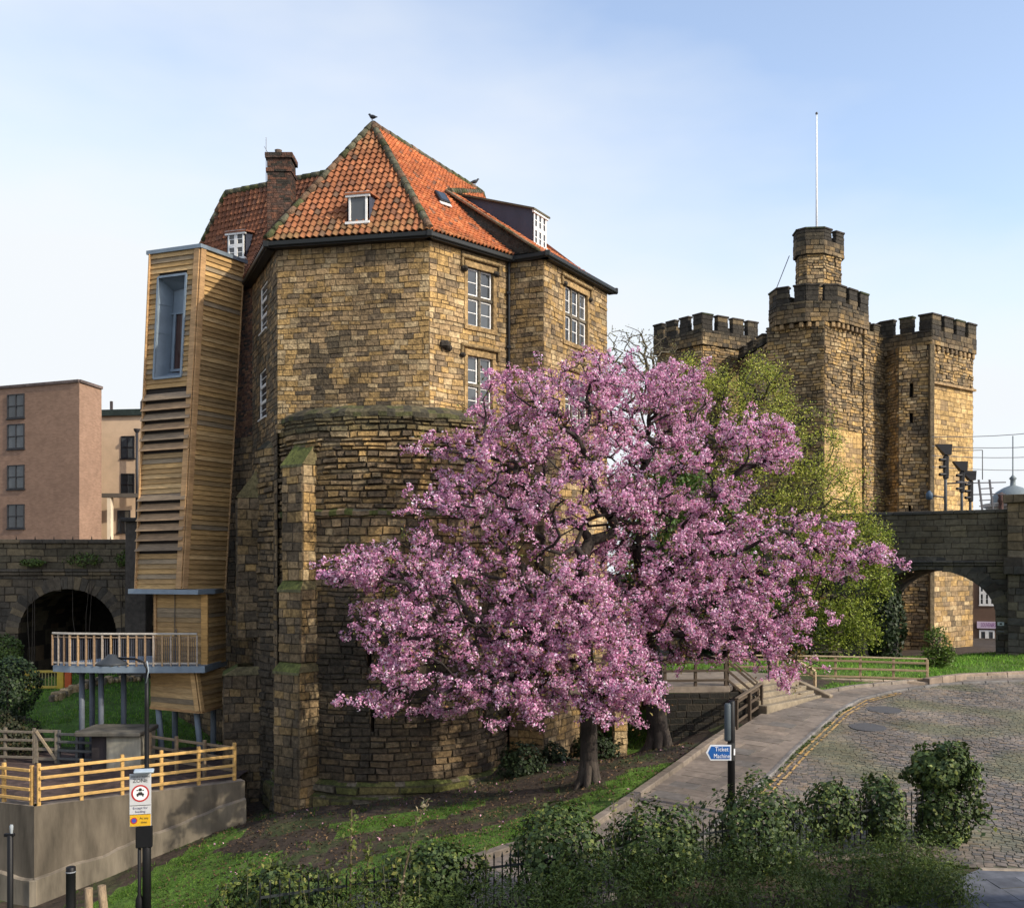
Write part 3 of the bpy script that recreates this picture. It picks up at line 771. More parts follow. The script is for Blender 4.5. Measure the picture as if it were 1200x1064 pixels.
for a, b, dx, dy, wq in ((TM, BM, fn * .05 - ex * .11, fn * 0, .25), (TM, BM, sn * .05 + ey * .11, fn * 0, .26), (TL, BL, fn * .05 + ex * .06, fn * 0, .15), (TR, BR, sn * .03 - ey * .05, fn * 0, .08)):
    mb.beam(a + dx, b + dx, wq, .05, (.44, .27, .13), up=(fn if (dx.dot(fn) > dx.dot(sn)) else sn), bev=.008)
mb.build('corner_post', M_WOOD, tt)
# deep zinc window box
mb = MB(); z0 = hv[2]; z1 = hv[3]; s0, s1 = hv[0], hv[1]
D = .55
o4 = [(s0, z0), (s1, z0), (s1, z1), (s0, z1)]; i4 = [(s0 + .08, z0 + .03), (s1 - .02, z0 + .02), (s1 - .02, z1 - .02), (s0 + .08, z1 - .025)]
for k in range(4):
    a, b = o4[k], o4[(k + 1) % 4]; c_, d = i4[k], i4[(k + 1) % 4]
    mb.quad(onf(*a, .05), onf(*b, .05), onf(*d, -D), onf(*c_, -D), (1, 1, 1))
    mb.beam(onf(*a, .05), onf(*b, .05), .08, .07, up=fn)
mb.quad(onf(s0, z0, -D - .02), onf(s1, z0, -D - .02), onf(s1, z0 + .10, -D - .02), onf(s0, z0 + .10, -D - .02))
mb.quad(onf(s0, z0, -D - .02), onf(s0 + .13, z0, -D - .02), onf(s0 + .13, z1, -D - .02), onf(s0, z1, -D - .02))
for za in (.15, .235): mb.beam(onf(s0 + .02, z0 + za - z0 + .0, -.02), onf(s0 + .08, za, -D), .012, .012, up=fn)
mb.beam(onf(s0 + .08, z0 + .10, -D + .03), onf(s1 - .02, z0 + .10, -D + .03), .06, .06, up=fn); mb.beam(onf(s0 + .15, z0 + .10, -D + .03), onf(s0 + .15, z1 - .03, -D + .03), .10, .06, up=fn)
mb.beam(onf(s1 - .04, z0 + .1, -D + .03), onf(s1 - .04, z1 - .03, -D + .03), .06, .06, up=fn); mb.beam(onf(s0 + .1, z1 - .03, -D + .03), onf(s1 - .02, z1 - .03, -D + .03), .09, .06, up=fn)
wz = mb.build('window', M_ZINC, tt)
mb = MB(); mb.quad(onf(s0 + .13, z0 + .10, -D), onf(s1, z0 + .10, -D), onf(s1, z1 - .02, -D), onf(s0 + .13, z1 - .02, -D), (.06, .03, .025)); mb.build('pane', M_GLASS, wz)
mb = MB(); k = .1
top = [TL + (-ex - ey) * k, TM + (ex - ey) * k, TR + (ex + ey) * k, TBk + (-ex + ey) * k]
mb.add([p + up * .0 for p in top] + [p + up * .14 for p in top], [(0, 1, 2, 3), (4, 5, 6, 7), (0, 1, 5, 4), (1, 2, 6, 5), (2, 3, 7, 6), (3, 0, 4, 7)])
mb.build('roof', M_ZINC, tt)
# slab, lower storey, door recess, tapered base box, legs
mb = MB()
zs = BM.z - .02
sl_ = [P(150, 692, 37.6), P(232, 692, 36.6), P(252, 690, 37.4), P(262, 690, 39.0), P(170, 690, 39.5)]
mb.prism([(p.x, p.y) for p in sl_], zs - .17, zs, (1, 1, 1)); mb.build('floor_slab', M_ZINC, tt)
LTL, LTM, LTR = P(181, 697, 37.9), P(243, 697, 37.2), P(264, 697, 39.0); LBk = LTL + (LTR - LTM)
zt, zb = zs - .17, -3.72
def at(p, z): return Vector((p.x, p.y, z))
mb = MB()
planks(mb, at(LTL, zt), at(LTM, zt), at(LTL, zb), at(LTM, zb), .17, rd); planks(mb, at(LTM, zt), at(LTR, zt), at(LTM, zb), at(LTR, zb), .17, rd)
planks(mb, at(LTR, zt), at(LBk, zt), at(LTR, zb), at(LBk, zb), .2, rd); planks(mb, at(LBk, zt), at(LTL, zt), at(LBk, zb), at(LTL, zb), .2, rd)
mb.build('lower_cladding', M_WOOD, tt)
mb = MB()
mb.obox(at(LTM, (zt + zb) / 2) + Vector((-.08, -.05, 0)), (.12, 0, 0), (0, .06, 0), (0, 0, (zt - zb) / 2), (.50, .29, .10), .01)
mb.build('door_post', M_WOOD, tt); mb = MB()
mb.obox(at(LTL, (zt + zb) / 2) + Vector((.05, -.05, 0)), (.05, 0, 0), (0, .05, 0), (0, 0, (zt - zb) / 2), (.42, .25, .11), .01)
mb.build('door_post', M_WOOD, tt)
mb = MB(); dl = lerp(LTL, LTM, .40); dr = lerp(LTL, LTM, .42)
mb.beam(at(dl, zt - .02) + Vector((0, -.06, 0)), at(dl, zb) + Vector((0, -.06, 0)), .02, .02, (.05, .05, .05)); mb.tube([at(dr, -2.7) + Vector((.02, -.09, 0)), at(dr, -2.4) + Vector((.02, -.09, 0))], .02, 8, (.1, .1, .1))
mb.build('door_handle', M_METAL, tt)
z2t, z2b = -3.95, -5.3
TA, TB_, TC = P(177, 783, 38.0), P(229, 783, 37.0), P(264, 783, 38.8); BA, BB_, BC_ = P(177, 832, 37.9), P(235, 835, 36.7), P(263, 831, 38.6)
TD = TA + (TC - TB_); BD = BA + (BC_ - BB_)
mb = MB(); planks(mb, at(TA, z2t), at(TB_, z2t), at(BA, z2b), at(BB_, z2b), .17, rd); planks(mb, at(TB_, z2t), at(TC, z2t), at(BB_, z2b), at(BC_, z2b), .17, rd)
planks(mb, at(TC, z2t), at(TD, z2t), at(BC_, z2b), at(BD, z2b), .2, rd); planks(mb, at(TD, z2t), at(TA, z2t), at(BD, z2b), at(BA, z2b), .2, rd)
mb.beam(at(TB_, z2t) + Vector((-.1, -.05, 0)), at(BB_, z2b) + Vector((-.1, -.05, 0)), .16, .06, (.50, .31, .13), up=Vector((0, -1, 0)))
mb.beam(at(TB_, z2t) + Vector((.08, -.02, 0)), at(BB_, z2b) + Vector((.08, -.02, 0)), .16, .06, (.50, .31, .13), up=sn)
for a, b in ((BA, BB_), (BB_, BC_)): mb.beam(at(a, z2b) - up * .03, at(b, z2b) - up * .03, .14, .09, (.46, .27, .12))
mb.add([at(BA, z2b), at(BB_, z2b), at(BC_, z2b), at(BD, z2b)], [(0, 1, 2, 3)], (.06, .04, .03))
mb.build('base_cladding', M_WOOD, tt)
for px, Y, dxx in ((187, 37.8, .12), (232, 37.2, .14), (205, 39.0, 0), (250, 38.6, 0)):
    a = P(px, 835, Y); mb = MB(); mb.tube([(a.x - dxx * .4, Y, z2b - .03), (a.x + dxx, Y, -7.35)], .11, 12, (.16, .19, .22)); mb.build('leg', M_METAL, tt)

# ------------------------------------------------------------------ raised walkway with balustrade
wk = thing('walkway', (-16.0, 38.5, -6.5), 'raised timber walkway with slatted balustrade on slim grey columns', 'walkway')
wp = [P(62, 778, 36.9), P(82, 778, 36.6), P(120, 778, 36.45), P(180, 778, 36.45), P(240, 779, 36.5)]
fl = -3.66
pts = [Vector((p.x, p.y, fl)) for p in wp]
bk = [Vector((-16.6, 42.0, fl)), Vector((-16.4, 50.5, fl))]
mb = MB()
poly = [(p.x, p.y) for p in pts] + [(LTR.x, 39.3), (-12.5, 40.2), (-14.2, 40.6), (-15.6, 40.0), (-16.45, 38.2)]
mb.prism(poly, fl - .24, fl, (1, 1, 1)); mb.build('deck', M_ZINC, wk)
mb = MB(); pn = MB()
def balus(a, b, n):
    a, b = Vector(a), Vector(b)
    mb.beam(a + up * 1.15, b + up * 1.15, .11, .07, (.40, .37, .32), bev=.01); mb.beam(a + up * 1.02, b + up * 1.02, .05, .04, (.25, .18, .12)); mb.beam(a + up * .10, b + up * .10, .05, .06, (.40, .36, .31))
    L = (b - a).length
    for i in range(n + 1):
        p = lerp(a, b, i / n); mb.beam(p, p + up * 1.1, .10 if i % 3 == 0 else .07, .05, random.choice([(.42, .28, .15), (.30, .2, .12), (.36, .3, .24)]), up=(b - a).normalized())
    # woven wire infill
    m = int(L / .07); d = (b - a).cross(up).normalized() * -.03
    for i in range(m):
        p = lerp(a, b, (i + .5) / m) + d; pn.beam(p + up * .12, p + up * 1.0, .03, .012, (.09, .095, .12), up=(b - a).normalized())
for a, b, n in ((pts[0], pts[1], 3), (pts[1], pts[2], 4), (pts[2], pts[3], 6), (pts[3], lerp(pts[3], pts[4], .85), 5)): balus(a, b, n)
bal = mb.build('balustrade', M_RAIL, wk); pn.build('infill', M_METAL, bal)
for px, Y in ((96, 37.4), (108, 38.4), (118.5, 37.4), (145, 38.0)):
    a = P(px, 800, Y); mb = MB(); mb.tube([(a.x, Y, fl - .2), (a.x, Y, -7.4)], .10, 12, (.10, .115, .14)); mb.build('column', M_METAL, wk)

# ------------------------------------------------------------------ railway viaduct on the left (arch, parapet, string course)
def arch_profile(u0, u1, zs_, zc, n=24, pw=2.0):
    """points of a segmental arch from springing to springing"""
    o = []
    for i in range(n + 1):
        a = math.pi * (1 - i / n); o.append(((u0 + u1) / 2 + (u1 - u0) / 2 * math.cos(a), zs_ + (zc - zs_) * math.sin(a) ** (1 if pw == 2 else .9)))
    return o
def bridge(root, a, b, zbase, ztop, arch, depth, colf, seed, ch=(.3, .42), bl=(.5, 1.0), parapet=1.4, relief=(.01, .06), ringh=.62, cols=None):
    """a straight masonry wall a->b pierced by one arch (u0,u1,zspring,zcrown), with barrel vault and parapet"""
    a, b = Vector(a), Vector(b); L = (b - a).length; d = (b - a).normalized(); nrm = Vector((d.y, -d.x))
    u0, u1, zs_, zc = arch
    sg = [('L', tuple(a), tuple(b))]
    def q(u, z, o=0): p = a + d * u + nrm * o; return Vector((p.x, p.y, z))
    # stepped holes follow the arch, their teeth hidden behind the voussoirs
    hs = [(0, u0, u1, zbase, zs_, .05)]
    pr = arch_profile(u0, u1, zs_, zc)
    K = 14; zz = [zs_ + (zc + .25 - zs_) * i / K for i in range(K + 1)]
    def half(z):
        t = (z - zs_) / (zc - zs_)
        return (u1 - u0) / 2 * math.sqrt(max(0, 1 - min(1, t) ** 2))
    cm = (u0 + u1) / 2
    for i in range(K):
        h = half((zz[i] + zz[i + 1]) / 2) + .12
        if zz[i] < zc + .1: hs.append((0, cm - h, cm + h, zz[i], zz[i + 1], .02))
    mb = MB()
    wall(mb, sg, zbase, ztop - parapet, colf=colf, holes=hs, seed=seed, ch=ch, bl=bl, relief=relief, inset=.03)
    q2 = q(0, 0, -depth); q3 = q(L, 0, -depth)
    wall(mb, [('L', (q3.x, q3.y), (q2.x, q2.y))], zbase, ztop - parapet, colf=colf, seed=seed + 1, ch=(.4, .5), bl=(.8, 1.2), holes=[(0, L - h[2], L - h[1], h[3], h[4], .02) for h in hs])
    for u in (0, L): mb.quad(q(u, zbase), q(u, zbase, -depth), q(u, ztop, -depth), q(u, ztop), pal(random, [(1, GREY), (1, SOOT)]))
    mb.quad(q(0, ztop - parapet), q(L, ztop - parapet), q(L, ztop - parapet, -depth), q(0, ztop - parapet, -depth), GREY)
    mb.build('wall', M_ASHLAR, root)
    # ring of voussoirs
    mb = MB(); rd = random.Random(seed + 2); n = 26; pr = arch_profile(u0, u1, zs_, zc, n)
    po = arch_profile(u0 - ringh, u1 + ringh, zs_, zc + ringh, n)
    for i in range(n):
        c = colf(cm, zc, None, rd, 0); f_ = .03 + rd.random() * .05
        g = .012
        p0, p1, p2, p3 = (q(pr[i][0] + g, pr[i][1], f_), q(pr[i + 1][0] - g, pr[i + 1][1], f_), q(po[i + 1][0] - g, po[i + 1][1], f_), q(po[i][0] + g, po[i][1], f_))
        k0, k1, k2, k3 = q(*pr[i], -.3), q(*pr[i + 1], -.3), q(*po[i + 1], -.3), q(*po[i], -.3)
        mb.quad(p0, p1, p2, p3, c); mb.quad(p3, p2, k2, k3, c); mb.quad(p1, p2, k2, k1, c); mb.quad(p0, p3, k3, k0, c); mb.quad(p0, p1, k1, k0, c)
    mb.build('arch_ring', M_ASHLAR, root)
    mb = MB()     # barrel and jambs, coursed
    nl = max(3, int(depth / .9))
    bd = [(u0, zbase + (zs_ - zbase) * i / 6) for i in range(6)] + pr + [(u1, zs_ - (zs_ - zbase) * (i + 1) / 6) for i in range(6)]
    for i in range(len(bd) - 1):
        off = rd.uniform(-.3, .3)
        for j in range(nl):
            o0 = -depth * j / nl + (off if j else 0); o1 = -depth * (j + 1) / nl + (off if j < nl - 1 else 0)
            c = pal(rd, cols) if cols else pal(rd, [(3, SOOT), (2, GREY), (1, BROWN)])
            mb.quad(q(*bd[i], o0), q(*bd[i + 1], o0), q(*bd[i + 1], o1), q(*bd[i], o1), c)
    mb.build('barrel_vault', M_ASHLAR, root)
    mb = MB(); zp = ztop - parapet
    for (z0, z1, pr_) in ((zp, zp + .16, .14), (zp + .16, zp + .30, .22), (ztop - .2, ztop, .12)):
        n = int(L / 1.1)
        for i in range(n):
            mb.obox((q(L * i / n, 0, pr_ - .3) + q(L * (i + 1) / n - .012, 0, pr_ - .3)) / 2 + up * (z0 + z1) / 2, Vector((*d, 0)) * (L / n - .012) / 2, Vector((*nrm, 0)) * .3, up * (z1 - z0) / 2, colf(i, 2, None, rd, 0), .03)
    mb.build('string_course', M_ASHLAR, root)
    mb = MB(); wall(mb, sg, zp + .30, ztop - .2, colf=lambda u, z, m, rd, si: mixc(colf(u, z, m, rd, si), (.16, .13, .07), .35), seed=seed + 5, ch=(.3, .36), bl=(.6, 1.1), relief=(.01, .05), inset=.03)
    pb = [q(0, 0, -.4), q(L, 0, -.4)]; mb.quad(q(0, zp, -.4), q(L, zp, -.4), q(L, ztop - .1, -.4), q(0, ztop - .1, -.4), GREY)
    mb.build('parapet', M_ASHLAR, root)
    return q
def via_col(u, z, m, rd, si): return pal(rd, [(3, (.105, .085, .06)), (3, (.08, .068, .052)), (1.5, (.055, .048, .038)), (1.2, (.15, .115, .07))])
Yv = 50.0
lv = thing('railway_viaduct', (-20, Yv, -6), 'dark stone railway viaduct with round arch behind the timber walkway', 'viaduct')
xa = (22 - 600) * Yv / F; xb = (137 - 600) * Yv / F
x0 = -34.0; x1 = (158 - 600) * Yv / F
ql = bridge(lv, (x0, Yv), (x1, Yv), -8, (HZ - 632) * Yv / F, (xa - x0, xb - x0, (HZ - 742) * Yv / F, (HZ - 690) * Yv / F), 9, via_col, 60, parapet=1.75)
mb = MB(); mb.quad(ql(xa - x0 - 1, -8, -7.9), ql(xb - x0 + 1, -8, -7.9), ql(xb - x0 + 1, 1, -7.9), ql(xa - x0 - 1, 1, -7.9), (.03, .026, .02)); mb.build('end_wall', M_ASHLAR, lv)
mb = MB(); pz = (HZ - 612) * Yv / F
mb.obox((x1 + .25, Yv - .1, (pz - 8) / 2), (.5, 0, 0), (0, .5, 0), (0, 0, (pz + 8) / 2), (.07, .06, .05), .04); mb.obox((x1 + .2, Yv - .15, pz + .1), (.62, 0, 0), (0, .62, 0), (0, 0, .1), (.05, .045, .04), .04)
mb.build('pier', M_ASHLAR, lv)
mb = MB(); wall(mb, [('L', (x1 + .7, Yv + .3), (-8.5, Yv + .6))], -8, 1.0, colf=sooty_col, ch=(.3, .4), bl=(.5, .9), seed=77); mb.build('return_wall', M_ASHLAR, lv)
mb = MB()
for i in range(9):
    mb = MB(); x = -26 + i * .92; mb.tube([(x, Yv - .1, 1.15), (x, Yv - .1, 1.32)], [.03, .01], 5, (.02, .02, .02)); mb.build('spike', M_METAL, lv)

# buildings behind the viaduct
def plain_building(root, fpts, z0, z1, col, parapet=None, m=None):
    mb = MB()
    for a, b in fpts:
        L = (Vector(b) - Vector(a)).length
        mb.quad((*a, z0), (*b, z0), (*b, z1), (*a, z1), col, uv=[(0, 0), (L, 0), (L, z1 - z0), (0, z1 - z0)])
    ps = [p for p, _ in fpts]; mb.add([(*p, z1 - .02) for p in ps], [tuple(range(len(ps)))], (.1, .1, .1))
    mb.build('wall', m or M_BRICKBLD, root)
    mb = MB(); d0 = parapet or (.2, .25, (.13, .10, .09))
    for a, b in fpts: mb.beam((*a, z1 + d0[0] / 2), (*b, z1 + d0[0] / 2), d0[1], d0[0], d0[2])
    mb.build('coping', M_ASHLAR, root)
def flat_window(root, seg, px0, px1, py0, py1, mullion=True, frame=(.025, .025, .028), lights=False, rows=2):
    u0, d0 = seg_u(seg, px0); u1, d1 = seg_u(seg, px1); d = (d0 + d1) / 2; z0 = (HZ - py1) * d / F; z1 = (HZ - py0) * d / F
    def q(u, z, o): p = seg_pt(seg, u, o); return Vector((p.x, p.y, z))
    e = (q(1, 0, 0) - q(0, 0, 0)).normalized(); n = q(0, 0, 1) - q(0, 0, 0)
    m = MB(); fw = .08
    def bar(a0, a1, b0, b1, o=.03): m.obox(q((a0 + a1) / 2, (b0 + b1) / 2, o), e * (a1 - a0) / 2, n * .05, up * (b1 - b0) / 2, frame, .01)
    bar(u0, u1, z0, z0 + fw); bar(u0, u1, z1 - fw, z1); bar(u0, u0 + fw, z0, z1, .032); bar(u1 - fw, u1, z0, z1, .032)
    if mullion: bar((u0 + u1) / 2 - .04, (u0 + u1) / 2 + .04, z0, z1, .028)
    for k in range(1, rows): bar(u0, u1, lerp(z0, z1, k / rows) - .04, lerp(z0, z1, k / rows) + .04, .026)
    bar(u0 - .08, u1 + .08, z0 - .1, z0 - .002, .06)
    o = m.build('window', M_METAL, root)
    g = MB(); t = random.uniform(.03, .06); g.quad(q(u0, z0, .02), q(u1, z0, .02), q(u1, z1, .02), q(u0, z1, .02), (t, t * 1.15, t * 1.25))
    g.build('pane', M_GLASS, o)
bb = thing('brick_building', (-35, 75, -5), 'plain pinkish brown brick building with four stacked dark windows behind the viaduct', 'building')
bl0 = P(-120, 452, 82); bl1 = P(93, 448, 75); bl2 = P(119, 457, 78)
zT = bl1.z; sgb = ('L', (bl0.x, bl0.y), (bl1.x, bl1.y)); bk4 = (bl2.x - 26, bl2.y + 12)
zT = bl1.z; plain_building(bb, [((bl0.x, bl0.y), (bl1.x, bl1.y)), ((bl1.x, bl1.y), (bl2.x, bl2.y)), ((bl2.x, bl2.y), bk4), (bk4, (bl0.x, bl0.y))], -5, zT, (.30, .19, .13))
for y0, y1 in ((462, 490), (497, 526), (545, 573), (591, 619)): flat_window(bb, sgb, 9, 29, y0, y1)
cb = thing('cream_building', (-33, 84, -5), 'cream rendered building with dark parapet beside the timber tower', 'building')
c0 = P(112, 488, 84); c1 = P(210, 488, 83); zc_ = c0.z
sgc = ('L', (c0.x, c0.y), (c1.x, c1.y))
plain_building(cb, [((c0.x, c0.y), (c1.x, c1.y)), ((c1.x, c1.y), (c1.x, c1.y + 10)), ((c1.x, c1.y + 10), (c0.x, c0.y + 10)), ((c0.x, c0.y + 10), (c0.x, c0.y))], -5, zc_, (.62, .45, .30), (.5, .5, (.03, .045, .04)), M_RENDER)
for a, b, y0, y1 in ((142, 158, 511, 537), (142, 158, 555, 580), (138, 153, 598, 624)): flat_window(cb, sgc, a, b, y0, y1, rows=2)
mb = MB(); pz = P(161, 505, 82.9); mb.tube([(pz.x, pz.y - .1, pz.z), (pz.x, pz.y - .1, 3)], .12, 8, (.03, .03, .035)); mb.lathe((pz.x, pz.y - .1, pz.z), [(.1, -.2), (.25, 0), (.27, .15)], 10, (.03, .03, .035)); mb.build('downpipe', M_METAL, cb)
mb = MB(); p0 = P(119, 580, 82.4); p1 = P(165, 580, 82); mb.box(p0.x, p1.x, p0.y - .2, p0.y + .4, p0.z - .2, p0.z + .12, (.10, .085, .07)); p2 = P(129, 600, 82.5); mb.box(p2.x - .15, p2.x + .15, p2.y - .25, p2.y + .3, 0, p0.z - .2, (.7, .6, .46)); mb.build('ledge', M_RENDER, cb)
mb = MB()
for px in (125, 161): p2 = P(px, 480, 84); mb.obox((p2.x, p2.y + 1, zc_ + .9), (.1, 0, 0), (0, .1, 0), (0, 0, .5), (.06, .05, .05), .02)
mb.build('chimney_pot', M_STONE, cb)
# ------------------------------------------------------------------ castle keep
kp = thing('castle_keep', (24, 76, -5), 'square stone castle keep with battlemented corner turrets and tall central turret', 'castle')
def keep_col(u, z, m, rd, si):
    s = nz3(m.x * .18, m.y * .18 + 3, z * .16); s3 = nz3(m.x * .9, m.y * .9, z * 1.0)
    dk = .16 + .35 * s + .45 * sm(0, .4, s3) + rd.gauss(0, .15)
    return mixc(pal(rd, [(4, OCHRE), (4, TAN), (2, PALE), (1.4, BROWN)]), (.06, .05, .035), max(0, min(.9, dk)))
def patch_col(u, z, m, rd, si): return pal(rd, [(4, (.46, .30, .12)), (3, (.50, .34, .15)), (1, TAN)])
def dark_col(u, z, m, rd, si): return pal(rd, [(5, (.036, .031, .024)), (3, (.065, .054, .036)), (1.8, (.12, .09, .052))])
KW = dict(ch=(.17, .30), bl=(.26, .68), relief=(.01, .10), inset=.034, wob=.035)
def xy(px, Y): return ((px - 600) * Y / F, Y)
def slot(si, seg, px, y0, y1, w_=.22, dep=.4):
    u, d = seg_u(seg, px); return (si, u - w_ / 2, u + w_ / 2, (HZ - y1) * d / F, (HZ - y0) * d / F, dep)
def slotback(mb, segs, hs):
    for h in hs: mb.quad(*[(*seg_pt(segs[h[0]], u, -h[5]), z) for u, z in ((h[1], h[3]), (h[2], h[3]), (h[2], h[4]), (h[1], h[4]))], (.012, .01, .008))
def battlement(parent, poly, zb, zp, zm, over, th=.45, ml=1.0, gl=.75, corbel=True, colf=dark_col, seed=1, cn=None):
    """parapet that oversails on corbels, merlons with gaps; poly counter-clockwise seen from above"""
    n = len(poly); c = Vector((sum(p[0] for p in poly) / n, sum(p[1] for p in poly) / n))
    rd = random.Random(seed)
    out = [c + (Vector(p) - c) * (1 + over / (Vector(p) - c).length) for p in poly]
    mb = MB()
    for i in range(n):
        a, b = out[i], out[(i + 1) % n]; L = (b - a).length
        if L < .05: continue
        d = (b - a) / L; nr = Vector((d.y, -d.x))
        wall(mb, [('L', tuple(a), tuple(b))], zb, zp, colf=lambda u, z, m, r_, si: mixc(colf(u, z, m, r_, si), keep_col(u, z, m, r_, si), .9 * sm(zp, zb, z) * rd.random() ** .5), seed=seed + i, ch=(.24, .34), bl=(.4, .8), relief=(.01, .06), inset=.03)
        a3, b3 = Vector((*a, 0)), Vector((*b, 0)); n3 = Vector((*nr, 0)); d3 = Vector((*d, 0))
        mb.quad(a3 + up * zp, b3 + up * zp, b3 - n3 * th + up * zp, a3 - n3 * th + up * zp, SOOT)
        mb.quad(a3 - n3 * th + up * zb, b3 - n3 * th + up * zb, b3 - n3 * th + up * zp, a3 - n3 * th + up * zp, GREY)
        mb.quad(a3 + up * zb, b3 + up * zb, b3 - n3 * (over + .3) + up * zb, a3 - n3 * (over + .3) + up * zb, SOOT)
        k = max(1, round((L + gl) / (ml + gl))) if L > ml * 1.3 else 1
        if k == 1: spans = [(-.02, L + .02)] if L < ml * 1.4 else [(0, ml * .75), (L - ml * .75, L)]
        else:
            g = gl; m_ = (L - (k - 1) * g) / k; spans = [(i_ * (m_ + g), i_ * (m_ + g) + m_) for i_ in range(k)]
        for (s, t) in spans:
            cc_ = a3 + d3 * (s + t) / 2 - n3 * (th / 2 - .01)
            hh = (zm - zp); z = zp
            rows = 3
            for q in range(rows):
                mb.obox(cc_ + up * (zp + hh * (q + .5) / rows), d3 * ((t - s) / 2 + rd.uniform(-.03, .02)), n3 * (th / 2 + rd.uniform(-.02, .02)), up * (hh / rows / 2), colf(0, zm, None, rd, 0), .035)
            mb.obox(cc_ + up * (zm + .06), d3 * ((t - s) / 2 + .06), n3 * (th / 2 + .06), up * .07, pal(rd, [(3, SOOT), (1, (.05, .06, .03))]), .03)
    o = mb.build('parapet', M_FARSTONE, parent)
    if corbel:
        mb = MB()
        for i in range(n):
            a, b = out[i], out[(i + 1) % n]; L = (b - a).length
            if L < .05: continue
            d = (b - a) / L; nr = Vector((d.y, -d.x)); k = max(1, int(L / .55))
            for j in range(k):
                p = a + d * L * (j + .5) / k - nr * (over * .55)
                mb.obox((p.x, p.y, zb - .19), Vector((*d, 0)) * .14, Vector((*nr, 0)) * over * .5, up * .18, pal(rd, [(2, BROWN), (2, TAN), (1, SOOT)]), .05)
                if j >= 0: mb.build('corbel', M_FARSTONE, parent); mb = MB()
    return o
def zpx(py, Y): return (HZ - py) * Y / F
# near corner tower
K0 = xy(899, 71.5); K1 = xy(966, 69.5); K2 = xy(1019, 73.0)
def prim(p, k=.28):          # chamfer
    return p
bkt = (K0[0] + K2[0] - K1[0], K0[1] + K2[1] - K1[1])
zt1 = zpx(376, 69.5)
sg = [('L', K0, K1), ('L', K1, K2)]
hs = [slot(1, sg[1], 997, 432, 460), slot(0, sg[0], 908, 447, 462), slot(1, sg[1], 1016, 448, 463)]
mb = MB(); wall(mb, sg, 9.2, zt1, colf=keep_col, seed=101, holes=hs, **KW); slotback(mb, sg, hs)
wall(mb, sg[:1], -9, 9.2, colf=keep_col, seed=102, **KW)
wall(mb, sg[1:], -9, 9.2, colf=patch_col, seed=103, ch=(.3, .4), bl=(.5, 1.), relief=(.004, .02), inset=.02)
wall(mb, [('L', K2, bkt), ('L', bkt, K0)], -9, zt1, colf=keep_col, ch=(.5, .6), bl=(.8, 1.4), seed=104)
twr = mb.build('corner_tower', M_FARSTONE, kp)
def chamf(poly, k):
    o = []; n = len(poly)
    for i in range(n):
        p, a, b = Vector(poly[i]), Vector(poly[i - 1]), Vector(poly[(i + 1) % n])
        o.append(tuple(p + (a - p).normalized() * k)); o.append(tuple(p + (b - p).normalized() * k))
    return o
battlement(twr, chamf([K0, K1, K2, bkt], 1.1), zt1, zpx(352, 69.5), zpx(334, 69.5), .55, ml=1.0, gl=.38, seed=110)
# stair turret on top
S0 = xy(925, 72.6); S1 = xy(957, 71.1); S2 = xy(993, 73.2); sb = (S0[0] + S2[0] - S1[0], S0[1] + S2[1] - S1[1])
tp = chamf([S0, S1, S2, sb], .75)
zt2 = zpx(297, 71.4)
sg = [('L', tp[i], tp[(i + 1) % 8]) for i in range(8)]
hs = [slot(3, sg[3], 978, 303, 313, .18)]
mb = MB(); wall(mb, sg, zt1 + .3, zt2, colf=keep_col, seed=120, holes=hs, **KW); slotback(mb, sg, hs)
mb.add([(*p, zt1 + .35) for p in chamf([K0, K1, K2, bkt], .3)], [tuple(range(8))], GREY); mb.add([(*p, zt2 + .3) for p in tp], [tuple(range(8))], GREY)
st = mb.build('stair_turret', M_FARSTONE, kp)
battlement(st, tp, zt2, zpx(281, 71.4), zpx(268, 71.4), .2, ml=1.0, gl=.5, seed=130, th=.35, corbel=False)
mb = MB(); fp = P(957, 268, 73.3); mb.tube([(fp.x, fp.y, zt2), (fp.x, fp.y, zpx(135, 73.3))], [.09, .05], 8, (.72, .74, .76)); mb.lathe((fp.x, fp.y, zpx(135, 73.3)), [(.05, 0), (.1, .08), (.07, .18), (.0, .22)], 8, (.1, .1, .1))
mb.build('flagpole', M_METAL, st)
mb = MB(); mb.tube([P(925, 300, 73), P(908, 343, 72.5)], .03, 5, (.1, .1, .1)); mb.build('stay_wire', M_METAL, st)
# left turret and linking wall
L0 = xy(770, 84.5); L1 = xy(823, 80.5); L2 = xy(884, 83.5); lb = (L0[0] + L2[0] - L1[0], L0[1] + L2[1] - L1[1])
zl = zpx(404, 80.5); sg = [('L', L0, L1), ('L', L1, L2), ('L', L2, lb), ('L', lb, L0)]
mb = MB(); wall(mb, sg[:2], -9, zl, colf=keep_col, seed=140, **KW); wall(mb, sg[2:], -9, zl, colf=keep_col, seed=141, ch=(.5, .6), bl=(.8, 1.4))
lt = mb.build('corner_tower', M_FARSTONE, kp)
battlement(lt, [L0, L1, L2, lb], zl, zpx(386, 80.5), zpx(369, 80.5), .3, ml=1.0, gl=.5, seed=150, corbel=False)
M0 = xy(866, 81.5); M1 = xy(905, 74.0); zm_ = zpx(410, 77)
mb = MB(); wall(mb, [('L', M0, M1)], -9, zm_, colf=keep_col, seed=160, **KW); mw = mb.build('wall', M_FARSTONE, kp)
battlement(mw, [M0, M1, (M1[0] + 1.2, M1[1] + 1.2), (M0[0] + 1.2, M0[1] + 1.2)], zm_, zpx(408, 77), zpx(396, 77), .02, ml=1.2, gl=.9, seed=161, corbel=False)
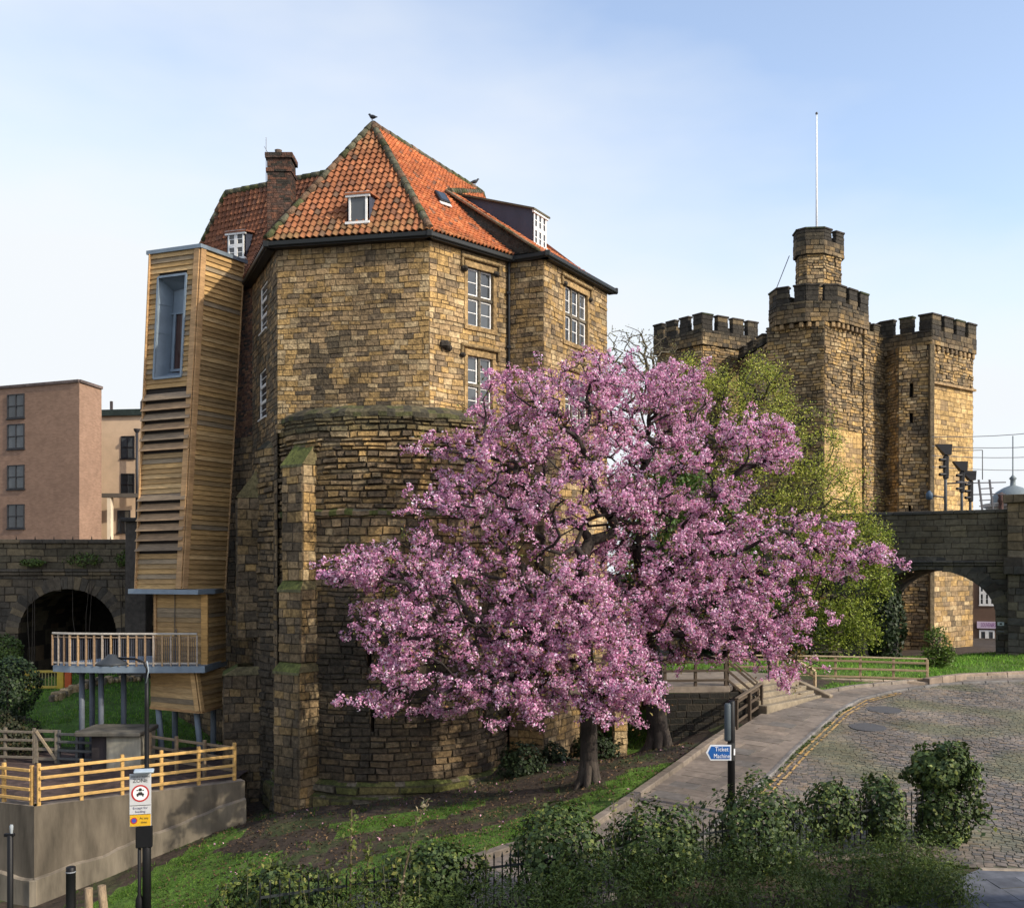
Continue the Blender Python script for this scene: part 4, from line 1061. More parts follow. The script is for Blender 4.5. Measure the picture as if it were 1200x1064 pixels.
# right hand wall, buttress and far turret
G0 = xy(1012, 72.3); G1 = xy(1042, 74.6); zg = zpx(400, 75)
mb = MB(); sg = [('L', G0, G1)]; wall(mb, sg, -9, zg, colf=keep_col, seed=170, **KW); gw = mb.build('wall', M_FARSTONE, kp)
battlement(gw, [G0, G1, (G1[0] - .8, G1[1] + 1), (G0[0] - .8, G0[1] + 1)], zg, zpx(396, 75), zpx(388, 75), .03, ml=1.0, gl=.5, seed=171, corbel=False)
T0 = xy(1022, 76.2); T0b = xy(1053, 72.3); T1 = xy(1091, 71.6); T2 = xy(1140, 75.0); tb = (T2[0] - 3.5, T2[1] + 7)
zt = zpx(404, 71.5)
sg = [('L', T0, T0b), ('L', T0b, T1), ('L', T1, T2), ('L', T2, tb)]
hs = [slot(1, sg[1], 1068, 449, 466), slot(1, sg[1], 1068, 484, 496), slot(1, sg[1], 1066, 592, 600, .16)]
mb = MB()
wall(mb, sg[:2], -9, zt, colf=keep_col, seed=180, holes=hs, **KW); slotback(mb, sg, hs)
wall(mb, sg[3:], -9, zt, colf=keep_col, seed=181, **KW)
z45 = zpx(454, 73.5)
wall(mb, sg[2:3], z45, zt, colf=keep_col, seed=182, **KW)
wall(mb, sg[2:3], -9, z45, colf=lambda u, z, m, rd, si: (keep_col(u, z, m, rd, si) if z < 0 else patch_col(u, z, m, rd, si)), seed=183, ch=(.3, .4), bl=(.6, 1.1), relief=(.004, .025), inset=.02)
rt = mb.build('corner_tower', M_FARSTONE, kp)
tb0 = (T0[0] - 1.0, T0[1] + 6)
battlement(rt, [xy(1034, 74.2), T1, T2, (T2[0] - 2, T2[1] + 5), tb0], zt, zpx(386, 71.5), zpx(369, 71.5), .25, ml=1.0, gl=.45, seed=190)
mb = MB(); n1 = Vector(T1); mb.obox((T1[0] - .02, T1[1] - .12, (zt - 6) / 2), (.16, 0, 0), (0, .16, 0), (0, 0, (zt + 6) / 2), (.13, .10, .06), .03); mb.build('pilaster', M_FARSTONE, rt)
mb = MB(); q0 = Vector((*T2, 0)); dd = (Vector((*T2, 0)) - Vector((*T1, 0))).normalized()
mb.beam(Vector((*T1, z45)) + Vector((.1, -.1, 0)), Vector((*T2, z45)) + Vector((.1, -.1, 0)), .25, .16, TAN); mb.build('offset_course', M_FARSTONE, rt)

# ------------------------------------------------------------------ railway bridge on the right
rbg = thing('railway_bridge', (24, 59, -5.2), 'dark stone railway bridge with low round arch on the right', 'bridge')
ra, rb_ = Vector((22.5, 60)) - Vector((.819, -.573)) * 9, Vector((22.5, 60)) + Vector((.819, -.573)) * 22
tt0 = 9.0
def rcol(u, z, m, rd, si): return pal(rd, [(4, (.075, .068, .055)), (3, (.055, .052, .046)), (2, (.11, .095, .065)), (1, SOOT)])
u0a, u1a = tt0 - 1.9, tt0 + 5.35
qr = bridge(rbg, ra, rb_, -7, 3.0, (u0a, u1a, -2.9, -.35), 8.0, rcol, 200, parapet=3.15, relief=(.01, .09), ringh=.75)
mb = MB(); mpx, _ = seg_u(('L', tuple(ra), tuple(rb_)), 1183); 
d2 = (rb_ - ra).normalized(); n2_ = Vector((d2.y, -d2.x)); w2 = 1.3
def pier(z0, z1, ex_, sd, cf):
    c = ra + d2 * (mpx + w2)
    pts_ = [c - d2 * (w2 + ex_) - n2_ * .1, c - d2 * (w2 + ex_) + n2_ * (.5 + ex_), c + d2 * (w2 + ex_) + n2_ * (.5 + ex_), c + d2 * (w2 + ex_) - n2_ * .1]
    wall(mb, [('L', tuple(pts_[i]), tuple(pts_[i + 1])) for i in range(3)], z0, z1, colf=cf, ch=(.35, .5), bl=(.7, 1.4), relief=(.01, .05), inset=.03, seed=sd)
    mb.prism([tuple(p) for p in pts_], z1 - .004, z1, (.1, .09, .07)); mb.prism([tuple(p) for p in pts_], z0, z0 + .004, (.1, .09, .07))
lightc = lambda u, z, m, rd, si: pal(rd, [(2, (.20, .15, .085)), (2, (.15, .115, .07)), (1, GREY)])
pier(-7, -.6, 0, 210, rcol); pier(-.6, .3, .18, 211, rcol); pier(.3, 3.3, .02, 212, lightc); pier(3.3, 3.75, .2, 213, lightc)
mb.build('pier', M_ASHLAR, rbg)
mb = MB(); p = qr(mpx - .42, -3.35, .10); e3 = Vector((*d2, 0)); n3 = Vector((*n2_, 0))
mb.obox(p, e3 * .17, n3 * .01, up * .10, (.40, .45, .45), .005); mb.obox(p + n3 * .012, e3 * .06, n3 * .005, up * .05, (.03, .03, .03)); mb.obox(p - up * .42, e3 * .17, n3 * .01, up * .04, (.12, .12, .12)); mb.build('plaque', M_METAL, rbg)

# signals and wires on the bridge
def signal(px, Y, ytop, ybase, label, sc=1.0):
    b = P(px, ybase, Y); t = zpx(ytop, Y)
    o = thing('railway_signal', (b.x, b.y, b.z), label, 'signal', 'railway signals on the bridge')
    mb = MB(); mb.tube([(b.x, b.y, 2.2), (b.x, b.y, t - .5)], .13 * sc, 8, (.09, .095, .10)); mb.build('post', M_METAL, o)
    mb = MB(); mb.add([(b.x - .95 * sc, b.y - .25, t), (b.x + .42 * sc, b.y - .25, t), (b.x + .36 * sc, b.y - .25, t - .85 * sc), (b.x - .15 * sc, b.y - .25, t - .85 * sc), (b.x - .75 * sc, b.y + .25, t), (b.x + .42 * sc, b.y + .25, t), (b.x + .36 * sc, b.y + .25, t - .85 * sc), (b.x - .1 * sc, b.y + .25, t - .85 * sc)],
                       [(0, 1, 2, 3), (4, 5, 6, 7), (0, 1, 5, 4), (1, 2, 6, 5), (2, 3, 7, 6), (3, 0, 4, 7)], (.012, .012, .015)); mb.build('hood', M_METAL, o)
    mb = MB(); mb.obox((b.x, b.y - .05, t - 1.85 * sc), (.2 * sc, 0, 0), (0, .12, 0), (0, 0, .95 * sc), (.014, .014, .016), .04); hd = mb.build('signal_head', M_METAL, o)
    for k in range(3):
        mb = MB(); z = t - (1.25 + .6 * k) * sc; mb.tube([(b.x - .1 * sc, b.y - .15, z), (b.x - .65 * sc, b.y - .3, z - .02)], .13 * sc, 8, (.016, .016, .018), cap=False); mb.build('visor', M_METAL, hd)
    return o, b, t
o, b, t = signal(1108, 60.2, 521, 598, 'tallest black railway signal at left on the bridge parapet', .72)
mb = MB(); mb.tube([(b.x, b.y, t - 3.1), (b.x - .9, b.y, t - 3.0)], .05, 6, (.05, .05, .06)); mb.lathe((b.x - .95, b.y, t - 3.0), [(.05, -.25), (.2, -.2), (.22, .1), (.05, .3)], 8, (.05, .08, .12)); mb.tube([(b.x, b.y, t - 2.3), (b.x + 1.4, b.y, t - 2.2)], .05, 6, (.05, .05, .06)); mb.build('bracket', M_METAL, o)
signal(1127, 61.2, 541, 598, 'middle black railway signal with curved hood on the bridge', .66)
signal(1137, 62, 552, 598, 'shortest black railway signal nearest the sky on the bridge', .66)
def mast(px, Y, y0, y1, label):
    b = P(px, y1, Y); o = thing('lattice_mast', (b.x, b.y, b.z), label, 'mast')
    mb = MB(); z0, z1 = zpx(y1, Y), zpx(y0, Y)
    for dx in (-.35, .35): mb.beam((b.x + dx + .25, b.y, z0 - 1), (b.x + dx - .1, b.y, z1), .10, .10, (.10, .10, .11))
    for k in range(5): z = lerp(z0, z1, (k + .4) / 5); mb.beam((b.x - 1.1 if k in (2, 4) else b.x - .4, b.y, z), (b.x + (1.3 if k in (2, 4) else .5), b.y, z + .05), .07, .07, (.10, .10, .11))
    mb.tube([(b.x - .2, b.y, z1), (b.x - .2, b.y, z1 + 1.9)], .03, 5, (.1, .1, .1)); mb.tube([(b.x - .2, b.y, z1 + 1.9), (b.x - 2.2, b.y, z1 + 1.85)], .025, 5, (.1, .1, .1))
    mb.build('frame', M_METAL, o)
mast(1155, 66, 562, 596, 'grey lattice railway mast standing beyond the bridge signals')
for i, (ya, yb, Y0, Y1, lb) in enumerate(((512, 496, 60, 58, 'topmost overhead railway wire crossing the sky at right'), (523, 516, 61, 60, 'second overhead railway wire below the topmost one'), (534, 529, 64, 64, 'third overhead railway wire above the bridge'), (547, 546, 65, 66, 'lowest overhead railway wire above the bridge'))):
    a, c = P(1092, ya, Y0), P(1290, yb, Y1); mb = MB()
    mb.tube([lerp(a, c, t / 8) - up * .25 * math.sin(math.pi * t / 8) for t in range(9)], .022, 5, (.16, .16, .17), cap=False)
    o = mb.build('overhead_wire', M_METAL, None, tuple(a)); tag(o, lb, 'wire', 'overhead railway wires')
# domed pavilion and shop beyond the bridge
dp = P(1187, 598, 95); dm = thing('domed_pavilion', (dp.x, dp.y, -5), 'small grey domed pavilion with spire beyond the bridge pier', 'building')
mb = MB(); z6 = zpx(598, 95)
mb.lathe((dp.x, dp.y, -5), [(2.3, 0), (2.3, z6 + 5.2), (2.6, z6 + 5.3), (2.6, z6 + 5.6), (1.9, z6 + 5.7)], 12, (.35, .34, .32), False); mb.build('wall', M_RENDER, dm)
mb = MB(); mb.lathe((dp.x, dp.y, z6 + .7), [(1.95, 0), (1.85, .5), (1.45, 1.0), (.8, 1.4), (.25, 1.6), (.22, 2.1), (.34, 2.25), (.12, 2.5), (.06, 2.6), (.05, 6.2)], 16, (.16, .19, .20)); mb.build('dome', M_METAL, dm)
mb = MB(); p = P(1172, 596, 94); mb.box(p.x - 3, p.x + 6, p.y + 1, p.y + 9, -5, z6 - .3, (.55, .53, .5)); mb.box(p.x - 3.2, p.x + 6.2, p.y + .8, p.y + 9.2, z6 - .3, z6 + .05, (.7, .69, .66)); mb.build('roof', M_RENDER, dm)
mb = MB(); p = P(1173, 590, 93); mb.lathe((p.x, p.y, z6), [(.22, 0), (.22, .6), (.34, .7), (.2, 1.1), (.3, 1.3), (.15, 1.5)], 8, (.12, .07, .06)); mb.build('finial', M_STONE, dm)
shp = thing('shop_building', (43, 88, -5.2), 'brown shop with white multi pane window seen under the bridge arch', 'building')
s0, s1 = xy(1128, 88), xy(1215, 86); sgs = ('L', s0, s1)
plain_building(shp, [(s0, s1), (s1, (s1[0] + 2, s1[1] + 10)), ((s1[0] + 2, s1[1] + 10), (s0[0], s0[1] + 10)), ((s0[0], s0[1] + 10), s0)], -9, 1.5, (.16, .10, .07), None, M_RENDER)
def pxr(px, y0, y1): u, d = seg_u(sgs, px); return u, (HZ - y1) * d / F, (HZ - y0) * d / F
u0, z0, z1 = pxr(1147, 680, 709); u1, _, _ = pxr(1166, 680, 709); window(shp, sgs, u0, u1, z0, z1, 3, 2, back=.0, stone=False, fw=.12)
u0, z0, z1 = pxr(1147, 738, 758); window(shp, sgs, u0, u1, z0, z1, 2, 1, back=.0, stone=False, fw=.14)
mb = MB(); _, z0, z1 = pxr(1147, 728, 736); q = lambda u, z, o: Vector((*seg_pt(sgs, u, o), z))
es = (q(1, 0, 0) - q(0, 0, 0)).normalized(); mb.obox(q((u0 + u1) / 2 + .3, (z0 + z1) / 2, .1), es * (u1 - u0 + .9) / 2, Vector((es.y, -es.x, 0)) * .05, up * (z1 - z0) / 2, (.62, .50, .62))
sgn = mb.build('fascia_sign', M_PAINT, shp)
mb = MB(); text_into(mb, 'SOUVENIRS', q((u0 + u1) / 2 + .1, (z0 + z1) / 2, .16), es, up, .5, (.25, .06, .25), width=(u1 - u0) * .9); mb.build('lettering', M_PAINT, sgn)
# ------------------------------------------------------------------ ground
anch = []
def an(px, py, Y): p = P(px, py, Y); anch.append((p.x, p.y, p.z))
for a in ((300, 955, 34.5), (345, 950, 32.3), (400, 946, 32.2), (480, 936, 32.3), (560, 920, 33.5), (620, 893, 35.3), (690, 888, 37), (287, 963, 33), (181, 1008, 31), (96, 1042, 30), (40, 1063, 29.3),
          (170, 1090, 26), (83, 1090, 26), (300, 1064, 25), (400, 1040, 24), (480, 1032, 22.6), (650, 932, 30), (690, 915, 30), (770, 876, 34), (745, 890, 35), (560, 990, 25.5), (450, 1000, 26.5), (350, 1000, 28), (600, 955, 28.6),
          (100, 850, 41.5), (100, 800, 46.5), (0, 825, 46), (145, 815, 46), (80, 790, 50), (150, 870, 40), (0, 860, 41), (722, 892, 37.4), (735, 870, 39), (755, 822, 44), (740, 850, 42), (690, 870, 41),
          (820, 862, 37.2), (1100, 770, 58), (1190, 766, 57), (1000, 772, 55), (900, 775, 50), (800, 785, 47), (1250, 780, 50), (640, 815, 48), (640, 800, 58), (500, 800, 58), (250, 800, 58), (0, 790, 58)): an(*a)
for px, py in ((440, 1060), (600, 1004), (700, 975), (800, 904), (862, 860), (893, 840), (955, 820), (1040, 806), (1200, 799), (1000, 830), (900, 905), (820, 950), (700, 1040), (520, 1080), (1000, 900), (1100, 860), (1190, 880), (1050, 980), (1190, 1000), (900, 1000), (1150, 1060), (800, 1100), (1300, 830), (1300, 960)):
    p = pp(px, py); anch.append(tuple(p))
for x, y, z in ((-20, 20, -9.9), (-8, 18, -9.0), (-2, 14, -8.0), (6, 12, -7.7), (16, 12, -7.6), (28, 20, -6.9), (30, 35, -5.7), (34, 48, -5.1), (34, 60, -5.1), (0, 8, -8.2), (-20, 30, -9.7), (-20, 37, -8.0), (-12, 35, -8.4)): anch.append((x, y, z))
for x, y, z in ((-20, 12, -9.9), (-12, 8, -9.2), (20, 8, -7.7)): anch.append((x, y, z))
AN = np.array(anch)
def tps_fit(A):
    n = len(A); d = np.hypot(A[:, None, 0] - A[None, :, 0], A[:, None, 1] - A[None, :, 1])
    K = np.where(d > 1e-9, d * d * np.log(np.maximum(d, 1e-9)), 0) + np.eye(n) * .6
    Pm = np.hstack([np.ones((n, 1)), A[:, :2]]); M = np.zeros((n + 3, n + 3)); M[:n, :n] = K; M[:n, n:] = Pm; M[n:, :n] = Pm.T
    return np.linalg.solve(M, np.concatenate([A[:, 2], np.zeros(3)]))
TW = tps_fit(AN)
def gzs(x, y):
    y0 = np.asarray(y, float)
    x = np.clip(np.asarray(x, float), -24, 36); y = np.clip(np.asarray(y, float), 8, 60)
    d = np.hypot(x[..., None] - AN[:, 0], y[..., None] - AN[:, 1]); K = np.where(d > 1e-9, d * d * np.log(np.maximum(d, 1e-9)), 0)
    n = len(AN); return np.clip(K @ TW[:n] + TW[n] + TW[n + 1] * x + TW[n + 2] * y, -10.2, -4.7) - np.clip((y0 - 59) * .1, 0, 1.7) * (x > 5)
def gz(x, y): return float(gzs(np.array([x]), np.array([y]))[0])
def gp(px, py, d0=15, d1=62):
    """where the ray through a pixel meets the ground"""
    ds = np.linspace(d0, d1, 800); x = (px - 600) * ds / F; z = (HZ - py) * ds / F
    h = gzs(x, ds) - z; i = int(np.argmax(h > 0)) if (h > 0).any() else len(ds) - 1
    return Vector((x[i], ds[i], z[i]))
def inpoly(poly, x, y):
    x = np.asarray(x); y = np.asarray(y); r = np.zeros(x.shape, bool); n = len(poly)
    for i in range(n):
        x0, y0 = poly[i][:2]; x1, y1 = poly[(i + 1) % n][:2]
        c = ((y0 > y) != (y1 > y)); r ^= c & (x < (x1 - x0) * (y - y0) / ((y1 - y0) if abs(y1 - y0) > 1e-12 else 1e-12) + x0)
    return r
PATH_L = [pp(*q) for q in ((330, 1105), (440, 1057), (520, 1029), (600, 1002), (655, 988), (700, 972), (750, 938), (800, 902), (832, 878), (862, 858), (893, 838), (925, 827), (961, 816), (1000, 809), (1044, 804.5), (1100, 799.5), (1180, 796), (1300, 793))]
PATH_R = [pp(*q) for q in ((520, 1110), (700, 1055), (790, 1010), (840, 968), (880, 930), (905, 907), (930, 881), (953, 860), (980, 836), (1007, 821), (1044, 812), (1100, 803.5), (1180, 800), (1300, 797))]
PATH = [tuple(p[:2]) for p in PATH_L] + [tuple(p[:2]) for p in PATH_R[::-1]]
RL = [tuple(pp(*q)[:2]) for q in ((1380, 1020), (1145, 1016), (1060, 1002), (960, 1010), (840, 1010), (760, 1035))]
ROAD = [tuple(p[:2]) for p in PATH_R[1:]] + [tuple(pp(1500, 796)[:2]), tuple(pp(1600, 960)[:2])] + RL
PAVE = [tuple(pp(*q)[:2]) for q in ((1148, 1023), (1380, 1028), (1420, 1180), (820, 1180), (1000, 1085), (1075, 1052))]
def gpoly(*q): return [tuple(gp(*k)[:2]) for k in q]
LAWN_NEAR = [tuple(p[:2]) for p in PATH_L[1:9]] + gpoly((790, 893), (740, 902), (700, 926), (640, 948), (560, 972), (480, 988), (400, 1020), (340, 1064))
LAWN_GATE = gpoly((385, 966), (480, 953), (575, 934), (560, 946), (480, 968), (400, 980))
LAWN_LEFT = [(-16, 22), (-8.9, 32.6)] + gpoly((285, 980), (240, 1000), (330, 1000), (300, 1030)) + [(-5.5, 22)]
LAWN_FAR = [(9.6, 45.6), (15, 44.8), (17.9, 43.9)] + [tuple(pp(*q)[:2]) for q in ((1088, 800.2), (1130, 794.5), (1200, 792), (1350, 789))] + [(40, 60), (30, 60), (18, 62), (6, 62), (6, 46)]
LAWN_BACK = [(-24, 39.5), (-13, 39.5), (-10.8, 41), (-11, 49.5), (-24, 49.5)]
LAWN_BANK = [(3.9, 37.6), (5.2, 37.8), (7.2, 41), (8, 48), (2.5, 47), (3.2, 41)]
LAWN_CORNER = [tuple(p[:2]) for p in (pp(957, 811), pp(962, 814), pp(1000, 807.5), pp(1035, 803), pp(1020, 801), pp(975, 802))]
LAWNS = [LAWN_NEAR, LAWN_GATE, LAWN_LEFT, LAWN_FAR, LAWN_BACK, LAWN_BANK, LAWN_CORNER]
xs = np.unique(np.concatenate([np.linspace(-400, -26, 14), np.arange(-26, 40, .35), np.linspace(40, 400, 14)]))
ys = np.unique(np.concatenate([np.linspace(-60, 7, 8), np.arange(7, 66, .35), np.linspace(66, 600, 16)]))
GX, GY = np.meshgrid(xs, ys); GZ = gzs(GX, GY)
under = inpoly(PATH, GX, GY) | inpoly(ROAD, GX, GY) | inpoly(PAVE, GX, GY)
far = np.zeros_like(GZ)
for iy in range(GZ.shape[0]):
    for ix in range(GZ.shape[1]):
        x, y = GX[iy, ix], GY[iy, ix]
        if -26 < x < 40 and 10 < y < 62: GZ[iy, ix] += .05 * nz3(x * .9, y * .9, 1) + .03 * nz3(x * 2.7, y * 2.7, 5)
GZ = np.where(under, GZ - .45, GZ)
V = np.stack([GX, GY, GZ], -1).reshape(-1, 3); nx = len(xs); ny = len(ys)
ii, jj = np.meshgrid(np.arange(nx - 1), np.arange(ny - 1)); b0 = (jj * nx + ii).ravel()
Fq = np.stack([b0, b0 + 1, b0 + nx + 1, b0 + nx], -1)
ctr = V[Fq].mean(1); m = np.zeros(len(Fq), bool)
for l in LAWNS: m |= inpoly(l, ctr[:, 0], ctr[:, 1])
Cc = np.tile(np.array([.052, .037, .026]), (len(Fq), 1))
for i in range(len(Fq)):
    x, y, _ = ctr[i]
    if -26 < x < 40 and 8 < y < 64:
        k = nz3(x * .7, y * .7, 3); k2 = nz3(x * 2.2, y * 2.2, 8)
        if m[i]: Cc[i] = mixc((.07, .15, .018), (.08, .12, .022), .5 + .5 * k2)
        else: Cc[i] = mixc(Cc[i], (.045, .065, .018), max(0, min(.8, .12 + k * 1.6 + k2 * .8)))
structure(arrays('ground', V, Fq, Cc, M_GROUND, smooth=True))

# ---- lane of setts, path slabs, kerbs
def pavers(name, poly, mat_, rowh, ln, relief, colf, zoff, seed, origin, ang, inset=.014, arc=0., zf=zr, wob=.02):
    rd = random.Random(seed); mb = MB(); c, s = math.cos(ang), math.sin(ang)
    e1 = Vector((c, s)); e2 = Vector((-s, c)); o = Vector(origin)
    pts = np.array([((Vector(p) - o).dot(e1), (Vector(p) - o).dot(e2)) for p in poly])
    u0, u1 = pts[:, 0].min(), pts[:, 0].max(); v0, v1 = pts[:, 1].min() - abs(arc) * 2, pts[:, 1].max() + abs(arc) * 2
    def W_(u, v):
        if arc: v = v + arc * math.cos(u * 2 * math.pi / 3.2)
        p = o + e1 * (u + wob * math.sin(v * 7 + u * 3)) + e2 * (v + wob * math.sin(u * 5.1 + v * 2)); return p
    v = v0
    while v < v1:
        h = rowh * rd.uniform(.88, 1.12); u = u0 + rd.uniform(0, ln[0]) - ln[1]
        cells = []
        while u < u1:
            l = rd.uniform(*ln); cells.append((u, u + l)); u += l
        cen = [W_((a + b) / 2, v + h / 2) for a, b in cells]
        ok = inpoly(poly, np.array([p.x for p in cen]), np.array([p.y for p in cen]))
        if name != 'lane':
            for (x_, y_) in ((0, 0), (1, 0), (0, 1), (1, 1)):
                cn = [W_(a + (b - a) * x_, v + h * y_) for a, b in cells]
                ok &= inpoly(poly, np.array([p.x for p in cn]), np.array([p.y for p in cn]))
        for (a, b), k, p in zip(cells, ok, cen):
            if not k: continue
            i = inset; rl = rd.uniform(*relief); j = [rd.uniform(.6, 1.6) * i for _ in range(8)]
            q = [W_(a, v), W_(b, v), W_(b, v + h), W_(a, v + h), W_(a + j[0], v + j[1]), W_(b - j[2], v + j[3]), W_(b - j[4], v + h - j[5]), W_(a + j[6], v + h - j[7])]
            vs = [(t.x, t.y, zf(t.y) + zoff + (0 if n < 4 else rl + rd.uniform(-.004, .004))) for n, t in enumerate(q)]
            col = colf(rd, p)
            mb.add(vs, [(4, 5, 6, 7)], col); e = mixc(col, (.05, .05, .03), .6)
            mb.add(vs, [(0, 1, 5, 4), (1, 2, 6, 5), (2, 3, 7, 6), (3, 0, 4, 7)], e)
        v += h
    n_ = len(poly); mb.add([(p[0], p[1], zf(p[1]) + zoff + .004) for p in poly], [tuple(range(n_))], colf(rd, Vector(poly[0])))
    return structure(mb.build(name, mat_))
def sett_c(rd, p):
    c = pal(rd, [(4, (.19, .155, .125)), (3, (.155, .135, .115)), (2, (.23, .18, .135)), (1.5, (.12, .11, .105)), (.7, (.21, .155, .105))])
    g = nz3(p.x * .35, p.y * .35, 2)
    return mixc(c, (.12, .13, .05), max(0, min(.55, g * 1.6)))
def slab_c(rd, p): return pal(rd, [(3, (.175, .145, .118)), (3, (.15, .127, .106)), (1, (.205, .165, .13)), (1, (.13, .118, .105))])
ang = math.atan2(-1, 3.2)
pavers('lane', ROAD, M_SETT, .155, (.15, .26), (.012, .034), sett_c, .0, 1, (10, 30), R(-20), arc=.16)
pang = math.atan2(PATH_L[9].y - PATH_L[3].y, PATH_L[9].x - PATH_L[3].x)
pavers('footpath', PATH, M_PAVE, .62, (.55, 1.1), (.008, .016), slab_c, .08, 2, tuple(PATH_L[3][:2]), pang + R(90), inset=.008, wob=.004)
pavers('pavement', PAVE, M_PAVE, .6, (.5, 1.2), (.008, .018), lambda rd, p: pal(rd, [(3, (.115, .12, .135)), (2, (.095, .10, .115)), (1, (.14, .14, .14))]), .09, 3, (9, 20), R(8), inset=.008, wob=.004)
def kerb(name, pts, w_, h, col, z0=-.5, seed=1, ln=.9):
    rd = random.Random(seed); mb = MB()
    for a, b in zip(pts[:-1], pts[1:]):
        a, b = Vector(a), Vector(b); L = (b - a).length; n = max(1, int(L / ln)); d = (b - a) / n
        for i in range(n):
            p, q = a + d * (i + .012), a + d * (i + .988)
            p.z, q.z = zr(p.y) + (h + z0) / 2, zr(q.y) + (h + z0) / 2
            mb.beam(p, q, w_, h - z0, vary(col, .8, 1.2), bev=.02)
    return structure(mb.build(name, M_PAVE))
kerb('path_edging', [p + Vector((-.10, .06, 0)) for p in PATH_L[:10]], .26, .22, (.17, .14, .11), seed=1)
kerb('path_edging', [p + Vector((0, .12, 0)) for p in PATH_L[11:]], .26, .2, (.22, .185, .15), seed=2)
kerb('kerb', PATH_R, .15, .105, (.16, .15, .14), seed=3)
kerb('kerb', [Vector((*PAVE[0], 0)), Vector((*PAVE[1], 0))], .17, .11, (.34, .28, .21), seed=4)
kerb('kerb', [pp(1085, 803.5), pp(1130, 797.5), pp(1200, 794.5), pp(1350, 791.5)], .35, .32, (.26, .2, .15), seed=5)
# double yellow lines on the setts
mb = MB()
off = [(.26, .05), (.46, .05)]
pr = PATH_R[4:11]
for o_, hw in off:
    for a, b in zip(pr[:-1], pr[1:]):
        d = (b - a).normalized(); n = Vector((d.y, -d.x, 0)); L = (b - a).length; k = int(L / .16)
        for i in range(k):
            if random.random() < .17: continue
            p, q = lerp(a, b, (i + .04) / k), lerp(a, b, (i + .96) / k)
            ws = [n * (o_ - hw * random.uniform(.5, 1)), n * (o_ + hw * random.uniform(.5, 1))]
            f = lambda t, w_: Vector((t.x + w_.x, t.y + w_.y, zr(t.y) + .041))
            mb.quad(f(p, ws[0]), f(p, ws[1]), f(q, ws[1]), f(q, ws[0]), random.choice([(.50, .31, .10), (.42, .28, .12), (.36, .25, .12)]))
structure(mb.build('yellow_lines', M_PAVE))
# iron covers in the lane
for px, py, lb in ((1036, 832.5, 'farther round iron cover set in the cobbled lane'), (1017, 853, 'nearer round iron cover set in the cobbled lane')):
    p = pp(px, py); mb = MB(); sl = .07
    n = 20; r = .62
    vs = [(p.x + r * math.cos(2 * math.pi * i / n), p.y + r * math.sin(2 * math.pi * i / n), zr(p.y + r * math.sin(2 * math.pi * i / n)) + .042) for i in range(n)]
    mb.add(vs, [tuple(range(n))], (.085, .085, .09))
    vs2 = [(x, y, z - .06) for x, y, z in vs]; mb.add(vs + vs2, [(i, (i + 1) % n, n + (i + 1) % n, n + i) for i in range(n)], (.06, .06, .06))
    for k in range(-3, 4):
        h = math.sqrt(r * r - (k * .16) ** 2) - .08
        mb.beam((p.x - h, p.y + k * .16, zr(p.y + k * .16) + .045), (p.x + h, p.y + k * .16, zr(p.y + k * .16) + .045), .05, .012, (.10, .10, .105))
    tag(mb.build('manhole_cover', M_METAL, None, tuple(p)), lb, 'manhole cover', 'iron covers in the lane')

# ------------------------------------------------------------------ terrace with retaining wall
TZ = -7.0
Kc = P(40, 945, 29.5); Tc = P(287, 915, 33.0); Lc = Vector((-22, 32.9, 0))
def conc_wall(name, a, b, label, th=.4):
    a, b = Vector((a.x, a.y, 0)), Vector((b.x, b.y, 0)); d = (b - a).normalized(); n = Vector((-d.y, d.x, 0)); L = (b - a).length
    mb = MB(); k = 30
    nr = 14
    def split(i): p = a + d * L * i / k; return min(TZ - .3, gz(p.x, p.y) + .75 + .16 * nz3(p.x * .9, p.y, 1) + .05 * nz3(p.x * 3.1, p.y, 2))
    for i in range(k):
        p, q = a + d * L * i / k, a + d * L * (i + 1) / k; s0, s1 = split(i), split(i + 1); o = n * -.12
        for j in range(5):
            t0, t1 = j / 5, (j + 1) / 5
            mb.add([p + up * lerp(TZ, s0, t0), q + up * lerp(TZ, s1, t0), q + up * lerp(TZ, s1, t1), p + up * lerp(TZ, s0, t1)], [(0, 1, 2, 3)], (.145, .12, .088))
        mb.quad(p + up * s0, q + up * s1, q + o + up * (s1 - .05), p + o + up * (s0 - .05), (.24, .20, .15))
        mb.quad(p + o + up * (s0 - .05), q + o + up * (s1 - .05), q + o + up * -10.4, p + o + up * -10.4, (.20, .17, .125))
    mb.quad(a + up * TZ, b + up * TZ, b + n * th + up * TZ, a + n * th + up * TZ, (.23, .19, .15)); mb.quad(a + n * th + up * TZ, b + n * th + up * TZ, b + n * th + up * -10.4, a + n * th + up * -10.4, (.2, .17, .13)); mb.quad(b + up * TZ, b + n * th + up * TZ, b + n * th + up * -10.4, b + up * -10.4, (.26, .22, .17))
    return mb
rw = thing('retaining_wall', (Kc.x, Kc.y, -9.6), 'rendered concrete retaining wall with stained face below the yellow timber fence', 'wall')
conc_wall('wall', Kc, Tc, '').build('front_face', M_CONC, rw)
conc_wall('wall', Lc, Kc, '').build('side_face', M_CONC, rw)
mb = MB(); zk = min(TZ - .3, gz(Kc.x, Kc.y) + .72); mb.obox((Kc.x - .01, Kc.y - .01, (zk - 10.4) / 2), (.115, .028, 0), (-.028, .115, 0), (0, 0, (zk + 10.4) / 2), (.20, .17, .125), .03); mb.build('corner_footing', M_CONC, rw)
tp_ = [(Kc.x + .1, Kc.y + .75), (Tc.x - .45, Tc.y + .5), (-9.3, 36), (-10.5, 42.5), (-24, 42.5), (-24, 34.3)]
xs2 = np.arange(-24, -8, .4); ys2 = np.arange(29.5, 42.8, .4); mb = MB()
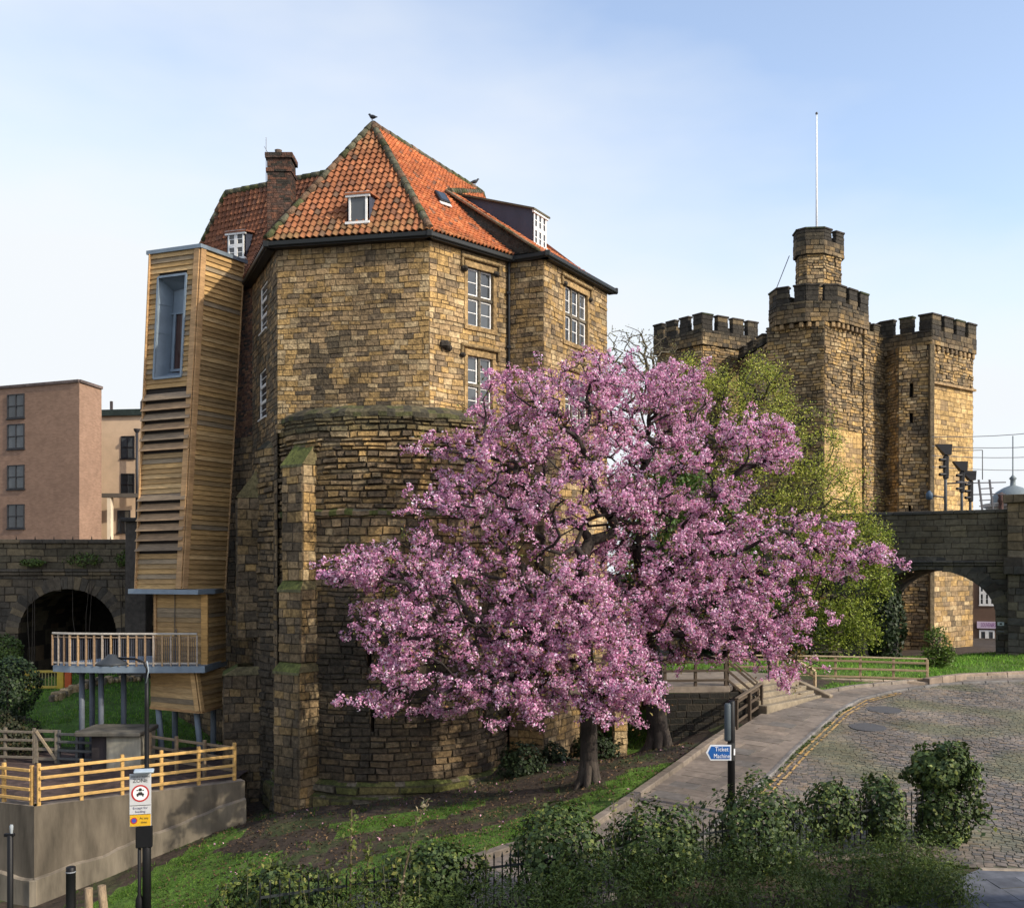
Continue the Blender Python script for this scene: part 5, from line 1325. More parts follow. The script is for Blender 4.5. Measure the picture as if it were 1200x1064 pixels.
for x in xs2:
    for y in ys2:
        if inpoly(tp_, np.array([x + .2]), np.array([y + .2]))[0]:
            z = lambda a, b: TZ - .2 + .05 * nz3(a * 1.5, b * 1.5, 0)
            mb.add([(x, y, z(x, y)), (x + .4, y, z(x + .4, y)), (x + .4, y + .4, z(x + .4, y + .4)), (x, y + .4, z(x, y + .4))], [(0, 1, 2, 3)], mixc((.055, .035, .03), (.09, .06, .05), random.random()), True)
structure(mb.build('terrace_ground', M_GROUND))

# ------------------------------------------------------------------ timber fences
def rail_fence(name, pts, h, nrail, npost, col, label, cat='fence', group=None, top=None, pw=.1, rw_=.05, rh=.09, zf=None, first=True, cap=None):
    pts = [Vector(p) for p in pts]
    o = thing(name, tuple(pts[0]), label, cat, group)
    seglen = [(b - a).length for a, b in zip(pts[:-1], pts[1:])]
    posts = []
    for (a, b), L, n in zip(zip(pts[:-1], pts[1:]), seglen, npost):
        for i in range(n + 1):
            if i == 0 and posts: continue
            posts.append((lerp(a, b, i / n), (b - a).normalized()))
    for p, d in posts:
        mb = MB(); mb.obox(p + up * (h / 2 - .1), Vector((d.x, d.y, 0)).normalized() * pw / 2, Vector((-d.y, d.x, 0)).normalized() * pw / 2, up * (h / 2 + .1), vary(col, .85, 1.1), .012); mb.build('post', M_RAIL, o)
    for a, b in zip(pts[:-1], pts[1:]):
        nr = (b - a).normalized().cross(up).normalized() * (pw / 2 + rw_ / 2)
        for k in range(nrail):
            z = h * (k + .62) / nrail - (.02 if k == nrail - 1 else 0) + random.uniform(-.01, .01); mb = MB()
            mb.beam(a + nr + up * z, b + nr + up * z, rw_, rh, vary(col, .82, 1.12), bev=.01); mb.build('rail', M_RAIL, o)
        if cap:
            mb = MB(); mb.beam(a + up * (h + .03), b + up * (h + .03), .15, .06, cap, bev=.012); mb.build('handrail', M_RAIL, o)
    return o
YEL = (.52, .32, .11)
f0 = Kc + Vector((.08, .12, .0)); f1 = Tc + Vector((-.35, .05, 0)); f0.z = f1.z = TZ
rail_fence('timber_fence', [f0, f1], 1.22, 4, [5], YEL, 'new yellow timber fence along the front of the concrete wall')
rail_fence('timber_fence', [Vector((-22, 33.0, TZ)), Kc + Vector((-.16, .2, 0))], 1.15, 4, [8], YEL, 'new yellow timber fence returning left from the wall corner')
rail_fence('timber_fence', [f1 + Vector((-.1, .3, 0)), Vector((-12.6, 35.6, TZ))], 1.12, 3, [3], (.22, .16, .10), 'weathered brown timber fence behind the yellow fence')
GRW = (.17, .145, .11)
g0, g1 = P(-60, 893, 37.5), P(40, 893, 37.0); rail_fence('timber_fence', [Vector((g0.x, g0.y, TZ - .2)), Vector((g1.x, g1.y, TZ - .2))], 1.25, 4, [3], GRW, 'old grey timber fence beside the dark bush on the terrace')
gt = thing('timber_gate', (g1.x, g1.y, TZ - .2), 'old grey timber gate with diagonal brace on the terrace', 'gate')
ga, gb = Vector((g1.x + .1, g1.y, TZ - .2)), P(66, 893, 36.9); gb.z = TZ - .2; gc = P(112, 893, 36.6); gc.z = TZ - .2
mb = MB()
for p in (ga, gb): mb.beam(p, p + up * 1.2, .1, .1, GRW, up=Vector((0, 1, 0)), bev=.01)
for z in (.15, .5, .85, 1.15): mb.beam(ga + up * z, gb + up * z, .05, .1, GRW)
mb.beam(ga + up * 1.15 + Vector((0, -.06, 0)), gb + up * .15 + Vector((0, -.06, 0)), .04, .09, (.33, .26, .17)); mb.build('frame', M_RAIL, gt)
rail_fence('timber_fence', [gb + Vector((.1, 0, 0)), gc], 1.2, 4, [2], (.10, .10, .095), 'dark grey timber fence between the old gate and stone block')
sbk = thing('stone_block', (-14.0, 36.4, TZ - .2), 'rendered stone block with dark slab top under the walkway', 'plinth')
mb = MB(); mb.box(-14.15, -12.95, 35.7, 37.2, TZ - .25, -6.02, (.30, .28, .22), .02); mb.box(-14.75, -14.15, 35.9, 37.2, TZ - .25, -6.02, (.06, .05, .05), .02); mb.build('body', M_CONC, sbk)
mb = MB(); mb.box(-15.2, -12.9, 35.5, 37.4, -6.02, -5.86, (.12, .11, .09), .03); mb.build('slab', M_CONC, sbk)
bar = P(52, 806, 46); by = gz(bar.x, bar.y); bo = thing('barrier', (bar.x, bar.y, by), 'yellow and orange site barrier below the viaduct arch', 'barrier')
mb = MB()
for x in (-.9, .55): mb.box(bar.x + x, bar.x + x + .3, bar.y, bar.y + .1, by, by + 1.0, (.55, .38, .05), .02)
for z in (.15, .85): mb.box(bar.x - .6, bar.x + .55, bar.y + .02, bar.y + .08, by + z, by + z + .12, (.50, .36, .07), .02)
for k in range(8): mb.box(bar.x - .55 + k * .14, bar.x - .51 + k * .14, bar.y + .03, bar.y + .07, by + .27, by + .85, (.30, .26, .10))
mb.box(bar.x + .9, bar.x + 1.2, bar.y, bar.y + .12, by, by + 1.0, (.50, .10, .03), .02); mb.build('panel', M_METAL, bo)
# rubble edging of the back lawn
mb = MB()
for i in range(46):
    t = i / 45; p = P(lerp(62, 160, t), lerp(824, 786, t), lerp(44.5, 48.5, t)); z = gz(p.x, p.y)
    mb.obox((p.x, p.y, z + .08), (random.uniform(.1, .28), random.uniform(-.1, .1), 0), (random.uniform(-.05, .05), random.uniform(.1, .2), 0), (0, 0, random.uniform(.08, .25)), pal(random, [(1, TAN), (1, PALE), (1, GREY)]), .05)
o = mb.build('rubble_edging', M_STONE, None, (-19, 46, -6)); tag(o, 'low rubble stone edging along the top of the back lawn', 'edging')

# ------------------------------------------------------------------ footbridge over the ditch and its steps
DKZ = -4.55
fb = thing('footbridge', (2.0, 37.3, -7), 'stone faced footbridge deck leading from the gatehouse over the ditch', 'footbridge')
mb = MB(); dpoly = [(1.9, 37.25), (8.05, 38.0), (8.4, 38.75), (11.3, 41.8), (8.5, 44), (4.2, 42), (3.2, 39.5)]
mb.prism(dpoly, DKZ - .22, DKZ, (.2, .165, .13)); mb.build('deck', M_PAVE, fb)
mb = MB(); wall(mb, [('L', (5.6, 37.55), (8.05, 37.95)), ('L', (8.05, 37.95), (9.2, 38.4))], -7.6, DKZ - .22, colf=lambda u, z, m, rd, si: pal(rd, [(3, (.012, .011, .009)), (3, (.009, .009, .007)), (1, (.02, .017, .012))]), ch=(.2, .3), bl=(.3, .6), seed=300)  # front facing near black: tree shade put into the stone colour
wall(mb, [('L', (5.5, 41.5), (5.6, 37.55))], -7.6, DKZ - .22, colf=sooty_col, seed=301)
wall(mb, [('L', (1.5, 43.5), (6, 43.2))], -8.6, DKZ - .22, colf=sooty_col, seed=302); mb.build('abutment', M_ASHLAR, fb)
mb = MB(); wall(mb, [('L', (3.72, 37.9), (3.72, 37.35)), ('L', (3.72, 37.35), (4.2, 37.42)), ('L', (4.2, 37.42), (4.2, 37.95))], -8, DKZ - .22, colf=lambda u, z, m, rd, si: pal(rd, [(3, PALE), (3, OCHRE), (1, BROWN)]), seed=303); mb.build('pier', M_STONE, fb)
RLD = (.075, .055, .038)
def br_rail(pts, label, npost, group='dark timber railings of the footbridge'):
    return rail_fence('timber_railing', pts, 1.05, 3, npost, RLD, label, 'railing', group, pw=.11, cap=(.13, .10, .07))
br_rail([Vector((2.2, 37.45, DKZ)), Vector((7.95, 38.1, DKZ))], 'dark timber railing along the front of the footbridge deck', [5])
st_b = Vector((9.3, 38.0, 0)); st_b.z = zr(38.0) + .08
br_rail([Vector((8.02, 38.15, DKZ)), st_b + Vector((-.15, .15, 0))], 'dark timber railing sloping down beside the stone steps', [1])
p2 = Vector((7.72, 35.2, zr(35.2) + .05)); br_rail([st_b + Vector((-.05, -.05, 0)), p2], 'dark timber railing along the path edge below the steps', [2])
stp = thing('stone_steps', (9.6, 39.6, -5.5), 'short flight of wide stone steps rising from the path', 'steps')
e0, e1 = Vector((8.15, 38.75, 0)), Vector((11.1, 41.85, 0)); ed = (e1 - e0).normalized(); dn_ = Vector((ed.y, -ed.x, 0))
nst = 5; z_b = zr(39.5) + .08
for k in range(nst):
    mb = MB(); z1_ = lerp(DKZ - .02, z_b, (k + .0) / nst); 
    c0_ = e0 + dn_ * (.33 * k - .3); c1_ = e1 + dn_ * (.33 * k - .3)
    mb.obox((c0_ + c1_) / 2 + dn_ * .33 + up * (z1_ - .4), ed * (e1 - e0).length / 2, dn_ * .33, up * .4, (.22, .18, .125), .02); mb.build('step', M_PAVE, stp)
mb = MB(); a = e1 + ed * .15 - dn_ * .3 + up * (DKZ + .12); b = e1 + ed * .15 + dn_ * 1.9 + up * (z_b + .15); mb.beam(a - up * .4, b - up * .35, .3, .8, (.23, .185, .13), bev=.03); mb.build('cheek_wall', M_PAVE, stp)
RLT = (.34, .25, .15)
a = e1 + ed * .35 - dn_ * .5 + up * DKZ; b = e1 + ed * .35 + dn_ * 1.2 + up * (z_b + .1)
rail_fence('timber_railing', [a, b], .95, 2, [2], RLT, 'pale timber railing on the right side of the stone steps', 'railing', pw=.1, cap=(.42, .32, .2))
fr = [(9.6, 45.7), (13.2, 45.2), (15.2, 44.7), (17.8, 43.9)]
rail_fence('timber_railing', [Vector((x, y, zr(y) + .0)) for x, y in fr], 1.05, 3, [3, 2, 2], RLT, 'long pale timber railing round the far lawn beside the lane', 'railing', pw=.11, cap=(.44, .34, .21))
kerb('path_edging', [Vector((x - .1, y - .35, 0)) for x, y in fr[1:]], .25, .16, (.36, .28, .2), seed=8)
# bench under the far trees
bp = P(968, 765, 52); bz = gz(bp.x, bp.y)
bn = thing('bench', (bp.x, bp.y, bz), 'weathered wooden bench in front of the dark ivy', 'bench')
mb = MB(); [mb.beam((bp.x - .75, bp.y - .2 + .12 * k, bz + .45), (bp.x + .75, bp.y - .2 + .12 * k, bz + .45), .1, .04, (.2, .16, .12)) for k in range(4)]; mb.build('seat', M_RAIL, bn)
mb = MB(); [mb.beam((bp.x - .75, bp.y + .25, bz + .6 + .15 * k), (bp.x + .75, bp.y + .25, bz + .6 + .15 * k), .04, .09, (.2, .16, .12)) for k in range(3)]; mb.build('backrest', M_RAIL, bn)
for dx in (-.68, .68):
    for dy in (-.18, .25): mb = MB(); mb.beam((bp.x + dx, bp.y + dy, bz), (bp.x + dx, bp.y + dy, bz + (.45 if dy < 0 else .95)), .07, .07, (.18, .15, .11), up=Vector((0, 1, 0))); mb.build('leg', M_RAIL, bn)

# ------------------------------------------------------------------ street furniture
# lamp post with zone sign
lx = (172 - 600) * 26 / F; ly = 26.0; lg = gz(lx, ly)
ZL = lambda py: (HZ - py) * 26 / F
lamp = thing('street_lamp', (lx, ly, lg), 'tall black street lamp with dish shade standing left of the gatehouse', 'street lamp')
mb = MB(); mb.tube([(lx, ly, lg - .2), (lx, ly, lg + 2.1), (lx, ly, lg + 2.2), (lx, ly, ZL(830)), (lx, ly, ZL(790))], [.11, .11, .065, .055, .05], 10, (.007, .007, .008)); mb.tube([(lx, ly, ZL(795)), (lx + .0, ly, ZL(783)), (lx - .07, ly, ZL(776)), (lx - .3, ly, ZL(772)), (lx - .75, ly, ZL(771))], .03, 8, (.007, .007, .008)); mb.build('pole', M_METAL, lamp)
mb = MB(); sxp = (131 - 600) * 26 / F
mb.lathe((sxp, ly, ZL(778)), [(.0, .26), (.10, .24), (.16, .16), (.36, .04), (.40, -.02), (.36, -.01), (.1, .06), (0, .07)], 20, (.035, .04, .045)); mb.build('shade', M_METAL, lamp)
mb = MB(); mb.lathe((sxp, ly, ZL(779)), [(.0, -.05), (.12, -.02), (.15, .04)], 12, (.55, .55, .5)); mb.build('lens', M_PAINT, lamp)
mb = MB(); mb.tube([(lx + .0, ly - .05, ZL(800)), (lx + .08, ly - .1, ZL(785)), (lx + .04, ly - .1, ZL(774))], .014, 6, (.3, .35, .38)); mb.build('cable', M_METAL, lamp)
zs_ = thing('traffic_sign', (lx - .2, ly - .1, lg), 'white restricted zone sign with red ring and yellow plate on its own black post', 'sign')
sp = lx - .18
mb = MB(); mb.tube([(sp, ly - .02, lg - .2), (sp, ly - .02, lg + .75), (sp, ly - .02, lg + .9), (sp, ly - .02, ZL(915))], [.10, .10, .045, .045], 10, (.007, .007, .008)); mb.build('post', M_METAL, zs_)
sc_ = P(164.5, 937, 25.85); es_ = Vector((.97, .24, 0)).normalized(); ns_ = Vector((es_.y, -es_.x, 0)); hw, hh = .26, .665
mb = MB(); mb.obox(sc_, es_ * hw, ns_ * .012, up * hh, (.50, .50, .50), .006); bd = mb.build('sign_board', M_PAINT, zs_)
def face(x, z): return sc_ + es_ * x + up * z + ns_ * .016
mb = MB()
def rect(x0, x1, z0, z1, c, l=0): mb.quad(face(x0, z0) + ns_ * l, face(x1, z0) + ns_ * l, face(x1, z1) + ns_ * l, face(x0, z1) + ns_ * l, c)
rect(-hw + .01, hw - .01, -hh + .01, -hh + .30, (.62, .36, .02)); mb.build('yellow_plate', M_PAINT, bd)
mb = MB()
rect(-hw + .01, hw - .01, -.37, -.355, (.03, .03, .03)); rect(-hw + .01, hw - .01, -.14, -.125, (.03, .03, .03))
text_into(mb, 'PEDESTRIAN', face(0, .585), es_, up, .075, (.03, .03, .03), width=.44); text_into(mb, 'ZONE', face(0, .485), es_, up, .13, (.03, .03, .03), width=.36)
text_into(mb, 'Except for', face(0, -.2), es_, up, .085, (.05, .05, .12)); text_into(mb, 'loading', face(0, -.29), es_, up, .085, (.05, .05, .12))
text_into(mb, 'At any', face(.09, -.46), es_, up, .08, (.03, .03, .03), lift=.008); text_into(mb, 'time', face(.09, -.56), es_, up, .08, (.03, .03, .03), lift=.008)
mb.build('lettering', M_PAINT, bd)
mb = MB(); n = 28; c0 = (0, .17)
def annulus(cx_, cz_, r0, r1, c, l):
    for i in range(n):
        a0, a1 = 2 * math.pi * i / n, 2 * math.pi * (i + 1) / n
        mb.quad(*[face(cx_ + r * math.cos(a), cz_ + r * math.sin(a)) + ns_ * l for r, a in ((r0, a0), (r1, a0), (r1, a1), (r0, a1))], c)
annulus(0, .17, .175, .215, (.42, .03, .03), .003); annulus(0, .17, .0, .175, (.78, .78, .76), .002)
annulus(-.15, -.51, .0, .075, (.05, .08, .35), .006); annulus(-.15, -.51, .055, .08, (.42, .03, .03), .008)
mb.build('ring', M_PAINT, bd)
mb = MB()   # motorcycle above car
def P2(pts_, c=(.03, .03, .03), l=.006): mb.add([face(x, z) + ns_ * l for x, z in pts_], [tuple(range(len(pts_)))], c)
P2([(-.09, .12), (.09, .12), (.09, .165), (.055, .17), (.04, .205), (-.04, .205), (-.055, .17), (-.09, .165)]); P2([(-.08, .09), (-.045, .09), (-.045, .12), (-.08, .12)]); P2([(.045, .09), (.08, .09), (.08, .12), (.045, .12)])
P2([(-.03, .225), (.03, .225), (.045, .265), (.02, .30), (-.02, .30), (-.045, .265)]); P2([(-.09, .235), (-.05, .235), (-.05, .26), (-.09, .26)]); P2([(.05, .235), (.09, .235), (.09, .26), (.05, .26)])
mb.build('symbol', M_PAINT, bd)
mb = MB(); t_ = face(.1, hh + .09); mb.obox(t_ + ns_ * .14, es_ * .24, ns_ * .1 + up * -.02, up * .03 + ns_ * .01, (.35, .42, .48), .02); mb.beam(t_ + ns_ * .05 + es_ * .15, Vector((lx, ly, t_.z - .03)), .03, .03, (.02, .02, .02)); mb.build('sign_light', M_METAL, zs_)
mb = MB(); fbx = P(169, 980, 25.95); mb.obox(fbx, es_ * .2, ns_ * .08, up * .27, (.007, .007, .008), .02); mb.build('feeder_box', M_METAL, zs_)
def bollard(px, ytop, Y, label):
    x = (px - 600) * Y / F; g = gz(x, Y); h = (HZ - ytop) * Y / F - g
    o = thing('bollard', (x, Y, g), label, 'bollard')
    mb = MB(); mb.lathe((x, Y, g), [(.13, -.2), (.13, .1), (.115, .12), (.115, h - .16), (.12, h - .15), (.12, h - .10), (.115, h - .09), (.115, h - .015), (.095, h), (0, h + .005)], 16, (.007, .007, .008)); mb.build('body', M_METAL, o)
    mb = MB(); mb.lathe((x, Y, g), [(.122, h - .14), (.122, h - .11)], 16, (.25, .26, .28)); mb.build('band', M_METAL, o)
bollard(83, 1015, 25.5, 'black round bollard in front of the concrete retaining wall')
x = (12 - 600) * 26.5 / F; g = gz(x, 26.5); h = (HZ - 978) * 26.5 / F - g
o = thing('marker_post', (x, 26.5, g), 'slim black post with small grey lamp at the far left edge', 'post')
mb = MB(); mb.lathe((x, 26.5, g), [(.075, -.2), (.075, h - .02), (.05, h)], 12, (.007, .007, .008)); mb.obox((x - .02, 26.5, h + g + .0), (.13, 0, 0), (0, .05, 0), (0, 0, .04), (.007, .007, .008), .01); mb.build('pole', M_METAL, o)
mb = MB(); mb.lathe((x + .03, 26.5, h + g + .03), [(.03, 0), (.045, .1), (.05, .2), (.03, .24)], 10, (.30, .33, .35)); mb.build('lamp', M_METAL, o)
for px, yt, tilt, lb in ((104, 1040, 0, 'upright cut wooden stake beside the black bollard'), (119, 1037, -.14, 'leaning cut wooden stake right of the upright one')):
    x = (px - 600) * 25.6 / F; g = gz(x, 25.6); h = (HZ - yt) * 25.6 / F - g
    mb = MB(); mb.tube([(x - tilt, 25.6, g - .2), (x, 25.6, g + h - .01), (x, 25.6, g + h)], [.11, .10, .085], 10, (.26, .19, .12)); tag(mb.build('wooden_stake', M_BARK, None, (x, 25.6, g)), lb, 'stake', 'wooden stakes near the bollard')
# fingerpost
fx = (857 - 600) * 26 / F; fg = zr(26) + .08
fpo = thing('fingerpost', (fx, 26, fg), 'black fingerpost with blue arrow sign standing on the path', 'signpost')
mb = MB(); mb.tube([(fx, 26, fg - .1), (fx, 26, ZL(822)), (fx, 26, ZL(820.5))], [.095, .095, .07], 14, (.007, .007, .008)); mb.lathe((fx, 26, fg), [(.14, 0), (.14, .25), (.095, .32)], 14, (.007, .007, .008)); mb.build('post', M_METAL, fpo)
mb = MB(); mb.tube([(fx - .12, 25.88, ZL(867)), (fx - .12, 25.88, ZL(865)), (fx - .12, 25.88, ZL(825)), (fx - .12, 25.88, ZL(823))], [.07, .085, .085, .06], 12, (.06, .075, .085)); mb.build('lamp_tube', M_METAL, fpo)
mb = MB(); ah, z0, z1 = .0, ZL(889.5), ZL(871.5); xl, xt, xr = (832.5 - 600) * 25.86 / F, (827.5 - 600) * 25.86 / F, (857 - 600) * 25.86 / F; zm2 = (z0 + z1) / 2
def flat(pts_, y, th, c):
    n = len(pts_); mb.add([(x, y, z) for x, z in pts_] + [(x, y + th, z) for x, z in pts_], [tuple(range(n)), tuple(range(n, 2 * n))[::-1]] + [(i, (i + 1) % n, n + (i + 1) % n, n + i) for i in range(n)], c)
flat([(xt, zm2), (xl, z0), (xr, z0), (xr, z1), (xl, z1)], 25.86, .03, (.72, .74, .76)); arm = mb.build('sign_arm', M_PAINT, fpo)
mb = MB(); k = .035; flat([(xt + k * 1.4, zm2), (xl + k * .6, z0 + k), (xr - k, z0 + k), (xr - k, z1 - k), (xl + k * .6, z1 - k)], 25.853, .006, (.015, .10, .34)); mb.build('blue_panel', M_PAINT, arm)
mb = MB(); xc = (xl + xr) / 2 + .02
text_into(mb, 'Ticket', (xc, 25.848, zm2 + .085), (1, 0, 0), (0, 0, 1), .155, (.80, .82, .85), width=.34); text_into(mb, 'Machine', (xc, 25.848, zm2 - .085), (1, 0, 0), (0, 0, 1), .155, (.80, .82, .85), width=.40); mb.build('lettering', M_PAINT, arm)
mb = MB(); mb.lathe((fx, 26, ZL(880)), [(.098, -.22), (.10, -.2), (.10, .2), (.098, .22)], 14, (.03, .03, .03)); mb.obox((fx + .06, 25.905, ZL(880)), (.02, .008, 0), (0, .003, 0), (0, 0, .08), (.7, .7, .72)); mb.build('collar', M_METAL, fpo)
# spiked iron railings in front
ir = thing('iron_railing', (-2.6, 19, -6.9), 'black spiked iron railing half buried in the ivy hedge', 'railing')
FL = [Vector((-4.5, 18.3, 0)), Vector((-2.4, 19.1, 0)), Vector((0.6, 20.1, 0)), Vector((4.5, 21.9, 0)), Vector((7.6, 23.1, 0)), Vector((9.75, 24.0, 0))]
pk = []
for a, b in zip(FL[:-1], FL[1:]):
    n = int((b - a).length / .165)
    for i in range(n): pk.append(lerp(a, b, i / n))
mbr = MB()
for i, p in enumerate(pk):
    z = zr(p.y) + .05; mb = MB(); c = (.02, .022, .022)
    mb.tube([p + up * z, p + up * (z + 1.12), p + up * (z + 1.14), p + up * (z + 1.24)], [.014, .014, .024, .003], 6, c); mb.build('picket', M_METAL, ir)
for a, b in zip(FL[:-1], FL[1:]):
    for h in (.2, 1.0): mbr.beam(a + up * (zr(a.y) + h), b + up * (zr(b.y) + h), .02, .045, (.03, .035, .035))
mbr.build('rail', M_METAL, ir)
# ------------------------------------------------------------------ vegetation
def unit(v): return v / np.maximum(np.linalg.norm(v, axis=-1, keepdims=True), 1e-9)
def leaf_quads(pts, nrm, size, pal_, rs, asp=.6, bend=.25):
    """one folded leaf (two quads' worth of outline in a kite) at each point"""
    n = len(pts); r = unit(rs.normal(size=(n, 3)))
    N = unit(nrm); T = unit(np.cross(N, r)); B_ = np.cross(N, T)
    s = size * rs.uniform(.65, 1.25, (n, 1))
    a = pts - T * s * .5; c = pts + T * s * .5 - N * s * bend
    b = pts + B_ * s * asp * .5 + T * s * .06; d = pts - B_ * s * asp * .5 + T * s * .06
    V = np.stack([a, b, c, d], 1).reshape(-1, 3); Fq = np.arange(4 * n).reshape(n, 4)
    w_ = np.array([p[0] for p in pal_], float); ci = rs.choice(len(pal_), n, p=w_ / w_.sum())
    C = np.array([p[1] for p in pal_])[ci] * rs.uniform(.8, 1.2, (n, 1))
    return V, Fq, C
def merge(parts):
    o = 0; V = []; Fq = []; C = []
    for v, f_, c in parts: V.append(v); Fq.append(f_ + o); C.append(c); o += len(v)
    return np.concatenate(V), np.concatenate(Fq), np.concatenate(C)

def skeleton(trunk, tips, rs, step=.4, bow=.12, up_pen=.0):
    """tips joined one by one to the nearest part of the tree already grown"""
    pos = [np.array(p, float) for p in trunk]; par = [-1] + list(range(len(trunk) - 1)); leafw = np.zeros(0)
    top = pos[-1]; order = np.argsort(np.linalg.norm(tips - top, axis=1))
    plen = [0.0]
    for i in range(1, len(pos)): plen.append(plen[-1] + np.linalg.norm(pos[i] - pos[i - 1]))
    first = max(0, int(len(trunk) * .45))
    tipn = []
    for k in order:
        t = tips[k]; A_ = np.array(pos[first:]); d = np.linalg.norm(A_ - t, axis=1)
        cost = d + .12 * np.array(plen[first:]) + np.where(A_[:, 2] > t[2] + .4, .5, 0)
        j = int(np.argmin(cost)) + first; L = np.linalg.norm(t - pos[j]); n = max(1, int(L / step))
        off = rs.normal(size=3) * bow * L; off[2] = abs(off[2]) * .7; prev = j; p0 = pos[j].copy()
        for i in range(1, n + 1):
            s = i / n; q = p0 + (t - p0) * s + off * math.sin(math.pi * s) + (rs.normal(size=3) * .03 if i < n else 0)
            pos.append(q); par.append(prev); plen.append(plen[prev] + np.linalg.norm(q - pos[prev])); prev = len(pos) - 1
        tipn.append(prev)
    cnt = np.zeros(len(pos))
    for t in tipn:
        j = t
        while j >= 0: cnt[j] += 1; j = par[j]
    return np.array(pos), np.array(par), cnt
def limb_mesh(pos, par, rad, col, skip=0):
    mb = MB(); ns = 5
    for i in range(1, len(pos)):
        a, b = Vector(pos[par[i]]), Vector(pos[i])
        if (b - a).length < 1e-3: continue
        r0, r1 = rad[par[i]], rad[i]
        if r0 > r1 * 1.8: r0 = r1 * 1.25
        mb.tube([a - (b - a) * .06, b], [r0, r1], 8 if r1 > .08 else 5 if r1 > .02 else 4, vary(col, .8, 1.2), cap=False)
    return mb
def blob_tips(blobs, n, rs, shell=.35):
    """points spread through a union of soft ellipsoids given as photo px, py, rx, ry, depth, depth radius"""
    w_ = np.array([b[2] * b[3] for b in blobs], float) ** .8; w_ /= w_.sum(); out = []
    for b in rs.choice(len(blobs), n, p=w_):
        px, py, rx, ry, Y, ry_ = blobs[b]
        d = unit(rs.normal(size=3)); r = rs.uniform(shell, 1) ** .5
        Yq = Y + d[1] * ry_ * r; s = Yq / F
        out.append(((px - 600 + d[0] * rx * r) * s, Yq, (HZ - py + d[2] * ry * r) * s))
    return np.array(out)

PINK = [(5, (.74, .37, .56)), (4, (.80, .48, .64)), (2, (.86, .62, .73)), (3, (.60, .25, .43)), (1, (.89, .74, .81)), (1.2, (.44, .15, .29))]
BRZ = [(3, (.19, .15, .04)), (3, (.14, .16, .035)), (2, (.22, .11, .045))]
def cherry(name, label, trunk, trad, blobs, ntip, seed, per=11):
    rs = np.random.default_rng(seed)
    base = trunk[0]; o = thing(name, tuple(base), label, 'tree', 'cherry trees in blossom')
    tips = blob_tips(blobs, ntip, rs); tips = np.concatenate([tips, tips[::2] + rs.normal(size=tips[::2].shape) * [.38, .38, .16], tips[1::3] + rs.normal(size=tips[1::3].shape) * [.45, .45, .12]])
    g = gzs(tips[:, 0], tips[:, 1]); tips[:, 2] = np.maximum(tips[:, 2], g + 1.2)
    tr = [];  tq = [np.array(p) for p in trunk]
    for a, b in zip(tq[:-1], tq[1:]):
        for i in range(3): tr.append(a + (b - a) * i / 3)
    tr.append(tq[-1]); pos, par, cnt = skeleton(tr, tips, rs, step=.38, bow=.10)
    rad = .006 + .0062 * cnt ** .52
    nt_ = len(tr); rad[:nt_] = np.linspace(trad, max(trad * .62, rad[nt_ - 1]), nt_)
    mb = limb_mesh(pos, par, rad, (.032, .025, .021))
    b0 = Vector(base)
    for k in range(7):      # root flare
        a = k * .9; d = Vector((math.cos(a), math.sin(a), 0)); mb.tube([b0 + d * trad * .4 + up * .7, b0 + d * trad * .95 + up * .12, b0 + d * trad * 1.9 - up * .22], [trad * .55, trad * .42, trad * .2], 7, (.05, .04, .032), cap=False)
    mb.build('trunk', M_BARK, o)
    # flower clusters strung along the thin twigs, with bare and leafy stretches between
    thin = np.where((cnt <= 9) & (np.arange(len(pos)) >= nt_))[0]
    cs = []; bare = []
    for i in thin:
        a, b = pos[par[i]], pos[i]; k = 8 if cnt[i] <= 2 else 5
        gap = nz3(b[0] * .85 + seed, b[1] * .85, b[2] * 1.1) + .5 * nz3(b[0] * 2.1, b[1] * 2.1, b[2] * 2.4 + seed)
        for _ in range(k):
            p = a + (b - a) * rs.uniform(0, 1)
            if gap < -.38 + rs.normal() * .08: bare.append(p + rs.normal(size=3) * .10)
            else: cs.append(p + rs.normal(size=3) * [.085, .085, .07])
    cs = np.array(cs); n = len(cs); bare = np.array(bare)
    R_ = rs.uniform(.045, .105, (n, 1))
    q = np.repeat(cs, per, 0); d = unit(rs.normal(size=(n * per, 3))); pts = q + d * np.repeat(R_, per, 0)
    tint = np.repeat(rs.normal(0, .2, (n, 1)), per, 0)
    nr = d + rs.normal(size=d.shape) * .35
    Vp, Fp, Cp = leaf_quads(pts, nr, .064, PINK, rs, asp=.95, bend=-.12); Cp = np.clip(Cp * (1 + tint), .02, .92)
    arrays('blossom', Vp, Fp, Cp, M_PETAL, o)
    m = int(n * .5); lp = np.concatenate([cs[rs.integers(0, n, m)] + rs.normal(size=(m, 3)) * .12, np.repeat(bare, 2, 0) + rs.normal(size=(len(bare) * 2, 3)) * .06]); m = len(lp)
    Vl, Fl, Cl = leaf_quads(lp, rs.normal(size=(m, 3)) + [0, 0, .5], .11, BRZ, rs, asp=.45)
    arrays('foliage', Vl, Fl, Cl, M_LEAF, o)
    return o
t1 = P(690, 918, 30); t1.z = gz(t1.x, t1.y) - .05
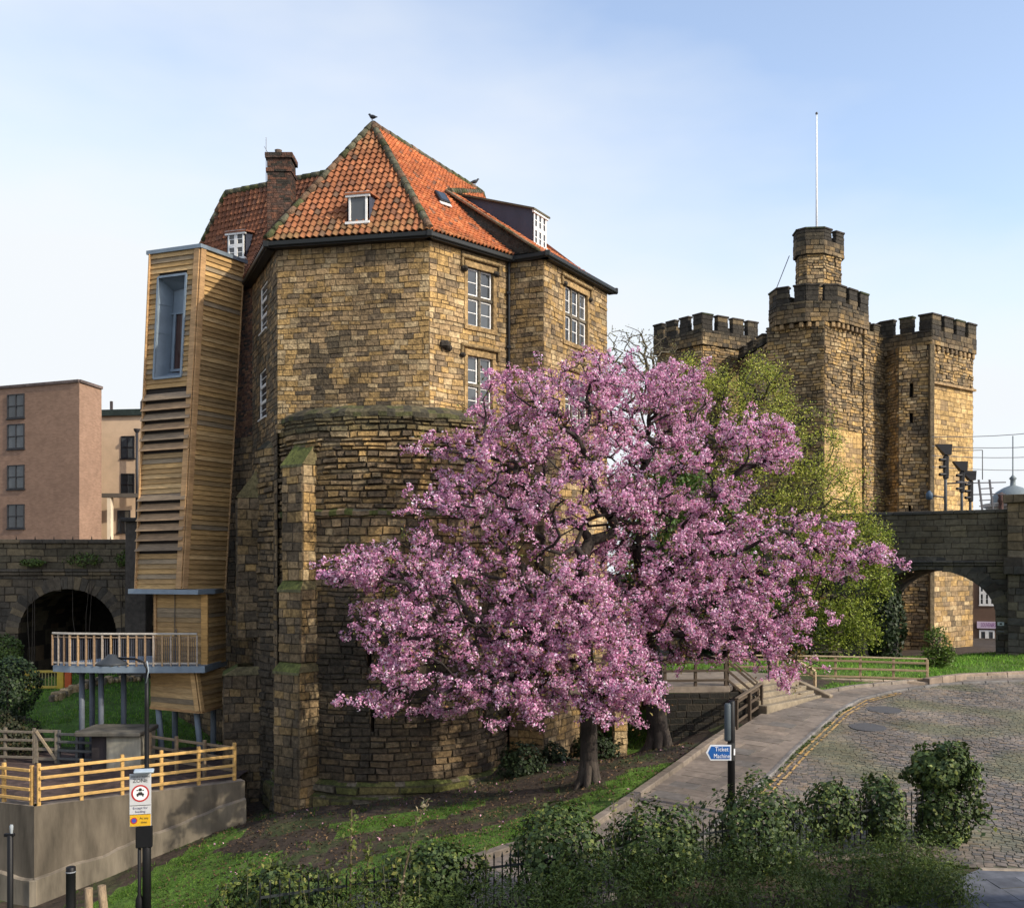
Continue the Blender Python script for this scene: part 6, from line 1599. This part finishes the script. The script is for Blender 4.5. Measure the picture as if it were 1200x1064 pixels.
cherry('cherry_tree', 'pink blossoming cherry tree with slim straight trunk close to the gatehouse drum',
       [t1, P(690, 850, 30), P(689, 790, 30.1), P(684, 730, 30.2), P(672, 690, 30.3)], .27,
       [(460, 668, 78, 30, 29.0, 1.3), (425, 676, 52, 12, 28.8, .6), (530, 625, 75, 55, 29.5, 1.8), (575, 560, 65, 55, 30.5, 1.8), (520, 522, 50, 16, 30.5, .8), (605, 500, 60, 45, 31, 1.6), (655, 460, 50, 40, 31.5, 1.6), (690, 440, 35, 35, 31.5, 1.2),
        (600, 452, 30, 18, 31, .8), (640, 560, 80, 70, 30, 2.2), (480, 725, 65, 42, 29, 1.6), (560, 710, 90, 60, 29.5, 2.0), (520, 790, 85, 48, 29.0, 1.6), (455, 800, 32, 42, 28.8, .9), (600, 790, 70, 40, 29.5, 1.5), (650, 690, 70, 70, 29.5, 2.0), (690, 770, 60, 50, 28.9, 1.2), (715, 815, 42, 32, 28.6, .8), (620, 745, 60, 45, 29, 1.5), (690, 720, 60, 50, 29, 1.6), (655, 790, 45, 28, 28.8, 1.0), (715, 480, 40, 50, 31.5, 1.5), (725, 570, 45, 60, 31, 1.8), (590, 820, 70, 25, 28.8, 1.0), (740, 800, 40, 40, 28.7, 1.0), (640, 815, 40, 18, 28.6, .8)], 1450, 21)
t2 = P(772, 876, 34); t2.z = gz(t2.x, t2.y) - .05
cherry('cherry_tree', 'pink blossoming cherry tree with thick flared trunk beside the footbridge',
       [t2, P(768, 820, 34), P(764, 770, 33.8), P(758, 720, 33.5), P(755, 680, 33.2), P(748, 640, 33.0)], .36,
       [(745, 470, 65, 48, 33.5, 2.0), (790, 462, 45, 36, 33, 1.5), (826, 452, 22, 24, 33, .7), (720, 540, 75, 60, 33, 2.2), (810, 550, 85, 70, 32.5, 2.2), (880, 520, 48, 36, 32.5, 1.3), (912, 515, 22, 20, 32.3, .6), (790, 640, 95, 65, 32, 2.4), (880, 645, 90, 50, 32, 1.9), (965, 655, 55, 26, 31.8, 1.1), (1015, 652, 38, 13, 31.6, .6),
        (720, 690, 75, 60, 32, 2.0), (820, 715, 100, 48, 31.5, 2.0), (900, 710, 65, 45, 31.5, 1.4), (915, 775, 26, 36, 31, .8), (850, 750, 60, 26, 31.3, 1.1), (960, 620, 40, 14, 32, .7), (760, 765, 60, 26, 31.8, 1.2), (800, 690, 70, 50, 31.8, 1.8)], 1350, 33)

def leafy(name, label, trunk, trad, blobs, ntip, seed, pals, nleaf, lsize, mat_=None, barkc=(.06, .05, .035), cat='tree', group=None, spread=.22, thin_lim=6, parts=('trunk', 'crown'), asp=.55, base=.006):
    rs = np.random.default_rng(seed); o = thing(name, tuple(trunk[0]), label, cat, group)
    tips = blob_tips(blobs, ntip, rs, .15); g = gzs(tips[:, 0], tips[:, 1]); tips[:, 2] = np.maximum(tips[:, 2], g + .1)
    tr = []; tq = [np.array(p) for p in trunk]
    for a, b in zip(tq[:-1], tq[1:]):
        for i in range(3): tr.append(a + (b - a) * i / 3)
    tr.append(tq[-1]); pos, par, cnt = skeleton(tr, tips, rs, step=.5, bow=.12)
    rad = base + .010 * cnt ** .55; k = len(tr); rad[:k] = np.linspace(trad, trad * .6, k)
    limb_mesh(pos, par, rad, barkc).build(parts[0], M_BARK, o)
    if nleaf:
        thin = np.where((cnt <= thin_lim) & (np.arange(len(pos)) >= k))[0]; ch = rs.choice(thin, nleaf)
        pts = pos[ch] + (pos[par[ch]] - pos[ch]) * rs.uniform(0, 1, (nleaf, 1)) + rs.normal(size=(nleaf, 3)) * spread
        ps = pals
        V_, F_, C_ = leaf_quads(pts, rs.normal(size=(nleaf, 3)) + [0, -.2, .7], lsize, ps, rs, asp=asp)
        arrays(parts[1], V_, F_, C_, mat_ or M_LEAF, o)
    return o
YG = [(4, (.36, .37, .055)), (4, (.28, .32, .045)), (2, (.42, .40, .09)), (2, (.18, .23, .035))]
DG = [(4, (.055, .11, .018)), (3, (.075, .14, .02)), (2, (.04, .075, .015)), (1, (.12, .17, .03))]
def gb_(px, py, Y): p = P(px, py, Y); p.z = gz(p.x, p.y) - .1; return p
leafy('spring_tree', 'tall airy tree with yellow green spring leaves in front of the castle keep', [gb_(880, 770, 54), P(878, 700, 54), P(872, 620, 54), P(868, 560, 54)], .30,
      [(860, 470, 70, 50, 54, 2.6), (810, 450, 45, 36, 55, 2), (920, 520, 75, 55, 53.5, 2.6), (880, 570, 100, 60, 53, 3), (965, 580, 60, 50, 53, 2.2), (990, 620, 55, 45, 53, 2), (900, 440, 35, 26, 54, 1.5), (930, 640, 80, 50, 53, 2.5)], 950, 51, YG, 26000, .13, spread=.24)
leafy('spring_tree', 'lower drooping green tree beside the dark bridge abutment', [gb_(975, 766, 54), P(975, 725, 54), P(972, 690, 54), P(970, 665, 54)], .22,
      [(985, 690, 55, 50, 52.5, 2.4), (930, 690, 45, 45, 53, 2), (1000, 735, 38, 34, 52, 1.6), (1015, 640, 36, 32, 53, 1.5), (955, 735, 45, 30, 52.5, 1.6), (1030, 665, 24, 30, 53, 1.1)], 500, 52, [(4, (.21, .26, .035)), (3, (.28, .32, .045)), (2, (.12, .17, .025))], 15000, .14, spread=.22)
leafy('evergreen_tree', 'dark green tree showing between the cherry branches', [gb_(760, 770, 48), P(760, 700, 48), P(758, 640, 48), P(755, 600, 48)], .25,
      [(755, 600, 70, 55, 48, 2.6), (780, 560, 50, 40, 48, 2), (760, 680, 60, 55, 48, 2.4), (840, 640, 70, 60, 49, 2.5), (690, 720, 40, 50, 48, 1.5)], 420, 53, DG, 15000, .22, spread=.26)
leafy('bare_tree', 'bare twiggy tree standing against the sky left of the keep', [gb_(800, 770, 60), P(795, 640, 60), P(780, 540, 60), P(765, 470, 60)], .22,
      [(735, 410, 42, 34, 60, 2.2), (770, 420, 34, 30, 60, 2), (745, 450, 55, 30, 60, 2), (720, 430, 26, 26, 60, 1.4)], 420, 54, [(1, (.22, .22, .08))], 900, .11, spread=.14, parts=('trunk', 'buds'), base=.004, barkc=(.10, .085, .06))
# dark ivy and shrubs at the foot of the bridge
def mound(name, label, c, r, n, size, pals, seed, cat='bush', group=None, mat_=None, lump=.35, asp=.75, up_bias=.3, stems=8, hang=None, spiky=0.):
    """dense shrub: leaves held out on the lumpy surface and through the outer half of the volume, on a few stems"""
    rs = np.random.default_rng(seed); c = Vector(c); g = gz(c.x, c.y) if c.y > 8 else c.z - r[2]
    if inpoly(ROAD, np.array([c.x]), np.array([c.y]))[0] or inpoly(PATH, np.array([c.x]), np.array([c.y]))[0]: g = zr(c.y)
    o = thing(name, (c.x, c.y, g), label, cat, group)
    mb = MB()
    for k in range(stems):
        d = unit(rs.normal(size=3)); t = c + Vector((d[0] * r[0], d[1] * r[1], abs(d[2]) * r[2])) * .75
        b = Vector((c.x + d[0] * .15, c.y + d[1] * .15, g - .1)); mb.tube([b, lerp(b, t, .5) + Vector(rs.normal(size=3) * .08), t], [.03, .02, .006], 5, (.05, .04, .03), cap=False)
    mb.build('stem', M_BARK, o)
    d = unit(rs.normal(size=(n, 3)))
    f1 = np.array([1 + lump * (nz3(x * 1.6 + seed, y * 1.6, z * 1.6) + .5 * nz3(x * 3.7, y * 3.7 + seed, z * 3.7)) for x, y, z in d])
    rr = f1 * np.where(rs.random(n) < .72, rs.uniform(.90, 1.03, n), rs.uniform(.55, .92, n))
    pts = np.array(c) + d * rr[:, None] * np.array(r)
    if spiky: pts += d * (rs.random((n, 1)) ** 3) * spiky
    if hang is not None:
        hp = [np.array(h) for h in hang]; m = n // 6; i = rs.integers(0, len(hp) - 1, m); t = rs.random((m, 1))
        A_ = np.array(hp)[i]; B_ = np.array(hp)[i + 1]; pts = np.concatenate([pts, A_ + (B_ - A_) * t + rs.normal(size=(m, 3)) * .13]); d = np.concatenate([d, rs.normal(size=(m, 3))])
    keep = pts[:, 2] > g - .05; pts = pts[keep]; d = d[keep]
    V_, F_, C_ = leaf_quads(pts, d + rs.normal(size=d.shape) * .45 + [0, 0, up_bias], size, pals, rs, asp=asp)
    arrays('foliage', V_, F_, C_, mat_ or M_IVY, o)
    return o
IVY = [(4, (0.053, 0.086, 0.023)), (3, (0.035, 0.059, 0.018)), (2, (0.087, 0.122, 0.030)), (1, (0.149, 0.175, 0.039))]
IVD = [(4, (.018, .03, .012)), (3, (.025, .042, .015)), (1, (.04, .06, .02))]
def mpx(px, py, Y): return P(px, py, Y)
mound('ivy_bush', 'dark ivy thicket at the left jamb of the bridge arch', mpx(1035, 728, 56), (1.1, 1.2, 2.2), 3500, .22, IVD, 61)
mound('ivy_bush', 'dark evergreen thicket behind the wooden bench', mpx(935, 742, 56.5), (3.0, 1.2, 1.9), 5000, .24, IVD, 62)
mound('ivy_bush', 'dark evergreen thicket under the pale green tree right of the cherry trunks', mpx(850, 735, 57), (2.6, 1.2, 2.4), 4500, .24, IVD, 63)
leafy('young_bush', 'small bright green bush on the lawn in front of the bridge arch', [gb_(1097, 780, 49), P(1097, 768, 49), P(1097, 760, 49)], .05, [(1097, 755, 18, 22, 49, .8), (1092, 770, 17, 10, 49, .7), (1106, 768, 15, 12, 49, .6)], 110, 64, [(3, (.07, .12, .02)), (2, (.12, .18, .03))], 1700, .15, cat='bush', spread=.12, parts=('stem', 'foliage'))
mound('ivy_bush', 'low dark shrub growing at the foot of the gatehouse drum', mpx(612, 898, 33.6), (.75, .5, .75), 1800, .12, IVD, 65, up_bias=.5)
mound('ivy_bush', 'dark fern like shrub between the gatehouse corner and slim cherry trunk', mpx(650, 893, 35.2), (.55, .4, .6), 1200, .12, IVD, 66)
mound('ivy_bush', 'dark shrub in the shaded ditch under the footbridge', mpx(700, 880, 37.5), (.9, .5, .7), 1500, .13, IVD, 67)
mound('evergreen_bush', 'large rounded dark evergreen bush at the left edge below the viaduct', mpx(5, 808, 40), (1.35, 1.2, 1.35), 5200, .12, [(4, (.016, .03, .012)), (3, (.024, .044, .016)), (1, (.05, .085, .02))], 68)
mound('evergreen_bush', 'dull brown green bush below the rounded evergreen at the left edge', mpx(10, 865, 38.5), (1.25, .9, .95), 3800, .11, [(4, (.04, .045, .02)), (3, (.03, .035, .015)), (1, (.08, .06, .03))], 69)
mound('evergreen_bush', 'light green shrub climbing at the jamb of the left viaduct arch', mpx(8, 765, 46), (.7, .5, .9), 1500, .12, [(3, (.06, .10, .02)), (2, (.10, .15, .03))], 70)
# plants on the viaduct string course
for i, (px, w_, h_) in enumerate(((38, 26, 8), (98, 34, 14), (145, 18, 15))):
    mound('wall_plant', ('low weed tuft at the left on the viaduct ledge', 'broad leafy tuft in the middle of the viaduct ledge', 'upright green tuft on the viaduct ledge nearest the timber tower')[i], P(px, 664 - h_ * .6, 49.75), (w_ / 24 * .6, .2, h_ / 24 * .6), 420, .10, [(3, (.06, .10, .02)), (2, (.11, .15, .03))], 71 + i, 'plant', stems=3)
# foreground ivy hedge: mounds over the railing piers
H = [(505, 1032, 19.6, 52, 40, 'ivy mound at the left end of the visible spiked railing'), (655, 1000, 20.2, 52, 52, 'tall rounded ivy mound left of the litter gap in the hedge'), (768, 995, 21.2, 58, 46, 'broad ivy mound beside the foot of the path'),
     (888, 975, 22.2, 58, 52, 'large ivy mound just right of the fingerpost'), (975, 950, 23.4, 30, 32, 'small ivy mound on the railing left of the visible pickets'), (1034, 950, 23.7, 20, 40, 'pointed ivy mound between two runs of bare pickets'), (335, 1052, 19.2, 62, 34, 'low ivy mound with pale young shoots at the bottom left')]
for i, (px, py, Y, rx, ry, lb) in enumerate(H):
    mound('ivy_mound', 'dark ' + lb, P(px, py, Y), (rx * Y / F, .55 + .2 * (i % 2), ry * Y / F), 4200 if rx > 40 else 2400, .105, IVY, 80 + i, 'ivy', 'ivy mounds along the spiked railing', lump=.55, spiky=.14)
c = P(1105, 905, 24)
mound('ivy_mound', 'tall dark ivy column with drooping side at the right end of the railing', P(1106, 900, 24.1), (.74, .6, .56), 3400, .12, IVY, 95, 'ivy', 'ivy mounds along the spiked railing', lump=.6, hang=[P(1125, 890, 24), P(1138, 915, 24), P(1143, 945, 24), P(1150, 962, 24)])
mound('ivy_mound', 'dense ivy trunk below the drooping ivy crown at the right end of the railing', P(1103, 958, 24.1), (.60, .5, 1.1), 3400, .11, IVY, 96, 'ivy', 'ivy mounds along the spiked railing')
SHR = [(4, (0.069, 0.106, 0.022)), (3, (0.092, 0.138, 0.027)), (2, (0.129, 0.165, 0.033)), (1, (0.051, 0.065, 0.016))]
SH = [(590, 1075, 17.8, 75, 42, 'feathery dark shrub below the spiked railing at the bottom centre'), (700, 1062, 18.2, 70, 50, 'feathery dark shrub under the broad ivy mound'), (800, 1050, 18.6, 70, 55, 'feathery dark shrub at the bottom below the path'), (890, 1050, 18.8, 65, 60, 'tall feathery dark shrub below the fingerpost'),
      (985, 1036, 19.6, 66, 50, 'broad feathery dark shrub in front of the small ivy mound'), (1060, 1020, 21, 46, 40, 'rounded heath like shrub left of the ivy trunk'), (1090, 1038, 20.4, 45, 28, 'low leafy shrub at the edge of the grey pavement'), (450, 1085, 18, 75, 34, 'low feathery shrub at the bottom edge left of centre')]
for i, (px, py, Y, rx, ry, lb) in enumerate(SH):
    mound('shrub', lb, P(px, py + 2, Y), (rx * Y / F, .75, ry * .97 * Y / F), 5200, .085, SHR, 110 + i, 'shrub', 'feathery shrubs in the foreground bed', M_LEAF, lump=.6, asp=.32, spiky=.38)
# pale young shoots and tall stems standing out of the hedge
def shoot(pts, label, n, pals, size, seed, r=.012, name='shoot'):
    rs = np.random.default_rng(seed); o = thing(name, tuple(pts[0]), label, 'plant')
    mb = MB(); mb.tube(pts, [r, r * .8, r * .6, r * .3][:len(pts)] if len(pts) <= 4 else r, 6, (.10, .075, .045)); mb.build('stem', M_BARK, o)
    A_ = np.array([tuple(p) for p in pts]); i = rs.integers(0, len(pts) - 1, n); t = rs.random((n, 1)); q = A_[i] + (A_[i + 1] - A_[i]) * t + rs.normal(size=(n, 3)) * .05
    V_, F_, C_ = leaf_quads(q, rs.normal(size=(n, 3)) + [0, 0, .6], size, pals, rs, asp=.55); arrays('foliage', V_, F_, C_, M_LEAF, o)
LG = [(3, (.16, .19, .04)), (2, (.11, .15, .03)), (1, (.25, .24, .08))]
shoot([P(410, 1090, 18.6), P(411, 1010, 18.8), P(412, 948, 18.8)], 'tall straight dark stem with a leafy tip rising from the hedge', 110, LG, .10, 131, .022)
shoot([P(463, 1090, 18.2), P(474, 1020, 18.3), P(488, 965, 18.3), P(502, 936, 18.3)], 'tall leaning pale stem rising right of the straight one', 70, [(1, (.40, .33, .2)), (1, (.16, .18, .05))], .09, 132, .026)
shoot([P(428, 1090, 18.9), P(430, 1030, 19), P(432, 990, 19)], 'short leafy shoot between the two tall stems', 90, LG, .11, 133, .016)
for k in range(14):
    px = 265 + k * 17 + random.uniform(-8, 8); top = 1012 + random.uniform(-16, 22); Y = 18.6 + random.uniform(-.4, .5)
    rs = np.random.default_rng(150 + k)
    pts = [P(px, 1095, Y), P(px + random.uniform(-6, 6), (1095 + top) / 2, Y), P(px + random.uniform(-12, 12), top, Y)]
    o = thing('young_shoot', tuple(pts[0]), 'pale green young shoot growing out of the ivy at the bottom left', 'plant', 'pale young shoots at the bottom left')
    mb = MB(); mb.tube(pts, [.012, .009, .004], 5, (.10, .10, .05)); mb.build('stem', M_BARK, o)
    n = 70; A_ = np.array([tuple(p) for p in pts]); i = rs.integers(0, 2, n); t = rs.random((n, 1)) ** .6; q = A_[i] + (A_[i + 1] - A_[i]) * t + rs.normal(size=(n, 3)) * [.09, .09, .05]
    V_, F_, C_ = leaf_quads(q, rs.normal(size=(n, 3)) + [0, -.3, .7], .10, [(3, (.13, .16, .03)), (3, (.07, .10, .025)), (1, (.22, .22, .05))], rs, asp=.6); arrays('foliage', V_, F_, C_, M_LEAF, o)
for k, (px, top, Y) in enumerate(((566, 988, 19.4), (630, 935, 20.0), (692, 940, 20.6), (742, 928, 21), (870, 905, 22.4), (812, 930, 21.8), (716, 935, 20.4))):
    pts = [P(px, top + 60, Y), P(px + 4, top + 30, Y), P(px + random.uniform(-8, 8), top, Y)]
    shoot(pts, ('thin pale shoot above the ivy mound at the railing end', 'thin pale shoot topping the tall rounded ivy mound', 'thin pale shoot over the gap between two ivy mounds', 'thin pale shoot over the left of the broad ivy mound', 'leafy shoot beside the fingerpost', 'thin pale shoot left of the fingerpost', 'thin leafy shoot on the crest of the broad ivy mound')[k], 40, LG, .085, 170 + k, .009)

# grass as countless blades, leaf litter under the trees
def scatter(polys, n, rs, box):
    out = []
    while len(out) < n:
        x = rs.uniform(box[0], box[1], 20000); y = rs.uniform(box[2], box[3], 20000); m = np.zeros(20000, bool)
        for p in polys: m |= inpoly(p, x, y)
        k = np.array([nz3(a * .6, b * .6, 4) for a, b in zip(x[m], y[m])]); s = rs.random(len(k)) < .75 + k
        out.extend(zip(x[m][s], y[m][s]))
    return np.array(out[:n])
def blades(xy_, h, w_, rs, cols):
    n = len(xy_); z = gzs(xy_[:, 0], xy_[:, 1]) - .02; b = np.column_stack([xy_, z]); a = rs.uniform(0, 6.28, n)
    s = np.column_stack([np.cos(a), np.sin(a), 0 * a]) * w_; hh = h * rs.uniform(.5, 1.3, (n, 1)); lean = rs.normal(size=(n, 3)) * [.4, .4, 0] * hh
    t = b + lean + np.array([0, 0, 1]) * hh
    V_ = np.stack([b - s, b + s, t + s * .3, t - s * .3], 1).reshape(-1, 3); ci = rs.integers(0, len(cols), n)
    return V_, np.arange(4 * n).reshape(n, 4), np.array(cols)[ci] * rs.uniform(.75, 1.25, (n, 1))
rs = np.random.default_rng(5)
DIRT = [(-12, 25), (-4, 23), (1, 25), (5, 31), (6, 35), (0, 33), (-8, 32)]
GC = [(.08, .18, .018), (.10, .21, .022), (.065, .14, .018), (.14, .22, .035)]
near = scatter([LAWN_NEAR, LAWN_GATE, LAWN_LEFT], 36000, rs, (-16, 9, 20, 36)); farl = scatter([LAWN_FAR, LAWN_BACK, LAWN_BANK, LAWN_CORNER], 42000, rs, (-24, 36, 36, 62))
tf = []
for _ in range(420):
    x, y = rs.uniform(-13, 6), rs.uniform(23, 36)
    if inpoly(PATH, np.array([x]), np.array([y]))[0] or inpoly(ROAD, np.array([x]), np.array([y]))[0] or math.hypot(x - DC[0], y - DC[1]) < DR + .4 or nz3(x * .5, y * .5, 9) < -.15: continue
    tf.append(np.array([x, y]) + rs.normal(size=(16, 2)) * .10)
tf = np.concatenate(tf)
g = arrays('grass', *merge([blades(tf, .10, .010, rs, [tuple(c * .6 for c in q) for q in GC]), blades(near, .065, .012, rs, [tuple(c * .85 for c in q) for q in GC]), blades(farl, .12, .02, rs, [tuple(c * 1.5 for c in q) for q in GC])]), M_GRASS); structure(g, 'stuff'); 
tx = rs.uniform(-10, 6, 9000); ty = rs.uniform(24, 37, 9000); mm = ~(inpoly(PATH, tx, ty) | inpoly(ROAD, tx, ty)) & (np.hypot(tx - DC[0], ty - DC[1]) > DR + .3)
tx, ty = tx[mm], ty[mm]; pts = np.column_stack([tx, ty, gzs(tx, ty) + .03])
V_, F_, C_ = leaf_quads(pts, rs.normal(size=(len(pts), 3)) * .5 + [0, 0, 1], .09, [(3, (.09, .055, .03)), (2, (.05, .035, .022)), (1, (.16, .10, .05)), (.12, (.55, .30, .38))], rs)
structure(arrays('leaf_litter', V_, F_, C_, M_GROUND), 'stuff')
wx = rs.uniform(4, 12, 3000); wy = rs.uniform(26, 42, 3000)
# weeds in the joint of the kerb
wd = []
for a, b in zip(PATH_R[4:9], PATH_R[5:10]):
    for _ in range(60):
        p = lerp(a, b, random.random()); 
        if nz3(p.x * 1.1, p.y * 1.1, 6) > -.05: wd.append((p.x + random.gauss(.12, .05), p.y + random.gauss(0, .05)))
wd = np.array(wd); n = len(wd)
if n:
    b = np.repeat(np.column_stack([wd, [zr(y) + .03 for y in wd[:, 1]]]), 6, 0) + rs.normal(size=(n * 6, 3)) * [.05, .05, .02]
    V_, F_, C_ = leaf_quads(b, rs.normal(size=b.shape) + [0, 0, .8], .08, [(2, (.06, .10, .02)), (1, (.09, .12, .03))], rs); structure(arrays('kerb_weeds', V_, F_, C_, M_LEAF), 'stuff')
# ------------------------------------------------------------------ unseen building added right of the frame to shade the foreground hedge
hs_ = thing('shade_building', (18, 5, -8), 'plain brown building added unseen outside the right edge to shade the foreground hedge', 'building')
mb = MB()
hp = [(11.5, 12.5), (11.0, -4), (26, -4), (26, 12.5)]
for a, b in zip(hp, hp[1:] + hp[:1]):
    L = (Vector(b) - Vector(a)).length; mb.quad((*a, -9), (*b, -9), (*b, 2.5), (*a, 2.5), (.30, .21, .13), uv=[(0, 0), (L, 0), (L, 13), (0, 13)])
mb.build('wall', M_BRICKBLD, hs_)
mb = MB(); mb.add([(11.2, 12.9, 2.5), (10.7, -4.3, 2.5), (26.3, -4.3, 2.5), (26.3, 12.9, 2.5), (14, 5, 5.2), (23, 5, 5.2)], [(0, 1, 4), (1, 2, 5, 4), (2, 3, 5), (3, 0, 4, 5), (0, 1, 2, 3)], (.10, .09, .09)); mb.build('roof', M_LEAD, hs_)
